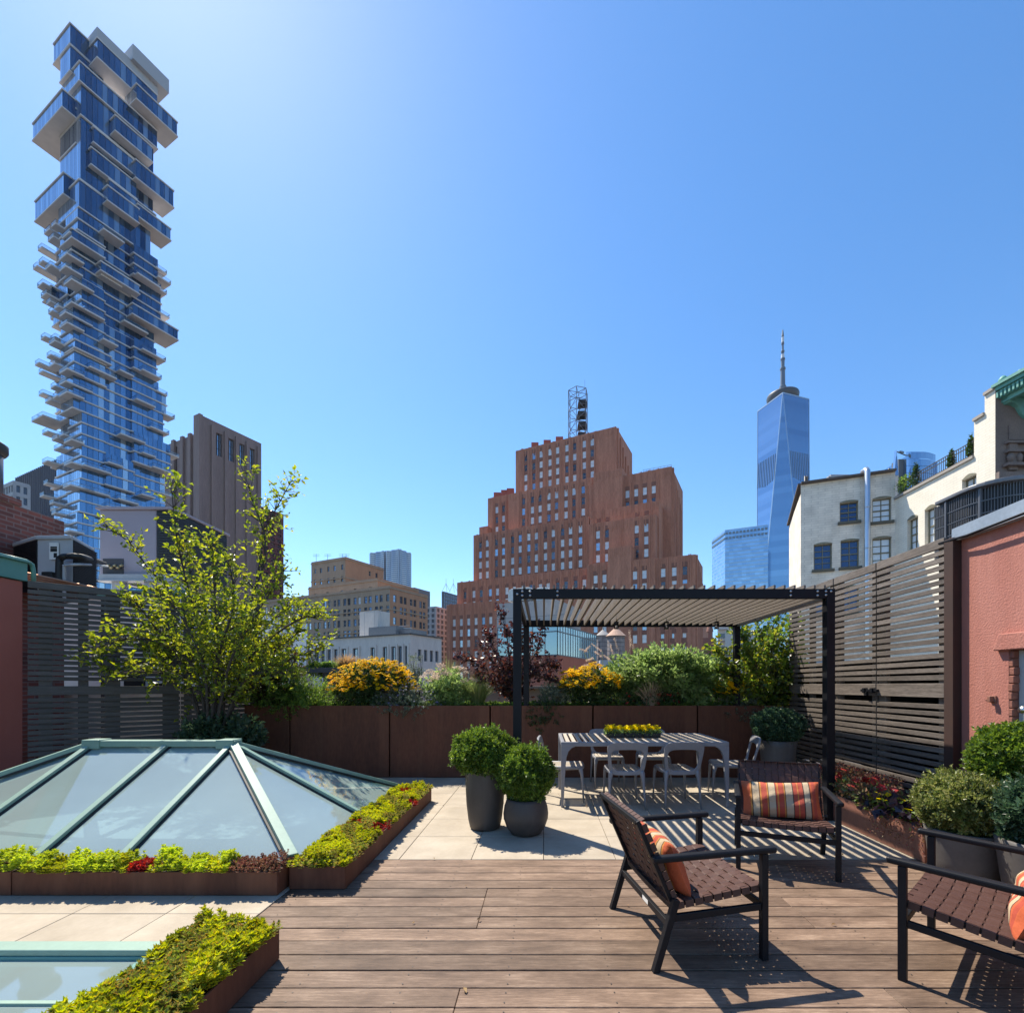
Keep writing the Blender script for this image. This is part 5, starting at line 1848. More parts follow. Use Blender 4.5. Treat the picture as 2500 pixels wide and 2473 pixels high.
def put_windows(o, items, cap=100):
    """items: (point of sill centre on the wall face, outward normal, depth, w, h, kind); the nearest `cap` become parts"""
    items = sorted(items, key=lambda q: q[0].length)
    rest, made = {}, []
    for i, (p, n, dp, w, h, kind) in enumerate(items):
        q = p - n * (dp - .06)
        ang = math.atan2(n.x, -n.y)
        if i < cap:
            c = bpy.data.objects.new('window', win_mesh(w, h, kind))
            COL.objects.link(c)
            c.parent = o
            c.location = q - Vector(o.location)
            c.rotation_euler = (0, 0, ang)
            made.append((p, c))
        else:
            rest.setdefault(0, []).append((q, ang, w, h, kind))
    if rest:
        mats, idx, b = [], {}, MB()
        for q, ang, w, h, kind in rest[0]:
            if kind not in idx:
                idx[kind] = len(mats)
                mats += WKIND[kind][0]
            k0 = len(b.mi)
            win_geo(b, w, h, kind, Matrix.Translation(q) @ Matrix.Rotation(ang, 4, 'Z'))
            b.mi[k0:] = [m + idx[kind] for m in b.mi[k0:]]
        r = b.build('window', mats, o, o.location)
        r['kind'] = 'stuff'
    return made


def give(child, made, p):
    """hand a sill or arch built in place to its window"""
    w_ = min(made, key=lambda q: (q[0] - p).length)[1]
    child.parent = w_
    child.matrix_parent_inverse = (Matrix.Translation(w_.location) @ w_.rotation_euler.to_matrix().to_4x4()).inverted()


def grid(W, z0, z1, xs, zs, w, h):
    return [(x - w / 2, x + w / 2, z, z + h) for x in xs for z in zs if x - w / 2 > .3 and x + w / 2 < W - .3 and z > z0 + .2 and z + h < z1 - .3]


def wins_from(c, ops, O, ex, n, dp, pick):
    out = []
    for x0, x1, a, bb in ops:
        p = O + ex * ((x0 + x1) / 2)
        out.append((Vector((p.x, p.y, a)), n, dp, x1 - x0, bb - a, pick()))
    return out


RC = random.Random(12)

# ---------------------------------------------------------------- brown stepped brick tower
c = City(1700, 250)
o = thing('brick_tower', 'massive brown brick tower stepping up in terraces to a lattice mast', 'building', (c.pt(40, 60).x, c.pt(40, 60).y, 0))
b = MB()
ww, wh = 2.45, 4.7
ROW = 7.15
zrow0 = c.z(1400.5, 0, 0)                            # sill of one row on the near right block
WI = []
pick = lambda: RC.choices(['blind', 'blue', 'dark', 'brownw'], [62, 14, 10, 14])[0]


def tier(uR, uL, vtop, s0, dep, cols=None, zlo=GZ, sideW=False, rib=True, vis=None, wide=None, row0=None, atL=False, skip=()):
    tR, tL = c.t(uR, s0), c.t(uL, s0)
    W = tL - tR
    zt = c.z(vtop, s0, tL if atL else tR)
    zv = zlo if vis is None else vis
    ops = []
    if cols:
        xs = [c.t(q, s0) - tR for q in cols]
        z = (row0 if row0 is not None else zrow0)
        rows = []
        k = -9
        while z + k * ROW < zt - wh - 3:
            if z + k * ROW > zv:
                rows.append(z + k * ROW)
            k += 1
        ops = grid(W, zlo, zt, xs, rows, ww, wh)
        for q in wins_from(c, ops, c.pt(s0, tR), c.E2, -c.E1, .5, pick):
            WI.append(q)
    c.block(b, s0, s0 + dep, tR, tL, zlo, zt, ops, (), .5)
    rz_ = Matrix.Rotation(math.atan2(-c.E2.y, -c.E2.x), 4, 'Z')
    for x0, x1, a_, b_ in ops:                        # dark brick spandrels in the window bays
        q = c.pt(s0, tR + (x0 + x1) / 2)
        b.box(-ww / 2 - .15, ww / 2 + .15, -.06, 0, b_ + .02, b_ + ROW - wh - .02 if b_ + ROW - wh < zt - 1 else b_ + 1.6, 1, Matrix.Translation((q.x, q.y, 0)) @ rz_)
    # parapet band
    p = c.pt(s0, tR)
    if rib and cols:
        xs = sorted(c.t(q, s0) - tR for q in cols)
        for i in range(len(xs) + 1):
            x = xs[0] - 2.6 if i == 0 else (xs[-1] + 2.6 if i == len(xs) else (xs[i - 1] + xs[i]) / 2)
            if .6 < x < W - .6:
                for dx in (-.45, .45):
                    q = c.pt(s0, tR + x + dx)
                    zz = zt + RC.uniform(-.1, .5)
                    b.box(-.3, .3, -.35, .0, zlo, zz, 0, Matrix.Translation((q.x, q.y, 0)) @ Matrix.Rotation(math.atan2(-c.E2.y, -c.E2.x), 4, 'Z'))
    k = max(2, int(W / 2.2))                          # fluted frieze under the roof line
    for i in range(k):
        q = c.pt(s0, tR + W * (i + .5) / k)
        b.box(-.35, .35, -.22, 0, zt - 4.2 - (i % 3) * .8, zt - .6, 0, Matrix.Translation((q.x, q.y, 0)) @ Matrix.Rotation(math.atan2(-c.E2.y, -c.E2.x), 4, 'Z'))
    return tR, tL, zt


def px(*xs):
    return [1050 + .3663 * q for q in xs]


def flutes(s0, tR, side_len, z0, z1, n=6, step=1.2):
    """stepped pilasters on a right-hand flank"""
    for i in range(n):
        s = s0 + side_len * (i + .5) / n
        q = c.pt(s, tR)
        b.box(-.9, .9, -.9, 0, z0, z1 - i * step, 0, Matrix.Translation((q.x, q.y, 0)) @ Matrix.Rotation(math.atan2(c.E1.y, c.E1.x), 4, 'Z'))


t = tier(1698, 1090, 1477, .0, 60, px(160, 207, 256, 305, 355, 403, 1545, 1612, 1692, 1103, 1160, 1365, 1430), vis=-2, atL=True, row0=c.z(1565, 0, 100) - 2)
t = tier(1698, 1599, 1353, .02, 30, px(1553, 1627, 1698), vis=t[2] - 60)
flutes(0, t[0], 26, GZ, t[2], 6, 2.2)
tier(1600, 1541, 1361, -.6, 20, px(1365, 1428), vis=20)
tier(1541, 1484, 1331, -1.6, 20, None)
tier(1484, 1433, 1372, -.6, 20, px(1102, 1161), vis=20)
tier(1434, 1116, 1386, 6, 40, px(232, 291, 340, 400, 448, 511, 560, 619, 671, 734, 786, 850, 905, 970, 1027), vis=30)
tier(1438, 1156, 1261, 14, 50, px(334, 380, 441, 488, 549, 599, 657, 707, 768, 820, 882, 935, 1001, 1050), vis=50)
tier(1600, 1438, 1255, 8, 40, px(1118, 1178, 1376, 1440), vis=55)
t = tier(1609, 1440, 1222, 14, 40, px(1125, 1183, 1381, 1444), vis=80)
tier(1191 + 55, 1191, 1206, 30, 40, px(444, 488), vis=70)
tier(1449, 1242, 1165, 24, 50, px(622, 681, 732, 791, 842, 905, 958, 1020, 1075), vis=80)
tier(1519, 1449, 1142, 22, 40, None)
t = tier(1504, 1259, 1041, 36, 40, px(637, 691, 739, 798, 849, 911, 963, 1027, 1080), vis=105)
flutes(36, t[0], 38, 60, t[2], 6, 3.5)
ztop = t[2]
t = tier(1640, 1519, 1139, 26, 40, px(1315, 1373, 1431, 1490), vis=90)
flutes(26, t[0], 36, 20, t[2], 7, 2.6)
tier(1190, 1170, 1284, 24, 20, None)
b.build('wall', [CM['brown'], streaky('dark_brick_spandrel', (.27, .125, .09), (.20, .09, .066))], o, o.location)
put_windows(o, WI)
rb = MB()
for u, v in ((1306, 1084), (1336, 1078), (1366, 1070), (1214, 1206), (1232, 1200), (1246, 1196)):
    S = 44 if u > 1250 else 36
    p = c.pt(S, c.t(u, S))
    z = c.z(v, S, c.t(u, S))
    rb.box(p.x - 2.6, p.x + 2.6, p.y, p.y + 5, z - 8, z + 1.2)
rb.build('roof_box', pmat('red_metal', (.30, .07, .045), (.25, .06, .04), rough=.7), o, o.location)
mp = c.pt(60, c.t(1411, 60))
mb_ = MB()
zt, mz0 = c.z(958, 60, c.t(1411, 60)), ztop - 3
rad = 7.4
pts = [(mp.x + rad * math.cos(i * math.pi / 3 + .3), mp.y + rad * math.sin(i * math.pi / 3 + .3)) for i in range(6)]
lv = [mz0 + (zt - mz0) * i / 6 for i in range(7)]
for i in range(6):
    (xa, ya), (xb, yb) = pts[i], pts[(i + 1) % 6]
    mb_.bar((xa, ya, mz0), (xa, ya, zt), .42, .42)
    for j in range(7):
        mb_.bar((xa, ya, lv[j]), (xb, yb, lv[j]), .3, .3)
        if j < 6:
            if (i + j) % 2:
                mb_.bar((xa, ya, lv[j]), (xb, yb, lv[j + 1]), .24, .24)
            else:
                mb_.bar((xb, yb, lv[j]), (xa, ya, lv[j + 1]), .24, .24)
for i in range(3):
    mb_.bar((*pts[i], zt), (*pts[i + 3], zt), .3, .3)
mb_.bar((mp.x + 5, mp.y, zt), (mp.x + 5, mp.y, zt + 9), .15, .15)
mast = mb_.build('lattice_mast', pmat('mast_grey', (.16, .18, .21), rough=.5), o, o.location)
mb_ = MB()
mast_ = mast
for j, (dx, zz) in enumerate(((2.6, .30), (3.0, .46), (2.6, .62), (3.2, .79))):
    mb_ = MB()
    z = mz0 + (zt - mz0) * zz
    for k_ in range(3):
        mb_.box(mp.x + dx - 3.4 + k_ * .3, mp.x + dx + 3.6 - k_ * .4, mp.y - 3, mp.y + 3, z + k_ * 1.3, z + k_ * 1.3 + .55)
    mb_.box(mp.x + dx - 1.5, mp.x + dx + 2.2, mp.y - 2, mp.y + 2, z, z + 3.6)
    mb_.build('antenna_rack', CM['dframe'], mast, o.location)
mb_ = MB()
for zz in (1.0, 2.0):
    mb_.bar(c.pt(28, c.t(1570, 28), ztop * 0 + c.z(1152, 26, c.t(1570, 26)) + zz), c.pt(28, c.t(1640, 28), c.z(1139, 26, c.t(1640, 26)) + zz), .15, .15)
for q in range(9):
    u = 1570 + q * 8.6
    v = 1152 - q * 1.55
    p = c.pt(28, c.t(u, 28))
    z = c.z(v, 26, c.t(u, 26))
    mb_.bar((p.x, p.y, z - 1), (p.x, p.y, z + 2), .15, .15)
mb_.build('roof_railing', pmat('rail_blue_grey', (.22, .30, .36), rough=.5), o, o.location)

# ---------------------------------------------------------------- stacked glass tower
c = City(190, 160)
o = thing('glass_tower', 'very tall blue glass tower of jutting stacked boxes and balconies', 'building', (c.pt(12, 12).x, c.pt(12, 12).y, 0))


def gbox(b, s0, s1, t0, t1, z0, z1, slab=.45, lip=.25, pw=1.55, top=True):
    """glazed box: panes on the two faces in view (and the others), concrete slab under and over"""
    for face_ in range(4):
        if face_ == 0:
            O, ex, n, W, m = c.pt(s0, t0), c.E1, -c.E2, s1 - s0, 1
        elif face_ == 1:
            O, ex, n, W, m = c.pt(s0, t0), c.E2, -c.E1, t1 - t0, 2
        elif face_ == 2:
            O, ex, n, W, m = c.pt(s0, t1), c.E1, c.E2, s1 - s0, 1
        else:
            O, ex, n, W, m = c.pt(s1, t0), c.E2, c.E1, t1 - t0, 2
        k = max(1, round(W / pw))
        for i in range(k):
            a, d = O + ex * (W * i / k + .05), O + ex * (W * (i + 1) / k - .05)
            b.quad((a.x, a.y, z0 + slab), (d.x, d.y, z0 + slab), (d.x, d.y, z1), (a.x, a.y, z1), m)
    i_ = .12
    q = [c.pt(s0 + i_, t0 + i_), c.pt(s1 - i_, t0 + i_), c.pt(s1 - i_, t1 - i_), c.pt(s0 + i_, t1 - i_)]
    for i in range(4):                                # dark frame between panes
        a, d = q[i], q[(i + 1) % 4]
        b.quad((a.x, a.y, z0 + .1), (d.x, d.y, z0 + .1), (d.x, d.y, z1), (a.x, a.y, z1), 3)
    for za, zb in ((z0, z0 + slab),) + (((z1, z1 + slab),) if top else ()):
        q = [c.pt(s0 - lip, t0 - lip), c.pt(s1 + lip, t0 - lip), c.pt(s1 + lip, t1 + lip), c.pt(s0 - lip, t1 + lip)]
        vs = [(p.x, p.y, za) for p in q] + [(p.x, p.y, zb) for p in q]
        b.add(vs, [(3, 2, 1, 0), (4, 5, 6, 7), (0, 1, 5, 4), (1, 2, 6, 5), (2, 3, 7, 6), (3, 0, 4, 7)], 0)


JM = [CM['jslab'], CM['jglass'], CM['jglass2'], CM['dframe']]
CM['jglassu'] = glass_mat('upper_tower_glass', (.03, .065, .13), (.10, .19, .32), rough=.05, metal=.7, c3=(.26, .34, .44))  # upper floors: their darker reflections put into the glass colour
JMU = [CM['jslab'], CM['jglassu'], CM['jglass2'], CM['dframe']]
zv = lambda v, s=0, t=0: c.z(v, s, t)
b = MB()
ztc = zv(158)
c.block(b, 3, 21, 2.5, 17, GZ, ztc)
b.build('core', CM['dframe'], o, o.location)
boxes = [  # s0 s1 t0 t1 vtop vbottom at the near corner
    (0, 9, 5.5, 18, 59, 110), (0, 9, 5.5, 13, 112, 176), (5.2, 23, 0, 9, 95, 143), (.5, 23, 0, 13, 152, 200), (15, 28, -3.5, 5, 207, 244), (-2.5, 8, 4, 27, 220, 264),
    (1, 22, .5, 16, 202, 283), (9, 20, -3, 4, 284, 322), (4, 20, -.5, 9, 312, 350), (1, 8, 4, 16, 268, 352), (3.2, 16, -1, 11, 362, 404), (15, 27, -3, 5, 392, 436), (1, 22, .8, 16, 285, 440),
    (-1, 4.5, 7.5, 30, 424, 476), (8, 22, -1, 8, 440, 470), (7, 16, -2.6, 4, 455, 492), (16, 26.5, -2, 5, 500, 530), (.5, 21, .4, 16, 440, 508), (-2.4, 6, -2.6, 6, 560, 582), (-1.6, 5, 15, 21.5, 700, 724), (14, 28.5, -3, 6, 742, 768), (-1.5, 8, -2.2, 5, 830, 850), (5, 16, -3, 4, 640, 662)]
for s0, s1, t0, t1, va, vb in boxes:
    b = MB()
    gbox(b, s0, s1, t0, t1, zv(vb, s0, t0), zv(va, s0, t0))
    b.build('glass_box', JMU, o, o.location)
b = MB()
p0 = c.z(70, 5.2, 0)
c.block(b, 5.0, 23.2, -.2, 9.2, p0 - 3.6, p0 + .3)
c.block(b, 14.5, 26, -2, 6, zv(142, 14.5, -2), zv(107, 14.5, -2))
b.build('roof_screen', pmat('screen_concrete', (.42, .42, .44), (.36, .37, .39), rough=.7), o, o.location)
# lower storeys: bays shift in and out, balconies jut on both faces
z = zv(508)
FLH = 3.82
k = 0
rj = random.Random(8)
bay = [0, 0, 0]
lb = [0, 0]
balc = []
nb_ = 0
bx_ = MB()
while z > GZ + FLH:
    if k % 3 == 0:
        bay = [rj.choice([0, -.9, .8]), rj.choice([.4, 1.2, -1.2]), rj.choice([0, -1.6, 1.2])]
        lb = [rj.choice([0, 1.0, -1.2]), rj.choice([0, 1.2, -.8])]
        wx = rj.choice([0, 1.6, 2.8, -.8])
        if k > 22:
            bay = [q * .5 for q in bay]
            lb = [q * .5 for q in lb]
    rb_ = rj.sample(range(5), 1 + (k % 3 == 0))
    lbs = rj.sample(range(4), 2)
    z0 = z - FLH
    b = MB()
    w_ = (25 if k > 12 else 22.5) + wx * .6
    for (a, d), p in zip(((0 + lb[0], 7), (7, 15), (15, w_)), bay):
        gbox(b, a, d, p, 9, z0, z, slab=.46, lip=.35, top=False)
    gbox(b, 1.0 + lb[1], 9, 8, 19 + (2 if k > 22 else 0), z0, z, slab=.46, lip=.35, top=False)
    b.build('storey', JM if k > 10 else JMU, o, o.location)
    cand = []
    for j_, q in enumerate(rb_):                       # balconies on the right-hand face
        s = .5 + q * 4.9 + (k % 2) * 1.6
        p_ = min(bay)
        cand.append((s, s + rj.choice([4.2, 6.0, 7.4]), p_ - 2.0, 2))
    cand.append((-2.8 + lb[0] * .5, 1.0 + 2.6 * (k % 3 == 0), -2.0 + (k % 2), 3.6))
    for q in lbs:                                     # and on the left-hand face
        t_ = 4.2 + q * 4.6 + (k % 2) * 1.6
        cand.append((-2.6 + min(lb), 2.5, t_, t_ + rj.choice([3.2, 4.4])))
    if k % 2 == 0:
        cand.append((w_ - 1, w_ + 2.6, bay[2] - .8, bay[2] + 4.2))
    else:
        cand.append((.2, 3.2, 17.6, 21.4))
    cand = rj.sample(cand, min(len(cand), 3 + (k % 4 == 0)))
    for s0, s1, t0, t1 in cand:
        nb_ += 1
        b = MB() if nb_ <= 98 else bx_
        rl2 = MB()
        q = [c.pt(s0, t0), c.pt(s1, t0), c.pt(s1, t1), c.pt(s0, t1)]
        zb = z0 + .002 + nb_ * .00003
        vs = [(p.x, p.y, zb - .08) for p in q] + [(p.x, p.y, zb + .45) for p in q]
        b.add(vs, [(3, 2, 1, 0), (4, 5, 6, 7), (0, 1, 5, 4), (1, 2, 6, 5), (2, 3, 7, 6), (3, 0, 4, 7)], 0)
        for i in range(4):
            p, r_ = q[i], q[(i + 1) % 4]
            rb2 = rl2 if nb_ <= 98 else b
            rb2.bar((p.x, p.y, zb + 1.5), (r_.x, r_.y, zb + 1.5), .07, .07, 2)
            rb2.quad((p.x, p.y, zb + .45), (r_.x, r_.y, zb + .45), (r_.x, r_.y, zb + 1.48), (p.x, p.y, zb + 1.48), 1)
        if nb_ <= 98:
            q_ = b.build('balcony', CM['jslab'], o, o.location)
            rl2.build('railing', [CM['jslab'], CM['rail'], CM['dframe']], q_, o.location)
    z = z0
    k += 1
bx_.build('balcony', [CM['jslab'], CM['rail'], CM['dframe']], o, o.location)['kind'] = 'stuff'

# ---------------------------------------------------------------- windowless granite tower
c = City(484, 250)
o = thing('granite_tower', 'windowless brown stone tower with square openings near its top, behind the glass tower', 'building', (c.pt(20, 15).x, c.pt(20, 15).y, 0))
b = MB()
tl = c.t(410)
sr = c.s_(638)
ztop = c.z(1010)
v_op = (c.z(1036, 12) - 8, )
ops = [(x, x + 3.2, ztop - 18, ztop - 5.5) for x in (sr * .26, sr * .45, sr * .62, sr * .79)]
c.block(b, 0, sr, 0, tl * .15, GZ, ztop, (), ops, 2.5)
fo = [(x, x + 2.6, ztop - 29, ztop - 12) for x in (tl * .14, tl * .40, tl * .62)]
c.block(b, 1.2, sr - .5, tl * .15, tl + 6, GZ, ztop - 9, fo, (), 2.5)
b.build('wall', CM['conc'], o, o.location)
b = MB()
for x in (0, sr * .18, sr * .38, sr * .555, sr * .73, sr * .92):
    q = c.pt(x + .8, 0)
    b.box(-.9, .9, -1.1, 0, GZ, ztop - (3 if x else 0), 0, Matrix.Translation((q.x, q.y, 0)) @ Matrix.Rotation(math.atan2(c.E1.y, c.E1.x), 4, 'Z'))
for x in (.3, .55, .85):
    q = c.pt(1.2, tl * x)
    b.box(-1.3, 1.3, -1.2, 0, GZ, ztop - 8.4, 0, Matrix.Translation((q.x, q.y, 0)) @ Matrix.Rotation(math.atan2(-c.E2.y, -c.E2.x), 4, 'Z'))
b.build('pier', CM['conc'], o, o.location)
for x0, x1, z0, z1 in ops:
    b = MB()
    p, q = c.pt(x0, .0), c.pt(x1, .0)
    ins = c.E2 * 1.5
    p, q = p + ins, q + ins
    b.quad((p.x, p.y, z0), (q.x, q.y, z0), (q.x, q.y, z1), (p.x, p.y, z1), 0)
    for f in (.33, .66):
        r_ = p.lerp(q, f) - c.E2 * .2
        b.bar((r_.x, r_.y, z0), (r_.x, r_.y, z1), .25, .25, 1)
    for f in (.35, .7):
        b.bar((p.x, p.y, z0 + (z1 - z0) * f), (q.x, q.y, z0 + (z1 - z0) * f), .25, .3, 1)
    b.build('louvre', [CM['bpane'], CM['dframe']], o, o.location)
for x0, x1, z0, z1 in fo:
    b = MB()
    p, q = c.pt(2.9, tl * .15 + x0), c.pt(2.9, tl * .15 + x1)
    b.quad((p.x, p.y, z0), (q.x, q.y, z0), (q.x, q.y, z1), (p.x, p.y, z1), 0)
    b.build('louvre', CM['dframe'], o, o.location)


def ribbed_tower(name, label, u, Y, uL, uR, v, mat, pitch, vv=None, rowp=None, pane=None, base=GZ):
    """plain far tower with upright ribs or floor bands on both faces"""
    c = City(u, Y)
    tl, sr = c.t(uL), c.s_(uR)
    zt = c.z(v)
    o = thing(name, label, 'building', (c.pt(sr / 2, tl / 2).x, c.pt(sr / 2, tl / 2).y, 0))
    b = MB()
    c.block(b, 0, sr, 0, tl, base, zt)
    b.build('wall', pane or mat, o, o.location)
    b = MB()
    if pitch:
        n = max(2, int(tl / pitch))
        for i in range(n + 1):
            q = c.pt(-.0, tl * i / n)
            b.box(-pitch * .22, pitch * .22, -.5, .0, base, zt + .4, 0, Matrix.Translation((q.x, q.y, 0)) @ Matrix.Rotation(math.atan2(-c.E2.y, -c.E2.x), 4, 'Z'))
        n = max(2, int(sr / pitch))
        for i in range(n + 1):
            q = c.pt(sr * i / n, 0)
            b.box(-pitch * .22, pitch * .22, -.5, .0, base, zt + .4, 0, Matrix.Translation((q.x, q.y, 0)) @ Matrix.Rotation(math.atan2(c.E1.y, c.E1.x), 4, 'Z'))
    if rowp:
        z = zt - .2
        while z > -2:
            q0, q1, q2 = c.pt(-.35, -.35), c.pt(-.35, tl + .2), c.pt(sr + .2, -.35)
            b.bar((q0.x, q0.y, z), (q1.x, q1.y, z), .6, rowp * .35)
            b.bar((q0.x, q0.y, z), (q2.x, q2.y, z), .6, rowp * .35)
            z -= rowp
    b.build('facade_grid', mat, o, o.location)
    return o, c, tl, sr, zt


ribbed_tower('office_tower', 'dark ribbed office slab peeping out left of the glass tower', 150, 330, 40, 175, 1118, CM['dkgrey'], 3.2, pane=CM['dpane'])
o2, c2, tl, sr, zt = ribbed_tower('office_block', 'lower grey gridded block behind the brick chimney wall', 35, 300, 10, 70, 1178, CM['greyst'], 3.4, rowp=7., pane=CM['dpane'])
ribbed_tower('red_apartment_tower', 'dark red gridded apartment tower right of the windowless stone tower', 641, 300, 590, 688, 1240, CM['darkred'], 4.2, rowp=3.3, pane=CM['dpane'])
ribbed_tower('dark_office_tower', 'small dark blue grey tower far behind the tan building', 1012, 420, 1008, 1050, 1434, CM['slate'], 0, rowp=None)
ribbed_tower('pale_office_tower', 'pale grey gridded tower left of the brown brick tower', 1064, 330, 1028, 1092, 1482, CM['greyst'], 4.0, rowp=3.8, pane=CM['slate'])
o3, c3, tl, sr, zt = ribbed_tower('spired_tower', 'far tower under construction with two thin tripod spires', 1083, 560, 1080, 1118, 1445, CM['slate'], 3.5, rowp=4.2, pane=CM['bpane'])
b = MB()
for u in (1089, 1107):
    p = P(u, 1445, 566)
    for dx, dy in ((-5, 0), (5, 0), (0, 6)):
        b.bar((p.x + dx, p.y + dy, p.z), (p.x, p.y, p.z + 10), .35, .35)
    b.bar((p.x, p.y, p.z + 9), (p.x, p.y, p.z + 16), .3, .3)
b.build('spire', CM['greyst'], o3, o3.location)

# far rippled steel tower
c = City(975, 800)
o = thing('rippled_tower', 'far silvery tower with rippled facade in two notched halves', 'building', (c.pt(15, 20).x, c.pt(15, 20).y, 0))
b = MB()
tl, sr = c.t(896), c.s_(962)


def rippled(s0, L, fixed, along, ztop, zlo=GZ, n=26, rows=52):
    vs, fs = [], []
    for j in range(rows + 1):
        z = zlo + (ztop - zlo) * j / rows
        for i in range(n + 1):
            f = i / n
            amp = 1.6 * math.sin(f * 17 + .9 * math.sin(z * .035 + f * 5)) + .8 * math.sin(z * .05 + f * 9)
            p = c.pt(s0 - amp, L[0] + (L[1] - L[0]) * f) if along == 't' else c.pt(L[0] + (L[1] - L[0]) * f, s0 - amp)
            vs.append((p.x, p.y, z))
    for j in range(rows):
        for i in range(n):
            fs.append((j * (n + 1) + i, j * (n + 1) + i + 1, (j + 1) * (n + 1) + i + 1, (j + 1) * (n + 1) + i))
    return vs, fs


zt = c.z(1340)
b.add(*rippled(0, (0, tl * .42), 0, 't', zt))
b.add(*rippled(5, (tl * .52, tl), 0, 't', zt + 3))
b.add(*rippled(0, (0, 30), 0, 's', zt))
b.add(*rippled(tl * .52, (5, 30), 0, 's', zt + 3))
c.block(b, 3, 32, 2, tl * .42, GZ, zt)
c.block(b, 8, 32, tl * .42, tl - 1, GZ, zt + 3)


def banded(name, c1, c2, pitch, metal=.5, rough=.35):
    m, nt, bs = new_mat(name)
    L = nt.links
    tc = nd(nt, 'ShaderNodeTexCoord')
    sp = nd(nt, 'ShaderNodeSeparateXYZ')
    L.new(tc.outputs['Object'], sp.inputs[0])
    mu = nd(nt, 'ShaderNodeMath', operation='MULTIPLY')
    mu.inputs[1].default_value = 1 / pitch
    L.new(sp.outputs['Z'], mu.inputs[0])
    fr = nd(nt, 'ShaderNodeMath', operation='FRACT')
    L.new(mu.outputs[0], fr.inputs[0])
    cr = nd(nt, 'ShaderNodeValToRGB')
    cr.color_ramp.interpolation = 'CONSTANT'
    cr.color_ramp.elements[0].color = rgba(c1)
    cr.color_ramp.elements[1].color = rgba(c2)
    cr.color_ramp.elements[1].position = .5
    L.new(fr.outputs[0], cr.inputs[0])
    L.new(cr.outputs[0], bs.inputs['Base Color'])
    bs.inputs['Metallic'].default_value = metal
    bs.inputs['Roughness'].default_value = rough
    return m


b.build('facade', banded('rippled_steel', (.42, .46, .52), (.12, .17, .24), 3.4), o, o.location, smooth=True)

# ---------------------------------------------------------------- tan brick office building
c = City(952, 190)
o = thing('tan_office_building', 'tan brick office building with rows of sash windows and a stepped top block', 'building', (c.pt(20, 40).x, c.pt(20, 40).y, 0))
b = MB()
WI = []
pk = lambda: RC.choices(['bluef', 'dark', 'darkf', 'blind'], [45, 20, 25, 10])[0]


def tanblock(s0, dep, uR, uL, v, rows, dz, w=1.7, h=2.9, pitch=3.0, zlo=GZ, sidecols=None, m=0, mside=None, first=3.4, base=None):
    tR, tL = c.t(uR, s0), c.t(uL, s0)
    zt = c.z(v, s0, tR)
    W = tL - tR
    n = int(W / pitch)
    xs = [(i + .5) * W / n + (.25 if i % 2 else -.25) for i in range(n)]
    zs = [zt - first - h - i * dz for i in range(rows)]
    ops = grid(W, zlo, zt, xs, zs, w, h)
    WI.extend(wins_from(c, ops, c.pt(s0, tR), c.E2, -c.E1, .35, pk))
    so = []
    if sidecols:
        so = grid(dep, zlo, zt, [dep * q for q in sidecols], zs, w, h)
        WI.extend(wins_from(c, so, c.pt(s0, tR), c.E1, -c.E2, .35, pk))
    c.block(b, s0, s0 + dep, tR, tL, zlo, zt, ops, so, .35, m, None, 1)
    for z in (zt - 1.0, zt - 9.6, zt - 18.3):
        b.bar(c.pt(s0 - .15, tR - .15, z), c.pt(s0 - .15, tL, z), .4, .5, m)
        b.bar(c.pt(s0 - .15, tR - .15, z), c.pt(s0 + dep, tR - .15, z), .4, .5, m)
    return tR, tL, zt


dep = c.s_(1044)
tanblock(0, dep, 952, 560, 1429, 7, 4.55, sidecols=(.12, .28, .38, .54, .64, .80, .90))
tanblock(6, 26, 922, 753, 1411, 1, 4.2, pitch=8, w=1.5, h=2.5, zlo=0)
tanblock(12, 24, 843, 760, 1359, 2, 5.4, pitch=4.4, w=1.4, h=2.4, zlo=0, sidecols=(.62, .8))
b.build('wall', [CM['tan'], CM['tan2']], o, o.location)
put_windows(o, WI)
b = MB()
for u in (772, 800, 836, 845):
    p = c.pt(14, c.t(u, 14))
    z = c.z(1362, 12, c.t(u, 12))
    b.bar((p.x, p.y, z - 1), (p.x, p.y, z + 2.6), .12, .12)
    b.bar((p.x - 1.6, p.y, z + 2.4), (p.x + 1.6, p.y, z + 2.4), .1, .1)
    b.bar((p.x - 1.6, p.y, z + 1.6), (p.x + 1.4, p.y, z + 1.6), .1, .1)
b.build('antenna', CM['dframe'], o, o.location)

# ---------------------------------------------------------------- pale low building with tall windows
c = City(1002, 60)
o = thing('pale_loft_building', 'low pale stone building with tall dark-framed windows behind the coneflowers', 'building', (c.pt(5, 8).x, c.pt(5, 8).y, 0))
b = MB()
WI = []
tl, sr = c.t(765), c.s_(1078)
zt = c.z(1548)
zw0, zw1 = c.z(1612, 0, 5), c.z(1576, 0, 0)
ops = []
for u in (775, 789, 804, 820, 840, 868, 910, 940, 961, 977, 990):
    x = c.t(u)
    w_ = .55 if u in (840, 868) else (.34 if u > 970 else .42)
    ops.append((max(.15, x - w_), x + w_ - (.2 if u == 990 else 0), zw0 - 2.2, zw1))
ops = sorted(ops)
o2_ = []
for q in ops:
    if not o2_ or q[0] > o2_[-1][1] + .1:
        o2_.append(q)
ops = o2_
so = [(sr * f - .34, sr * f + .34, zw0 - .1, zw1 - .35) for f in (.28, .47, .66, .84)]
WI += wins_from(c, ops, c.pt(0, 0), c.E2, -c.E1, .3, lambda: 'tall')
WI += wins_from(c, so, c.pt(0, 0), c.E1, -c.E2, .3, lambda: 'tall')
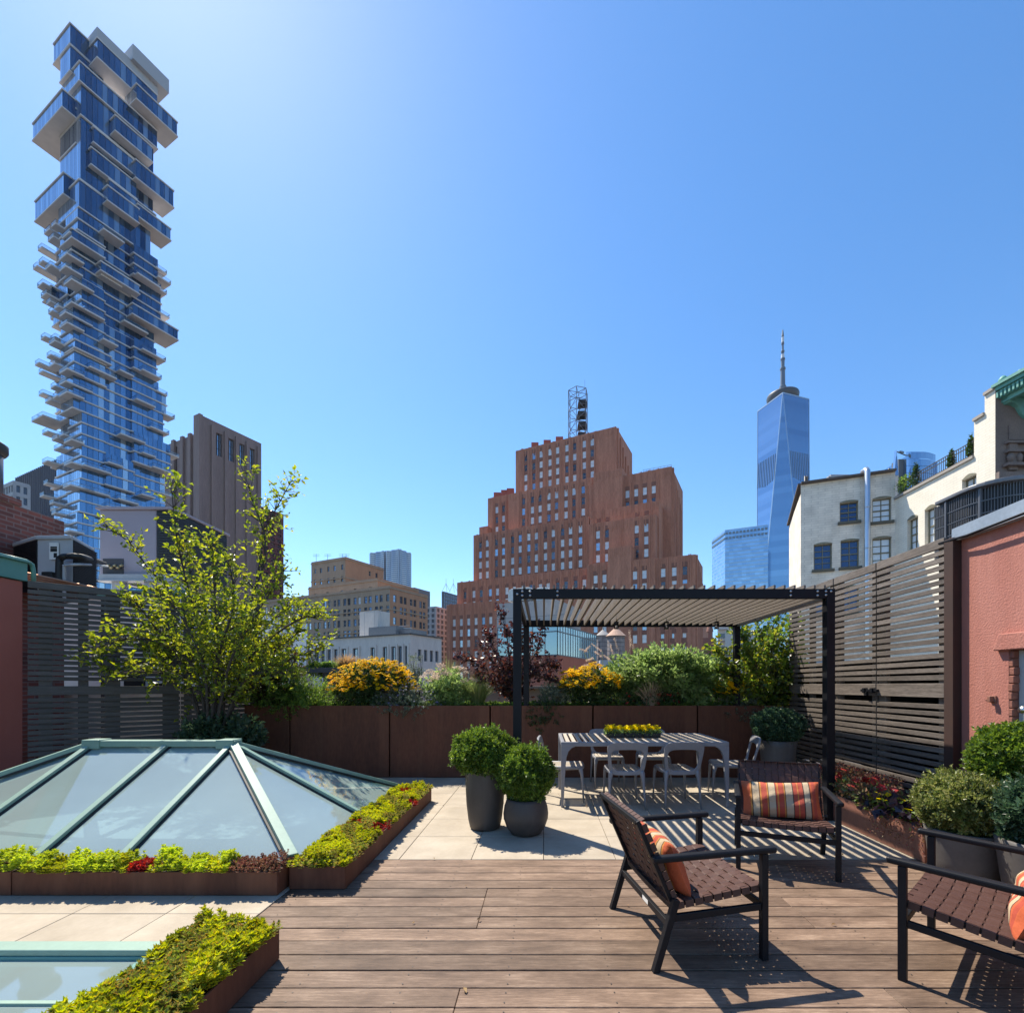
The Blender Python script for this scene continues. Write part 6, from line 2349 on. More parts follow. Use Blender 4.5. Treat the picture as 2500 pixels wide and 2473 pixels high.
c.block(b, 0, sr, 0, tl, GZ, zt, ops, so, .3)
for x in [q[0] - .16 for q in ops] + [ops[-1][1] + .12]:
    q = c.pt(0, x)
    b.box(-.14, .14, -.12, 0, GZ, zw1 + .3, 0, Matrix.Translation((q.x, q.y, 0)) @ Matrix.Rotation(math.atan2(-c.E2.y, -c.E2.x), 4, 'Z'))
b.build('wall', CM['pale'], o, o.location)
b = MB()
b.bar(c.pt(-.1, -.12, zt + .06), c.pt(-.1, tl, zt + .06), .3, .14).bar(c.pt(-.1, -.12, zt + .06), c.pt(sr, -.12, zt + .06), .3, .14)
b.build('cornice', CM['dframe'], o, o.location)
put_windows(o, WI)
b = MB()
s0 = 4
c.block(b, s0, s0 + 2.4, c.t(922, s0), c.t(878, s0), zt - .5, c.z(1490, s0, c.t(922, s0)))
b.build('roof_tower', CM['pale'], o, o.location)
b = MB()
c.block(b, 2.4, 5.5, c.t(966, 2.4), c.t(900, 2.4), zt - .5, c.z(1527, 2.4, c.t(966, 2.4)))
c.block(b, 3.2, 6.5, c.t(1003, 3.2), c.t(968, 3.2), zt - .5, c.z(1535, 3.2, c.t(1003, 3.2)))
b.build('roof_box', CM['slate'], o, o.location)
b = MB()
for u in (890, 914, 918, 930):
    p = c.pt(4, c.t(u, 4))
    b.bar((p.x, p.y, zt), (p.x, p.y, c.z(1478, 4)), .05, .05)
p, q = c.pt(4, c.t(890, 4)), c.pt(4, c.t(930, 4))
b.bar((p.x, p.y, c.z(1481, 4)), (q.x, q.y, c.z(1481, 4)), .05, .05)
b.build('roof_pole', CM['greyst'], o, o.location)
for u0, u1, v in ((960, 998, 1524), (985, 1005, 1530)):
    MB().bar(c.pt(3, c.t(u0, 3), c.z(v, 3)), c.pt(3, c.t(u1, 3), c.z(v, 3)), .06, .06).build('roof_rail', CM['greyst'], o, o.location)

# neighbour's roof garden: dark steel canopy with brown grass on it
o = thing('garden_canopy', 'dark flat canopy with trailing vines in front of the pale low building', 'canopy', (P(790, 1640, 14).x, 14, 0))
b = MB()
p, q = P(725, 1634, 14), P(868, 1634, 14)
b.box(p.x, q.x, 13, 15, p.z - .12, p.z + .02)
b.build('roof', CM['dframe'], o, o.location)
for u in (800, 862):
    p = P(u, 1640, 13.3)
    b = MB().box(p.x - .08, p.x + .08, 13.2, 13.4, -1, p.z - .02)
    b.build('post', CM['dframe'], o, o.location)
p = P(800, 1640, 14.5)
b = MB().box(p.x, P(862, 1640, 14.5).x, 14.4, 14.5, -1, p.z + .2)
b.build('screen', CM['dframe'], o, o.location)
rg2 = np.random.default_rng(3)
n = 700
uu = rg2.uniform(752, 812, n)
pp = np.array([P(a, 1632 + rg2.uniform(-16, 4) + max(0, rg2.normal(0, 16)) * (a < 790), 13.2) for a in uu])
MB().leaves(pp, unit(n, rg2) + np.array([0, 0, -.4]), unit(n, rg2), .09, .5).build('vine', LM['mid'], o, o.location)
grass_tuft('brown_grass', 'russet ornamental grass on the dark canopy behind the coneflowers', 845, 1590, 1636, 13.6, .55, 520, LM['straw'], 81, w=.008)
grass_tuft('brown_grass', 'green russet ornamental grass on the dark canopy, left tuft', 822, 1604, 1638, 13.8, .4, 300, LM['grass'], 82, w=.008)
for i, (u, v, Y, h_) in enumerate(((1005, 1640, 12, .30), (745, 1600, 20, .6))):
    pass
b = MB().tube([P(1010, 1705, 9.3), P(1010, 1635, 9.3)], .05, 12).tube([P(1010, 1637, 9.3), P(1010, 1633, 9.3)], .058, 12)
tag(b.build('vent_pipe', CM['greyst']), 'short grey vent pipe standing behind the coneflowers', 'pipe')

# ---------------------------------------------------------------- grey penthouse with a glass corner on brick
c = City(1361, 42)
o = thing('glass_penthouse', 'grey penthouse with a glazed corner room on red brick, behind the pergola', 'building', (c.pt(3, 4).x, c.pt(3, 4).y, 0))
b = MB()
tl = c.t(1215)
sr = c.s_(1456)
z_gl0, z_gl1, z_top = c.z(1597), c.z(1525), c.z(1470)
c.block(b, 0, sr, 0, tl, GZ, z_gl0 - .06)
b.build('brick_base', streaky('red_brick', (.33, .12, .08), (.27, .10, .07), scale=1), o, o.location)
b = MB()
s0 = 4.0
c.block(b, s0, s0 + 7, c.t(1355, s0), c.t(1213, s0), z_gl1 - 3, c.z(1462, s0, c.t(1355, s0)))
c.block(b, 1.5, 4.0, c.t(1450, 1.5) * 0 + .6, c.t(1290, 1.5), z_gl1 - .1, z_gl1 + 1.1)
b.build('upper_wall', pmat('grey_render', (.40, .375, .355), (.34, .32, .31), rough=.85, scale=1), o, o.location)
gm = glass_mat('penthouse_glass', (.22, .36, .42), (.34, .47, .52), rough=.05, metal=.45)
for O, ex, n_, W, cnt in ((c.pt(0, 0), c.E1, -c.E2, sr, 17), (c.pt(0, 0), c.E2, -c.E1, tl, 5)):
    b = MB()
    for i in range(cnt):
        a, d = O + ex * (W * i / cnt + .02), O + ex * (W * (i + 1) / cnt - .02)
        zm = z_gl1 - (z_gl1 - z_gl0) * .22
        for za, zb in ((z_gl0, zm - .04), (zm, z_gl1)):
            b.quad((a.x, a.y, za), (d.x, d.y, za), (d.x, d.y, zb), (a.x, a.y, zb), 0)
    for i in range(cnt + 1):
        p = O + ex * (W * i / cnt)
        b.box(p.x - .035, p.x + .035, p.y - .035, p.y + .035, z_gl0 - .05, z_gl1 + .06, 1)
    for z in (z_gl0 - .05, z_gl1 - (z_gl1 - z_gl0) * .22, z_gl1 + .06):
        p, q = O, O + ex * W
        b.bar((p.x, p.y, z), (q.x, q.y, z), .1, .09, 1)
    b.build('curtain_wall', [gm, CM['slate']], o, o.location)
b = MB()
c.block(b, .1, sr, .1, tl, z_gl1 + .02, z_gl1 + .1)
c.block(b, .5, sr, .5, tl, z_gl0, z_gl1)
b.build('roof', CM['slate'], o, o.location)
# arched white duct covers on its roof
for i, (u0, u1) in enumerate(((1240, 1300), (1304, 1342))):
    tt0, tt1 = c.t(u1, 4.2), c.t(u0, 4.2)
    b = MB()
    zb = c.z(1462, 4.2, tt0) - .05
    hh = c.z(1432, 4.2, tt0) - zb
    prof = [(0, 0), (0, hh * .6), (.1, hh * .82), (.28, hh * .95), (.5, hh), (tt1 - tt0 - .4, hh), (tt1 - tt0 - .12, hh * .9), (tt1 - tt0, hh * .6), (tt1 - tt0, 0)]
    poly = [c.pt(4.2, tt0 + x, zb + z) for x, z in prof]
    b.prism(poly, (0, 0, 0), c.E1 * 1.2)
    b.build('duct_cover', pmat('white_metal', (.62, .64, .62), rough=.5), o, o.location, bevel=.05)
b = MB()
for i in range(7):
    zz = c.z(1500, 4) + i * .12
    b.bar(c.pt(3.95, c.t(1290, 4), zz), c.pt(3.95, c.t(1280, 4), zz), .04, .07)
b.build('vent_grille', CM['greyst'], o, o.location)
b = MB()
z = z_gl1 + 1.1
for k_ in range(8):
    p = c.pt(2.0, k_ * 1.1)
    b.bar((p.x, p.y, z_gl1), (p.x, p.y, z_gl1 + 1.2), .03, .03)
b.bar(c.pt(2, 0, z_gl1 + 1.2), c.pt(2, 7.7, z_gl1 + 1.2), .04, .04)
b.build('railing', CM['slate'], o, o.location)


# ---------------------------------------------------------------- wooden water tanks
def water_tank(label, u, u2, vtip, veave, vbase, Y):
    p, q = P(u, veave, Y), P(u2, veave, Y)
    r = (q.x - p.x) / 2
    cx_, z1, zt, z0 = (p.x + q.x) / 2, p.z, P(u, vtip, Y).z, P(u, vbase, Y).z
    o = thing('water_tank', label, 'water tank', (cx_, Y, z0), group='rooftop water tanks')
    b = MB().lathe([(r * .93, 0), (r * .90, z1 - z0)], n=28)
    b.build('barrel', brick_mat('tank_staves', (.30, .26, .24), (.24, .21, .20), (.14, .12, .12), 1, bw=.25, bh=40, ms=.02, bump=.3, axis='XYZ'), o)
    b = MB()
    for i in range(7):
        b.lathe([(r * .945, (z1 - z0) * (i + .4) / 7), (r * .945, (z1 - z0) * (i + .4) / 7 + .05)], n=28)
    b.build('hoop', CM['dframe'], o)
    b = MB().lathe([(r * 1.08, z1 - z0 - .04), (r * 1.08, z1 - z0), (0.02, zt - z0), (0, zt - z0)], n=20, smooth=False)
    b.lathe([(.09, zt - z0 - .1), (.12, zt - z0 + .12), (0, zt - z0 + .4)], n=8)
    b.build('roof', TANKROOF, o)
    b = MB()
    for i in range(6):
        a = i * math.pi / 3
        b.bar((r * .7 * math.cos(a), r * .7 * math.sin(a), -6), (r * .7 * math.cos(a), r * .7 * math.sin(a), 0), .2, .2)
    b.box(-r, r, -r, r, -.25, -.02)
    b.build('stand', CM['dframe'], o)
    return o


TANKROOF = pmat('tank_roof', (.50, .32, .23), (.42, .27, .2), rough=.85, scale=2)
wt = water_tank('wooden water tank with copper cone roof between penthouse glass and green shrub', 1481, 1527, 1530, 1553, 1625, 62)
TANKROOF = pmat('grey_tank_roof', (.34, .32, .31), (.28, .27, .26), rough=.85, scale=2)
water_tank('wooden water tank with grey cone roof, half hidden behind the copper-roofed tank', 1455, 1490, 1536, 1552, 1625, 70)

# ---------------------------------------------------------------- tapering blue glass skyscraper with spire
Y = 650.
cx_ = (1911 - CX) / F * Y
o = thing('spire_skyscraper', 'tapering blue glass skyscraper crowned by a tall spire', 'building', (cx_, Y, 0))
h = 31.5
va = math.atan2(cx_, Y)                               # turned to face the terrace
ztop = EYE + (HZ - 990) / F * Y


def ring(r_, z, off):
    return [Vector((r_ * math.sin(off + i * math.pi / 2), -r_ * math.cos(off + i * math.pi / 2), z)) for i in range(4)]


rot = -va
bot = ring(h * 1.414, 30, rot + math.pi / 4)
top = ring(h, ztop, rot)
b = MB()


def tess(p, q, r_, m):
    """triangle cut into glass strips so each storey reflects a little differently"""
    n = 46
    up = Vector(q) if False else None
    for i in range(n):
        f0, f1 = i / n, (i + 1) / n
        a0, b0 = p.lerp(r_, f0), q.lerp(r_, f0)
        a1, b1 = p.lerp(r_, f1), q.lerp(r_, f1)
        if (b1 - a1).length < .01:
            b.add([a0, b0, r_], [(0, 1, 2)], m)
        else:
            b.quad(a0, b0, b1, a1, m)


for i in range(4):
    j = (i + 1) % 4
    tess(bot[i - 1], bot[i], top[i], 0)
    tess(top[i], top[j], bot[i], 0)
foot = [Vector((p.x, p.y, GZ)) for p in bot]
for i in range(4):
    b.quad(foot[i], foot[(i + 1) % 4], bot[(i + 1) % 4], bot[i])
b.add(top, [(0, 1, 2, 3)])
b.build('curtain_wall', CM['wtc'], o)
b = MB()
for i in range(4):
    b.bar(bot[i - 1] * 1.003, top[i] * 1.003 - Vector((0, 0, top[i].z * .003)), .7, .7)
    b.bar(bot[i] * 1.003, top[i] * 1.003 - Vector((0, 0, top[i].z * .003)), .7, .7)
    b.bar(top[i], top[(i + 1) % 4], .8, 1.2)
b.build('edge_trim', pmat('edge_steel', (.65, .70, .75), rough=.3, metal=.8), o)
b = MB()
for i in (3, 0):                                      # louvre slots of the plant floors
    j = (i + 1) % 4
    for k_ in range(11):
        f = .17 + .66 * k_ / 10
        zz0, zz1 = ztop * .70, ztop * .80
        sl = (bot[i] - (top[i] + top[j]) / 2) / (ztop - 30)
        e = lambda z: (top[i].lerp(top[j], f) + sl * (ztop - z)) * 1.004 - Vector((0, 0, z * .004))
        b.bar(e(zz0 + 4 * abs(k_ - 5) / 5), e(zz1), 1.1, .4)
b.build('louvre_slots', pmat('slot_blue', (.12, .20, .32), rough=.4), o)
b = MB()
b.lathe([(17, 0), (19.5, 1), (20.5, 9), (20, 10.5), (17, 10.5), (16, 0)], (0, 0, ztop + 3), 36)
for i in range(18):
    a = i * math.pi / 9
    b.bar((19 * math.cos(a), 19 * math.sin(a), ztop), (19 * math.cos(a), 19 * math.sin(a), ztop + 4), .6, .6)
b.build('crown_ring', pmat('ring_dark', (.05, .06, .075), rough=.5), o)
b = MB()
zs = EYE + (HZ - 806) / F * Y
zz = lambda v: EYE + (HZ - v) / F * Y
prof = [(3.4, ztop), (2.6, zz(960)), (4.4, zz(955)), (4.4, zz(944)), (3.2, zz(942)), (2.8, zz(905)), (3.6, zz(903)), (3.6, zz(899)), (2.2, zz(897)), (2.4, zz(880)), (3.0, zz(879)), (3.0, zz(876)), (1.6, zz(874)), (1.5, zz(861)), (2.3, zz(860)), (2.3, zz(857)),
        (1.3, zz(855)), (1.2, zz(842)), (1.9, zz(841)), (1.9, zz(838)), (1.0, zz(836)), (1.0, zz(822)), (1.6, zz(821)), (1.4, zz(818)), (.6, zs)]
b.lathe(prof, n=12, smooth=False)
for i in range(4):
    a = i * math.pi / 2 + .5
    b.bar((14 * math.cos(a), 14 * math.sin(a), ztop + 10), (2.5 * math.cos(a), 2.5 * math.sin(a), zz(950)), .35, .35)
b.build('spire', pmat('spire_steel', (.10, .13, .17), (.16, .19, .23), rough=.45, metal=.3), o)
b = MB()
for va_, vb_, r_ in ((880, 866, 2.1), (836, 824, 1.6)):
    b.lathe([(r_, zz(va_)), (r_, zz(vb_))], n=12)
b.build('radome', pmat('radome_white', (.7, .72, .74), rough=.5), o)

# blue glass slab left of it
c = City(1770, 590)
o = thing('blue_glass_slab', 'banded blue glass office slab standing left of the spire skyscraper', 'building', (c.pt(0, 0).x, c.pt(0, 0).y, 0))
A_ = [c.C + Vector((-2, 40, 0)), c.C, c.C + Vector((44.4, -20, 0)), c.C + Vector((60, 50, 0))]
b = MB()
zt = c.z(1294)
zts = [zt, zt, zt, zt]
for i in (0, 1, 2):
    p, q = A_[i], A_[i + 1]
    n = 52
    for j in range(n):
        z0, z1 = zt - (j + 1) * 4.6, zt - j * 4.6 - 1.2
        if z1 < -20:
            break
        k_ = 10
        for m_ in range(k_):
            a, d = p.lerp(q, m_ / k_), p.lerp(q, (m_ + 1) / k_)
            b.quad((a.x, a.y, z0), (d.x, d.y, z0), (d.x, d.y, z1), (a.x, a.y, z1), 0)
            b.quad((a.x, a.y, z1), (d.x, d.y, z1), (d.x, d.y, z1 + 1.2), (a.x, a.y, z1 + 1.2), 1)
b.add([(p.x, p.y, zt) for p in A_], [(0, 1, 2, 3)], 1)
b.build('curtain_wall', [CM['wtc7'], pmat('slab_spandrel', (.40, .52, .64), rough=.25, metal=.6)], o, o.location)
b = MB()
for i in (0, 1):
    p, q = A_[i], A_[i + 1]
    for k_ in range(12):
        a, d = p.lerp(q, (k_ + .15) / 12), p.lerp(q, (k_ + .85) / 12)
        nn = Vector((d.y - a.y, -(d.x - a.x), 0)).normalized() * .5
        for zz0 in (zt - 4.5, zt - 10.5):
            b.bar((a.x + nn.x, a.y + nn.y, zz0), (d.x + nn.x, d.y + nn.y, zz0), .4, 2.6)
b.build('roof_louvre', pmat('louvre_slate', (.16, .24, .32), rough=.4), o, o.location)

# blue curved glass top behind the white building
o = thing('curved_glass_tower', 'curved blue glass tower top peeping over the white brick building', 'building', (P(2232, 1100, 480).x, 480, 0))
b = MB()
pts = []
for i in range(13):
    u = 2212 + 72 * (i / 12)
    d_ = 480 + 26 * ((i / 12 - .35) ** 2) * 2
    p = P(u, 1102 + 6 * max(0, i / 12 - .55) ** 2 * 6, d_)
    pts.append(p)
for i in range(12):
    for j in range(7):
        z0 = 60 + (pts[i].z - 60) * j / 7 if False else pts[i].z - (j + 1) * 7.5
        b.quad((pts[i].x, pts[i].y, pts[i].z - (j + 1) * 7.3), (pts[i + 1].x, pts[i + 1].y, pts[i + 1].z - (j + 1) * 7.3), (pts[i + 1].x, pts[i + 1].y, pts[i + 1].z - j * 7.3 - .4), (pts[i].x, pts[i].y, pts[i].z - j * 7.3 - .4), 0)
p = P(2284, 1108, 520)
b.quad((pts[-1].x, pts[-1].y, 100), (p.x - 6, 530, 100), (p.x - 6, 530, pts[-1].z), (pts[-1].x, pts[-1].y, pts[-1].z), 0)
b.prism([(pts[0].x, 486, GZ), (pts[-1].x, 500, GZ), (pts[-1].x, 540, GZ), (pts[0].x, 540, GZ)], (0, 0, 0), (0, 0, pts[0].z + 20))
b.build('curtain_wall', CM['wtc'], o, o.location)
b = MB()
a, d, e = P(2183, 1160, 476), P(2189, 1098, 476), P(2194, 1160, 482)
b.prism([a, d, e], (0, 0, 0), (0, 3, 0))
b.build('glass_fin', CM['wtc7'], o, o.location)
b = MB()
p, q = P(2194, 1121, 490), P(2212, 1150, 490)
b.box(p.x, q.x, 490, 500, q.z - 30, p.z)
b.bar(P(2190, 1103, 478), P(2212, 1112, 486), .8, .8).bar(P(2197, 1103, 480), P(2205, 1105, 484), 1.6, 1.6)
b.build('roof_plant', CM['slate'], o, o.location)

# small pieces seen under the pergola on the right
ribbed_tower('far_glass_tower', 'sliver of far blue glass tower right of the brown brick tower', 1718, 700, 1712, 1745, 1518, CM['wtc7'], 0, rowp=None)
c = City(1738, 120)
o = thing('old_brick_house', 'old dark brick house with a chimney right of the brown brick tower', 'building', (c.pt(4, 4).x, c.pt(4, 4).y, 0))
b = MB()
c.block(b, 0, 8, c.t(1742), c.t(1716), GZ, c.z(1556))
b.build('wall', streaky('old_brown_brick', (.26, .11, .08), (.2, .09, .07)), o, o.location)
b = MB()
c.block(b, 1, 3, c.t(1738, 1), c.t(1729, 1), GZ + 25, c.z(1540))
b.lathe([(.9, 0), (.7, 1.2), (0, 2.2)], c.pt(2, c.t(1733, 2), c.z(1540)), 12)
b.build('chimney', streaky('old_chimney', (.26, .12, .09), (.2, .1, .08)), o, o.location)
c = City(1790, 90)
o = thing('terrace_apartments', 'pale apartment building with stacked dark balconies behind the back pergola post', 'building', (c.pt(4, 4).x, c.pt(4, 4).y, 0))
b = MB()
c.block(b, 0, 8, c.t(1792), c.t(1752), GZ, c.z(1518))
c.block(b, -4, 8, c.t(1905, -4), c.t(1770, -4), GZ, c.z(1540, -4))
b.build('wall', CM['pale'], o, o.location)
for v in (1535, 1563, 1593):
    b = MB()
    p, q = c.pt(-.8, c.t(1776), c.z(v)), c.pt(-.8, c.t(1754), c.z(v))
    b.bar(p, q, 1.4, .25, 1)
    b.bar(p - c.E1 * .6 + Vector((0, 0, .8)), q - c.E1 * .6 + Vector((0, 0, .8)), .1, .9, 0)
    b.build('balcony', [CM['dpane'], CM['greyst']], o, o.location)
o = thing('iron_fence', 'black spiked iron fence behind the broad light green shrub', 'fence', (4.5, 13, 0))
b = MB()
ya = 14.
x0, x1 = P(1670, 1600, ya).x, P(1800, 1600, ya).x
zt_, zb_ = P(1700, 1597, ya).z, P(1700, 1662, ya).z
n = 34
for i in range(n + 1):
    x = x0 + (x1 - x0) * i / n
    b.bar((x, ya, zb_), (x, ya, zt_ + .06), .014, .014)
for z in (zt_ - .03, zb_ + .1):
    b.bar((x0, ya, z), (x1, ya, z), .03, .03)
b.build('railing', CM['dframe'], o, o.location)
MB().bar(P(1722, 1622, 12.5), P(1830, 1548, 12.5), .05, .06).build('stair_rail', CM['dframe'], o, o.location)
p = P(1700, 1662, 14.6)
b = MB().box(p.x - 3, p.x + 9, 14.4, 14.8, -3, P(1700, 1612, 14.6).z)
tag(b.build('neighbour_parapet', CM['greyst']), 'pale grey parapet behind the spiked iron fence', 'parapet')

# ---------------------------------------------------------------- white painted brick building
WB = brick_mat('white_painted_brick', (.80, .72, .61), (.74, .66, .56), (.64, .57, .48), 1, bw=.45, bh=.16, ms=.014, bump=.35, noise=.16, axis='XYZ')
SILL = pmat('olive_sill', (.13, .12, .09), rough=.8)
C0 = Vector((22.4, 30, 0))
dz = lambda v, p: EYE + (HZ - v) / F * p.y
o = thing('white_brick_building', 'white painted brick building with sash windows and a steel flue, right of the skyscraper', 'building', (18, 32, 0))
e_ = Vector((-.93, .37, 0)).normalized()
n_ = Vector((-e_.y, e_.x, 0))
if n_.y > 0:
    n_ = -n_


def along(u, O=C0, ex=e_):
    k = (u - CX) / F
    return (O.x - k * O.y) / (k * ex.y - ex.x)


L_ = along(1955)
ztl = dz(1184, C0 + e_ * L_)
b = MB()
ops = []
wk = []
for u, v0, v1, kind in ((2073, 1273, 1225, 'navy'), (2153, 1273, 1216, 'shade'), (2009, 1390, 1328, 'navy'), (2075, 1384, 1319, 'navy'), (2153, 1384, 1313, 'shade'), (2009, 1500, 1440, 'navy'), (2075, 1496, 1432, 'navy')):
    x = along(u)
    p = C0 + e_ * x
    w_ = 37 / F * p.y * 1.06
    za, zb = dz(v0, p), dz(v1, p)
    ops.append((x - w_ / 2, x + w_ / 2, za, zb))
    wk.append(kind)
b.wall(C0, e_, n_, L_, GZ, ztl, ops, .28)
e0 = C0 + e_ * L_
sp_ = Vector((.43, .9, 0)).normalized()
e1_ = e0 + Vector((-.05, 5.6, 0)) * 1.0
e1_ = e0 + Vector((2.6, 6.5, 0))
for q in (e1_,):
    b.quad((e0.x, e0.y, GZ), (q.x, q.y, GZ), (q.x, q.y, ztl - .6), (e0.x, e0.y, ztl - .6))
back = Vector((0, 9, 0))
b.quad((C0.x, C0.y, ztl), (e0.x, e0.y, ztl), (e1_.x, e1_.y, ztl), (C0.x, C0.y + 12, ztl))
b.build('wall', WB, o, o.location)
mats_i = []
items = []
for (x0, x1, a, bb), kind in zip(ops, wk):
    p = C0 + e_ * ((x0 + x1) / 2)
    items.append((Vector((p.x, p.y, a)), n_, .28, x1 - x0, bb - a, kind))
made = put_windows(o, items)
for x0, x1, a, bb in ops:
    pw = C0 + e_ * ((x0 + x1) / 2)
    pw = Vector((pw.x, pw.y, a))
    b = MB()
    p, q = C0 + e_ * (x0 - .12) + n_ * .06, C0 + e_ * (x1 + .12) + n_ * .06
    b.bar((p.x, p.y, a - .09), (q.x, q.y, a - .09), .2, .17)
    give(b.build('window_sill', SILL, o, o.location), made, pw)
    b = MB()
    m_ = 8
    for i in range(m_):
        f0, f1 = i / m_, (i + 1) / m_
        arch = lambda f: bb + .02 + .09 * math.sin(math.pi * f)
        pa, pb = C0 + e_ * (x0 + (x1 - x0) * f0) + n_ * .02, C0 + e_ * (x0 + (x1 - x0) * f1) + n_ * .02
        b.quad((pa.x, pa.y, bb - .02), (pb.x, pb.y, bb - .02), (pb.x, pb.y, arch(f1)), (pa.x, pa.y, arch(f0)))
    give(b.build('window_arch', CM['olive'], o, o.location), made, pw)
b = MB()
cp = [C0 + n_ * .08, e0 + n_ * .08]
b.bar((cp[0].x, cp[0].y, ztl + .06), (cp[1].x, cp[1].y, ztl + .06), .4, .12)
cpm0 = pmat('dark_coping', (.12, .095, .085), rough=.8)
b.build('coping', cpm0, o, o.location)
b = MB()
b.bar((e0.x, e0.y, ztl + .06), (e1_.x, e1_.y, ztl - .5), .35, .12)
b.build('coping', cpm0, o, o.location)
p = C0 + e_ * along(2114) + n_ * .35
b = MB().tube([(p.x, p.y, GZ + 5), (p.x, p.y, dz(1150, p)), (p.x + .02, p.y + .1, dz(1145, p)), (p.x + .05, p.y + .5, dz(1144, p))], .17, 16)
for v in (1240, 1340, 1440):
    b.tube([(p.x, p.y, dz(v, p)), (p.x, p.y, dz(v - 3, p))], .195, 16)
b.build('flue', pmat('galvanised', (.62, .66, .70), (.52, .56, .6), rough=.35, metal=.8, scale=2), o, o.location)
b = MB()
for u, v in ((1969, 1163), (1974, 1163), (2121, 1142), (2178, 1144)):
    b = MB()
    p = C0 + e_ * along(u) - n_ * .6
    b.tube([(p.x, p.y, ztl - .5), (p.x, p.y, dz(v, p))], .07, 8)
    b.build('vent_pipe', CM['dframe'], o, o.location)
b = MB()
p = C0 + e_ * along(2047) - n_ * .8
b.box(p.x - .8, p.x + .8, p.y - .5, p.y + .5, ztl - .1, ztl + .35).box(p.x - .6, p.x + .6, p.y - .4, p.y + .4, ztl + .35, ztl + .5)
b.build('roof_vent', CM['greyst'], o, o.location)

# its nearer wing, side wall running towards us, ornate front beyond
o = thing('white_brick_wing', 'cream brick side wall climbing in steps to a green copper cornice at the right', 'building', (22.4, 27, 0))
b = MB()
xw = 22.4
yv = lambda u: xw * F / (u - CX)
ya, yb, yc, yd = yv(2430), yv(2404), yv(2378), 30.
z_lo = EYE + (HZ - 1220) / F * 30
z_m = EYE + (HZ - 1030) / F * yc
z_h = EYE + (HZ - 967) / F * yb
wops = []
for u, va_, vb_ in ((2228, 1342, 1265), (2272, 1325, 1240), (2366, 1290, 1165)):
    y = yv(u)
    wops.append((y - ya - .42, y - ya + .42, EYE + (HZ - va_) / F * y, EYE + (HZ - vb_) / F * y))
WO = Vector((xw, ya, 0))
b.wall(WO, (0, 1, 0), (-1, 0, 0), yd - ya, GZ, z_lo, wops, .3)
b.quad((xw, ya, z_lo), (xw, yc, z_lo), (xw, yc, z_m), (xw, ya, z_m))
b.quad((xw, ya, z_m), (xw, yb, z_m), (xw, yb, z_h), (xw, ya, z_h))
b.quad((xw, yd, z_lo), (xw, yc, z_lo), (xw + 12, yc, z_lo), (xw + 12, yd, z_lo))
b.quad((xw, yc, z_lo), (xw + 1, yc, z_lo), (xw + 1, yc, z_m), (xw, yc, z_m))
b.quad((xw, yb, z_m), (xw + 1, yb, z_m), (xw + 1, yb, z_h), (xw, yb, z_h))
b.build('wall', brick_mat('cream_painted_brick', (.80, .73, .61), (.77, .70, .58), (.66, .60, .50), 1, bw=.42, bh=.14, ms=.012, bump=.35, noise=.06, axis='XYZ'), o, o.location)
items = [(Vector((xw, ya + (q[0] + q[1]) / 2, q[2])), Vector((-1, 0, 0)), .3, q[1] - q[0], q[3] - q[2], 'shade') for q in wops]
made = put_windows(o, items)
for q in wops:
    b = MB()
    for i in range(8):
        f0, f1 = i / 8, (i + 1) / 8
        arch = lambda f: q[3] + .02 + .15 * math.sin(math.pi * f)
        y0, y1 = ya + q[0] + (q[1] - q[0]) * f0, ya + q[0] + (q[1] - q[0]) * f1
        b.quad((xw - .015, y0, q[3] - .02), (xw - .015, y1, q[3] - .02), (xw - .015, y1, arch(f1)), (xw - .015, y0, arch(f0)))
    give(b.build('window_arch', CM['olive'], o, o.location), made, Vector((xw, ya + (q[0] + q[1]) / 2, q[2])))
b = MB()
cpm = pmat('stone_coping', (.36, .32, .28), (.3, .27, .24), rough=.85)
for q in ((yc, yd, z_lo), (yb, yc, z_m), (ya, yb, z_h)):
    MB().box(xw - .1, xw + .3, q[0], q[1], q[2], q[2] + .15).build('coping', cpm, o, o.location)
b = MB()
y = yc + .1
while y < yd - .1:
    b.bar((xw + .15, y, z_lo + .14), (xw + .15, y, z_lo + .98), .025, .025)
    y += .14
for z in (z_lo + .3, z_lo + .8, z_lo + 1.0):
    b.bar((xw + .15, yc + .05, z), (xw + .15, yd, z), .04, .04)
b.build('railing', CM['dframe'], o, o.location)
for i, (y, hh, wd, lb_) in enumerate(((29.4, 1.15, .8, 'bushy green plant at the far end of the railing on the cream wall'), (28.6, 1.5, .45, 'pointed little conifer by the railing on the cream wall, low end'),
                                     (26.1, 1.1, .3, 'dark spiky conifer by the railing on the cream wall, middle of three'), (24.9, 1.25, .35, 'dark spiky conifer by the railing on the cream wall, high end'))):
    t_ = thing('roof_plant', lb_, 'plant', (xw + .2, y, z_lo + .14), group='plants along the roof railing')
    rg3 = np.random.default_rng(90 + i)
    p_, d_ = blob_pts(520, (xw + .2, y, z_lo + .14 + hh / 2), (wd * .6, wd * .6, hh / 2), .3, .3, rg3)
    if i:
        f_ = (p_[:, 2] - z_lo) / hh
        p_[:, :2] = np.array([xw + .2, y]) + (p_[:, :2] - np.array([xw + .2, y])) * np.clip(1.35 - f_, .15, 1.2)[:, None]
    bb = MB()
    scatter(bb, p_, d_, .13, .5, .3, .9, 0, rg3)
    bb.build('foliage', LM['mid'] if i < 1 else LM['dkgreen'], t_, t_.location)
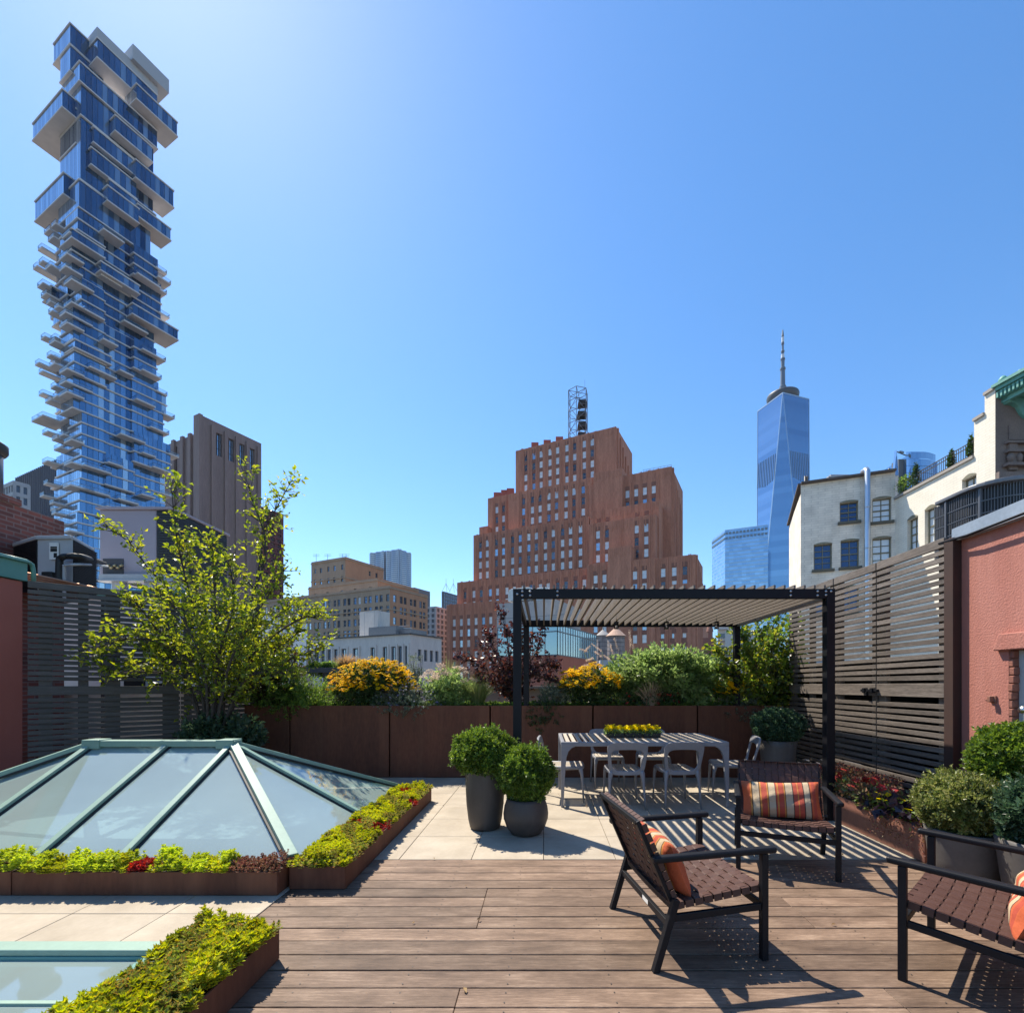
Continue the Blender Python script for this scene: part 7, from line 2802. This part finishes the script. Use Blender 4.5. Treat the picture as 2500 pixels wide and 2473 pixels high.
# ornate front that faces us at the right edge
b = MB()
xo, yo = xw + .02, ya
b.box(xo, xo + 9, yo - .02, yo + .4, GZ, z_h + .2, 0)
zz_ = lambda v: EYE + (HZ - v) / F * yo
for v0, v1, x0, x1, d_ in ((1085, 1150, .55, .95, .12), (1155, 1200, 0, 9, .16), (1102, 1108, .4, 9, .24), (1080, 1086, .4, 9, .2), (1135, 1142, .3, 9, .3), (1040, 1075, .6, 1.6, .05)):
    b.box(xo + x0, xo + x1, yo - .02 - d_, yo - .02, zz_(v1), zz_(v0), 0)
for i in range(9):
    x = xo + .6 + i * .42
    b.lathe([(.0, -.1), (.13, 0), (.16, .2), (.10, .34), (0, .4)], (x, yo - .12, zz_(1128)), 8, 0)
b.build('ornate_front', pmat('brown_terracotta', (.24, .18, .155), (.17, .13, .115), rough=.85, scale=1.5, fine=.2), o, o.location)
cm_ = pmat('verdigris_copper', (.10, .30, .25), (.16, .38, .31), rough=.6, scale=3, fine=.15)
b = MB()
zc_ = z_h
T = Matrix.Translation((xo - .05, yo - .02, zc_)) @ Matrix.Rotation(math.atan2(-1, .2), 4, 'Z')   # x runs along the cornice, y to the building side
b.box(-.1, 6, -.12, 1.9, .06, .2, 0, T).box(0, 6, 0, 1.9, -.12, .058, 0, T).box(.02, 6, .12, 1.8, -.5, -.122, 0, T).box(.0, 6, .3, .5, -.72, -.502, 0, T)
for i in range(34):
    b.box(i * .17 + .03, i * .17 + .11, .02, .118, -.48, -.20, 0, T)
for x, r_ in ((.2, .17), (.9, .10), (1.6, .10), (2.3, .10)):
    q = T @ Vector((x, .2, .2))
    b.lathe([(0, 0), (r_, r_ * .3), (r_ * 1.05, r_), (r_ * .6, r_ * 1.7), (0, r_ * 2.1)], q, 10)
b.build('cornice', cm_, o, o.location)
for i in range(3):
    b = MB()
    x = .05 + i * 1.5
    prof = [(.3, 0), (.3, -.14), (.42, -.3), (.7, -.32), (.95, -.45), (1.15, -.8), (1.35, -1.0), (1.5, -.95), (1.6, -1.3), (1.75, -1.35), (1.8, 0)]
    b.prism([T @ Vector((x, a, z - .505)) for a, z in prof], (0, 0, 0), T.to_3x3() @ Vector((.32, 0, 0)))
    b.build('bracket', cm_, o, o.location, bevel=.03)

# ---------------------------------------------------------------- neighbour's roof on the left
BR = brick_mat('chimney_brick', (.20, .06, .045), (.10, .035, .03), (.17, .11, .10), 1, bw=.21, bh=.072, ms=.010, bump=.8, noise=.35, axis='YZ')
b = MB().box(-9.6, -8.62, 4.5, 8.47, -2, 4.40).box(-9.63, -8.585, 4.5, 7.75, 4.40, 4.50)
tag(b.build('brick_chimney', BR), 'dark red brick chimney wall on the roof behind the left slat fence', 'chimney')
o = thing('flue_stack', 'dark capped metal flue rising from the brick chimney at the left edge', 'flue', (-9.16, 7.7, 4.45))
b = MB().tube([(0, 0, 0), (0, 0, .92)], .22, 24)
b.build('pipe', pmat('flue_metal', (.10, .10, .115), (.15, .15, .165), rough=.5, metal=.4), o)
b = MB().tube([(0, 0, .82), (0, 0, .87), (0, 0, .98), (0, 0, 1.01)], [.25, .28, .28, .24], 24)
b.build('cap', pmat('flue_cap', (.05, .045, .045), rough=.7), o)
o = thing('rooftop_wall', 'white rendered rooftop wall glimpsed through the left slat fence', 'wall', (-8, 10, 0))
b = MB().box(-12, -6.95, 9.35, 13.8, -2, 3.22)
b.build('wall', pmat('white_render', (.86, .84, .80), (.74, .72, .69), rough=.85, scale=1), o, o.location)
b = MB().box(-12, -6.9, 9.28, 9.4, 3.22, 3.34)
b.build('coping', M['teal_frame'], o, o.location)
b = MB()
for x0, x1, z0, z1 in ((-10.4, -9.7, .3, 3.0), (-8.2, -7.9, .8, 2.0), (-7.6, -7.1, .2, 1.5), (-9.4, -8.4, 0, 1.1)):
    b.box(x0, x1, 9.2, 9.345, z0, z1)
b.build('doorway', M['dark'], o, o.location)

o = thing('condenser_unit', 'pale grey condenser unit with dark louvred sides above the left slat fence', 'condenser', (-7.6, 7.9, 2.95))
z0, z1 = P(100, 1440, 7.3).z, P(100, 1318, 7.3).z
pp = [P(25, 1400, 7.75), P(92, 1400, 7.30), P(178, 1400, 7.28), P(235, 1400, 8.0), P(150, 1400, 8.6)]
xy = [(p.x, p.y) for p in pp]
lou = pmat('louvre_black', (.018, .019, .022), rough=.5)
cab = pmat('cabinet_grey', (.40, .40, .41), (.45, .45, .46), rough=.5)
for i, (nm, mt) in enumerate((('louvre', lou), ('panel', cab), ('louvre', lou), ('panel', cab), ('panel', cab))):
    (xa, ya_), (xb, yb_) = xy[i], xy[(i + 1) % 5]
    b = MB().quad((xa, ya_, z0), (xb, yb_, z0), (xb, yb_, z1), (xa, ya_, z1))
    if nm == 'louvre':
        d_ = Vector((xb - xa, yb_ - ya_, 0))
        nn = Vector((d_.y, -d_.x, 0)).normalized() * .012
        for k_ in range(30):
            zz0 = z0 + (z1 - z0) * (k_ + .5) / 30
            b.bar((xa + nn.x, ya_ + nn.y, zz0), (xb + nn.x, yb_ + nn.y, zz0), .012, .012)
    b.build(nm, mt, o, o.location)
b = MB().prism([(x, y - .03, z1) for x, y in xy], (0, 0, 0), (0, 0, .06))
b.build('lid', cab, o, o.location, bevel=.012)
p = P(128, 1345, 7.29)
b = MB().box(p.x - .02, p.x + .12, 7.262, 7.272, p.z - .14, p.z + .12, 0).box(p.x + .0, p.x + .10, 7.259, 7.262, p.z - .02, p.z + .03, 1).box(p.x + .0, p.x + .10, 7.259, 7.262, p.z + .035, p.z + .06, 1).box(p.x + .05, p.x + .10, 7.259, 7.262, p.z - .11, p.z - .04, 1)
b.build('sticker', [M['white'], M['rubber']], o, o.location)
p = P(128, 1412, 7.29)
b = MB().box(p.x - .06, p.x + .1, 7.18, 7.28, p.z - .12, p.z + .08)
b.build('junction_box', M['rubber'], o, o.location, bevel=.01)
b = MB()
for x, y in xy[:4]:
    b.box(x + .02, x + .08, y + .06, y + .12, -.03, z0)
b.build('stand', CM['dframe'], o, o.location)
# pipes
o = thing('refrigerant_pipe', 'black lagged pipe bending from the roof to the mauve cabinet', 'pipe', (-8, 9, 3))
q = [P(145, 1470, 7.15), P(145, 1375, 7.15), P(150, 1362, 7.15), P(165, 1358, 7.15), P(205, 1361, 7.3), P(255, 1376, 10)]
MB().tube(bez(q, 20), .045, 10).build('lagging', M['rubber'], o, o.location)
q = [P(157, 1470, 7.12), P(157, 1388, 7.12), P(160, 1381, 7.12), P(205, 1378, 7.3), P(262, 1382, 10)]
MB().tube(bez(q, 20), .02, 8).build('thin_pipe', CM['greyst'], o, o.location)
cop = pmat('copper_pipe', (.45, .22, .13), (.38, .19, .11), rough=.4, metal=.7)
for i in range(4):
    q = [P(58, 1398 + i * 5, 6.9 + .04 * i), P(130, 1413 + i * 5, 7.0 + .04 * i), P(235, 1436 + i * 2, 7.1)]
    tag(MB().tube(bez(q, 12), .018, 8).build('copper_pipe', cop), ('copper pipe sloping over the left slat fence, topmost of four', 'copper pipe sloping over the left slat fence, second from the top', 'copper pipe sloping over the left slat fence, third from the top', 'copper pipe sloping over the left slat fence, lowest of four')[i], 'pipe', 'pipes above the left fence')
# big mauve cabinet on its steel frame
o = thing('air_handler', 'big mauve metal air handler on a steel frame above the left slat fence', 'air handler', (-9.5, 12, 3.9))
Y = 11.
p0, p1 = P(243, 1400, Y), P(420, 1245, Y)
mv = pmat('mauve_metal', (.27, .235, .275), (.31, .27, .31), rough=.55, scale=1)
zb = p0.z - .1
b = MB().box(p0.x, p0.x + (p1.x - p0.x) * .78, Y, Y + 1.9, zb, p1.z)
b.build('cabinet', mv, o, o.location, bevel=.02)
b = MB().box(p0.x + (p1.x - p0.x) * .78 + .01, p1.x, Y + .02, Y + 1.9, zb, p1.z - .01)
for k_ in range(26):
    z = zb + (p1.z - zb) * (k_ + .5) / 26
    b.box(p0.x + (p1.x - p0.x) * .8, p1.x + .012, Y + .0, Y + 1.9, z - .012, z + .012)
b.build('louvre', lou, o, o.location)
b = MB().box(p0.x - .05, p1.x + .06, Y - .06, Y + 1.95, p1.z, p1.z + .06)
b.build('lid', mv, o, o.location, bevel=.01)
q0, q1 = P(252, 1402, Y), P(302, 1364, Y)
b = MB().box(q0.x, q1.x, Y - .012, Y - .002, q0.z, q1.z)
b.build('access_hatch', pmat('hatch_dark', (.05, .045, .05), rough=.6), o, o.location)
b = MB()
for i in range(5):
    q = P(262 + i * 8, 1382 + (i % 2) * 5, Y - .06)
    b.tube([q, q + Vector((.06, -.02, .02))], .03, 8)
b.build('valve', pmat('valve_brass', (.45, .36, .2), rough=.4, metal=.5), o, o.location)
b = MB()
fa, fb = P(241, 1412, Y - .15), P(440, 1412, Y - .15)
for yy in (Y - .15, Y + 1.8):
    b.box(fa.x, fb.x, yy, yy + .1, fa.z - .04, fa.z + .10).box(fa.x, fb.x, yy - .06, yy + .16, fa.z - .07, fa.z - .04)
b.box(fa.x + .1, fa.x + .2, Y - .05, Y + 1.8, fa.z - .03, fa.z + .09)
for x in (fa.x + .35, fa.x + 1.1, fb.x - .2):
    b.box(x - .1, x + .1, Y - .1, Y + .1, 3.1, fa.z - .07).box(x - .1, x + .1, Y + 1.6, Y + 1.8, 3.1, fa.z - .07)
b.build('support_frame', pmat('galvanised_frame', (.34, .34, .36), (.28, .28, .3), rough=.45, metal=.5), o, o.location)
b = MB().box(-1000, 1000, -60, 1300, -26, 520)
m = bpy.data.materials.new('air_haze'); m.use_nodes = True
nt = m.node_tree; nt.nodes.remove(nt.nodes['Principled BSDF'])
pv_ = nt.nodes.new('ShaderNodeVolumePrincipled')
pv_.inputs['Color'].default_value = (.75, .85, 1, 1)
pv_.inputs['Density'].default_value = .00003
pv_.inputs['Anisotropy'].default_value = .3
nt.links.new(pv_.outputs[0], nt.nodes['Material Output'].inputs['Volume'])
tag(b.build('haze', m), 'thin pale air over the city', 'haze', kind='stuff')
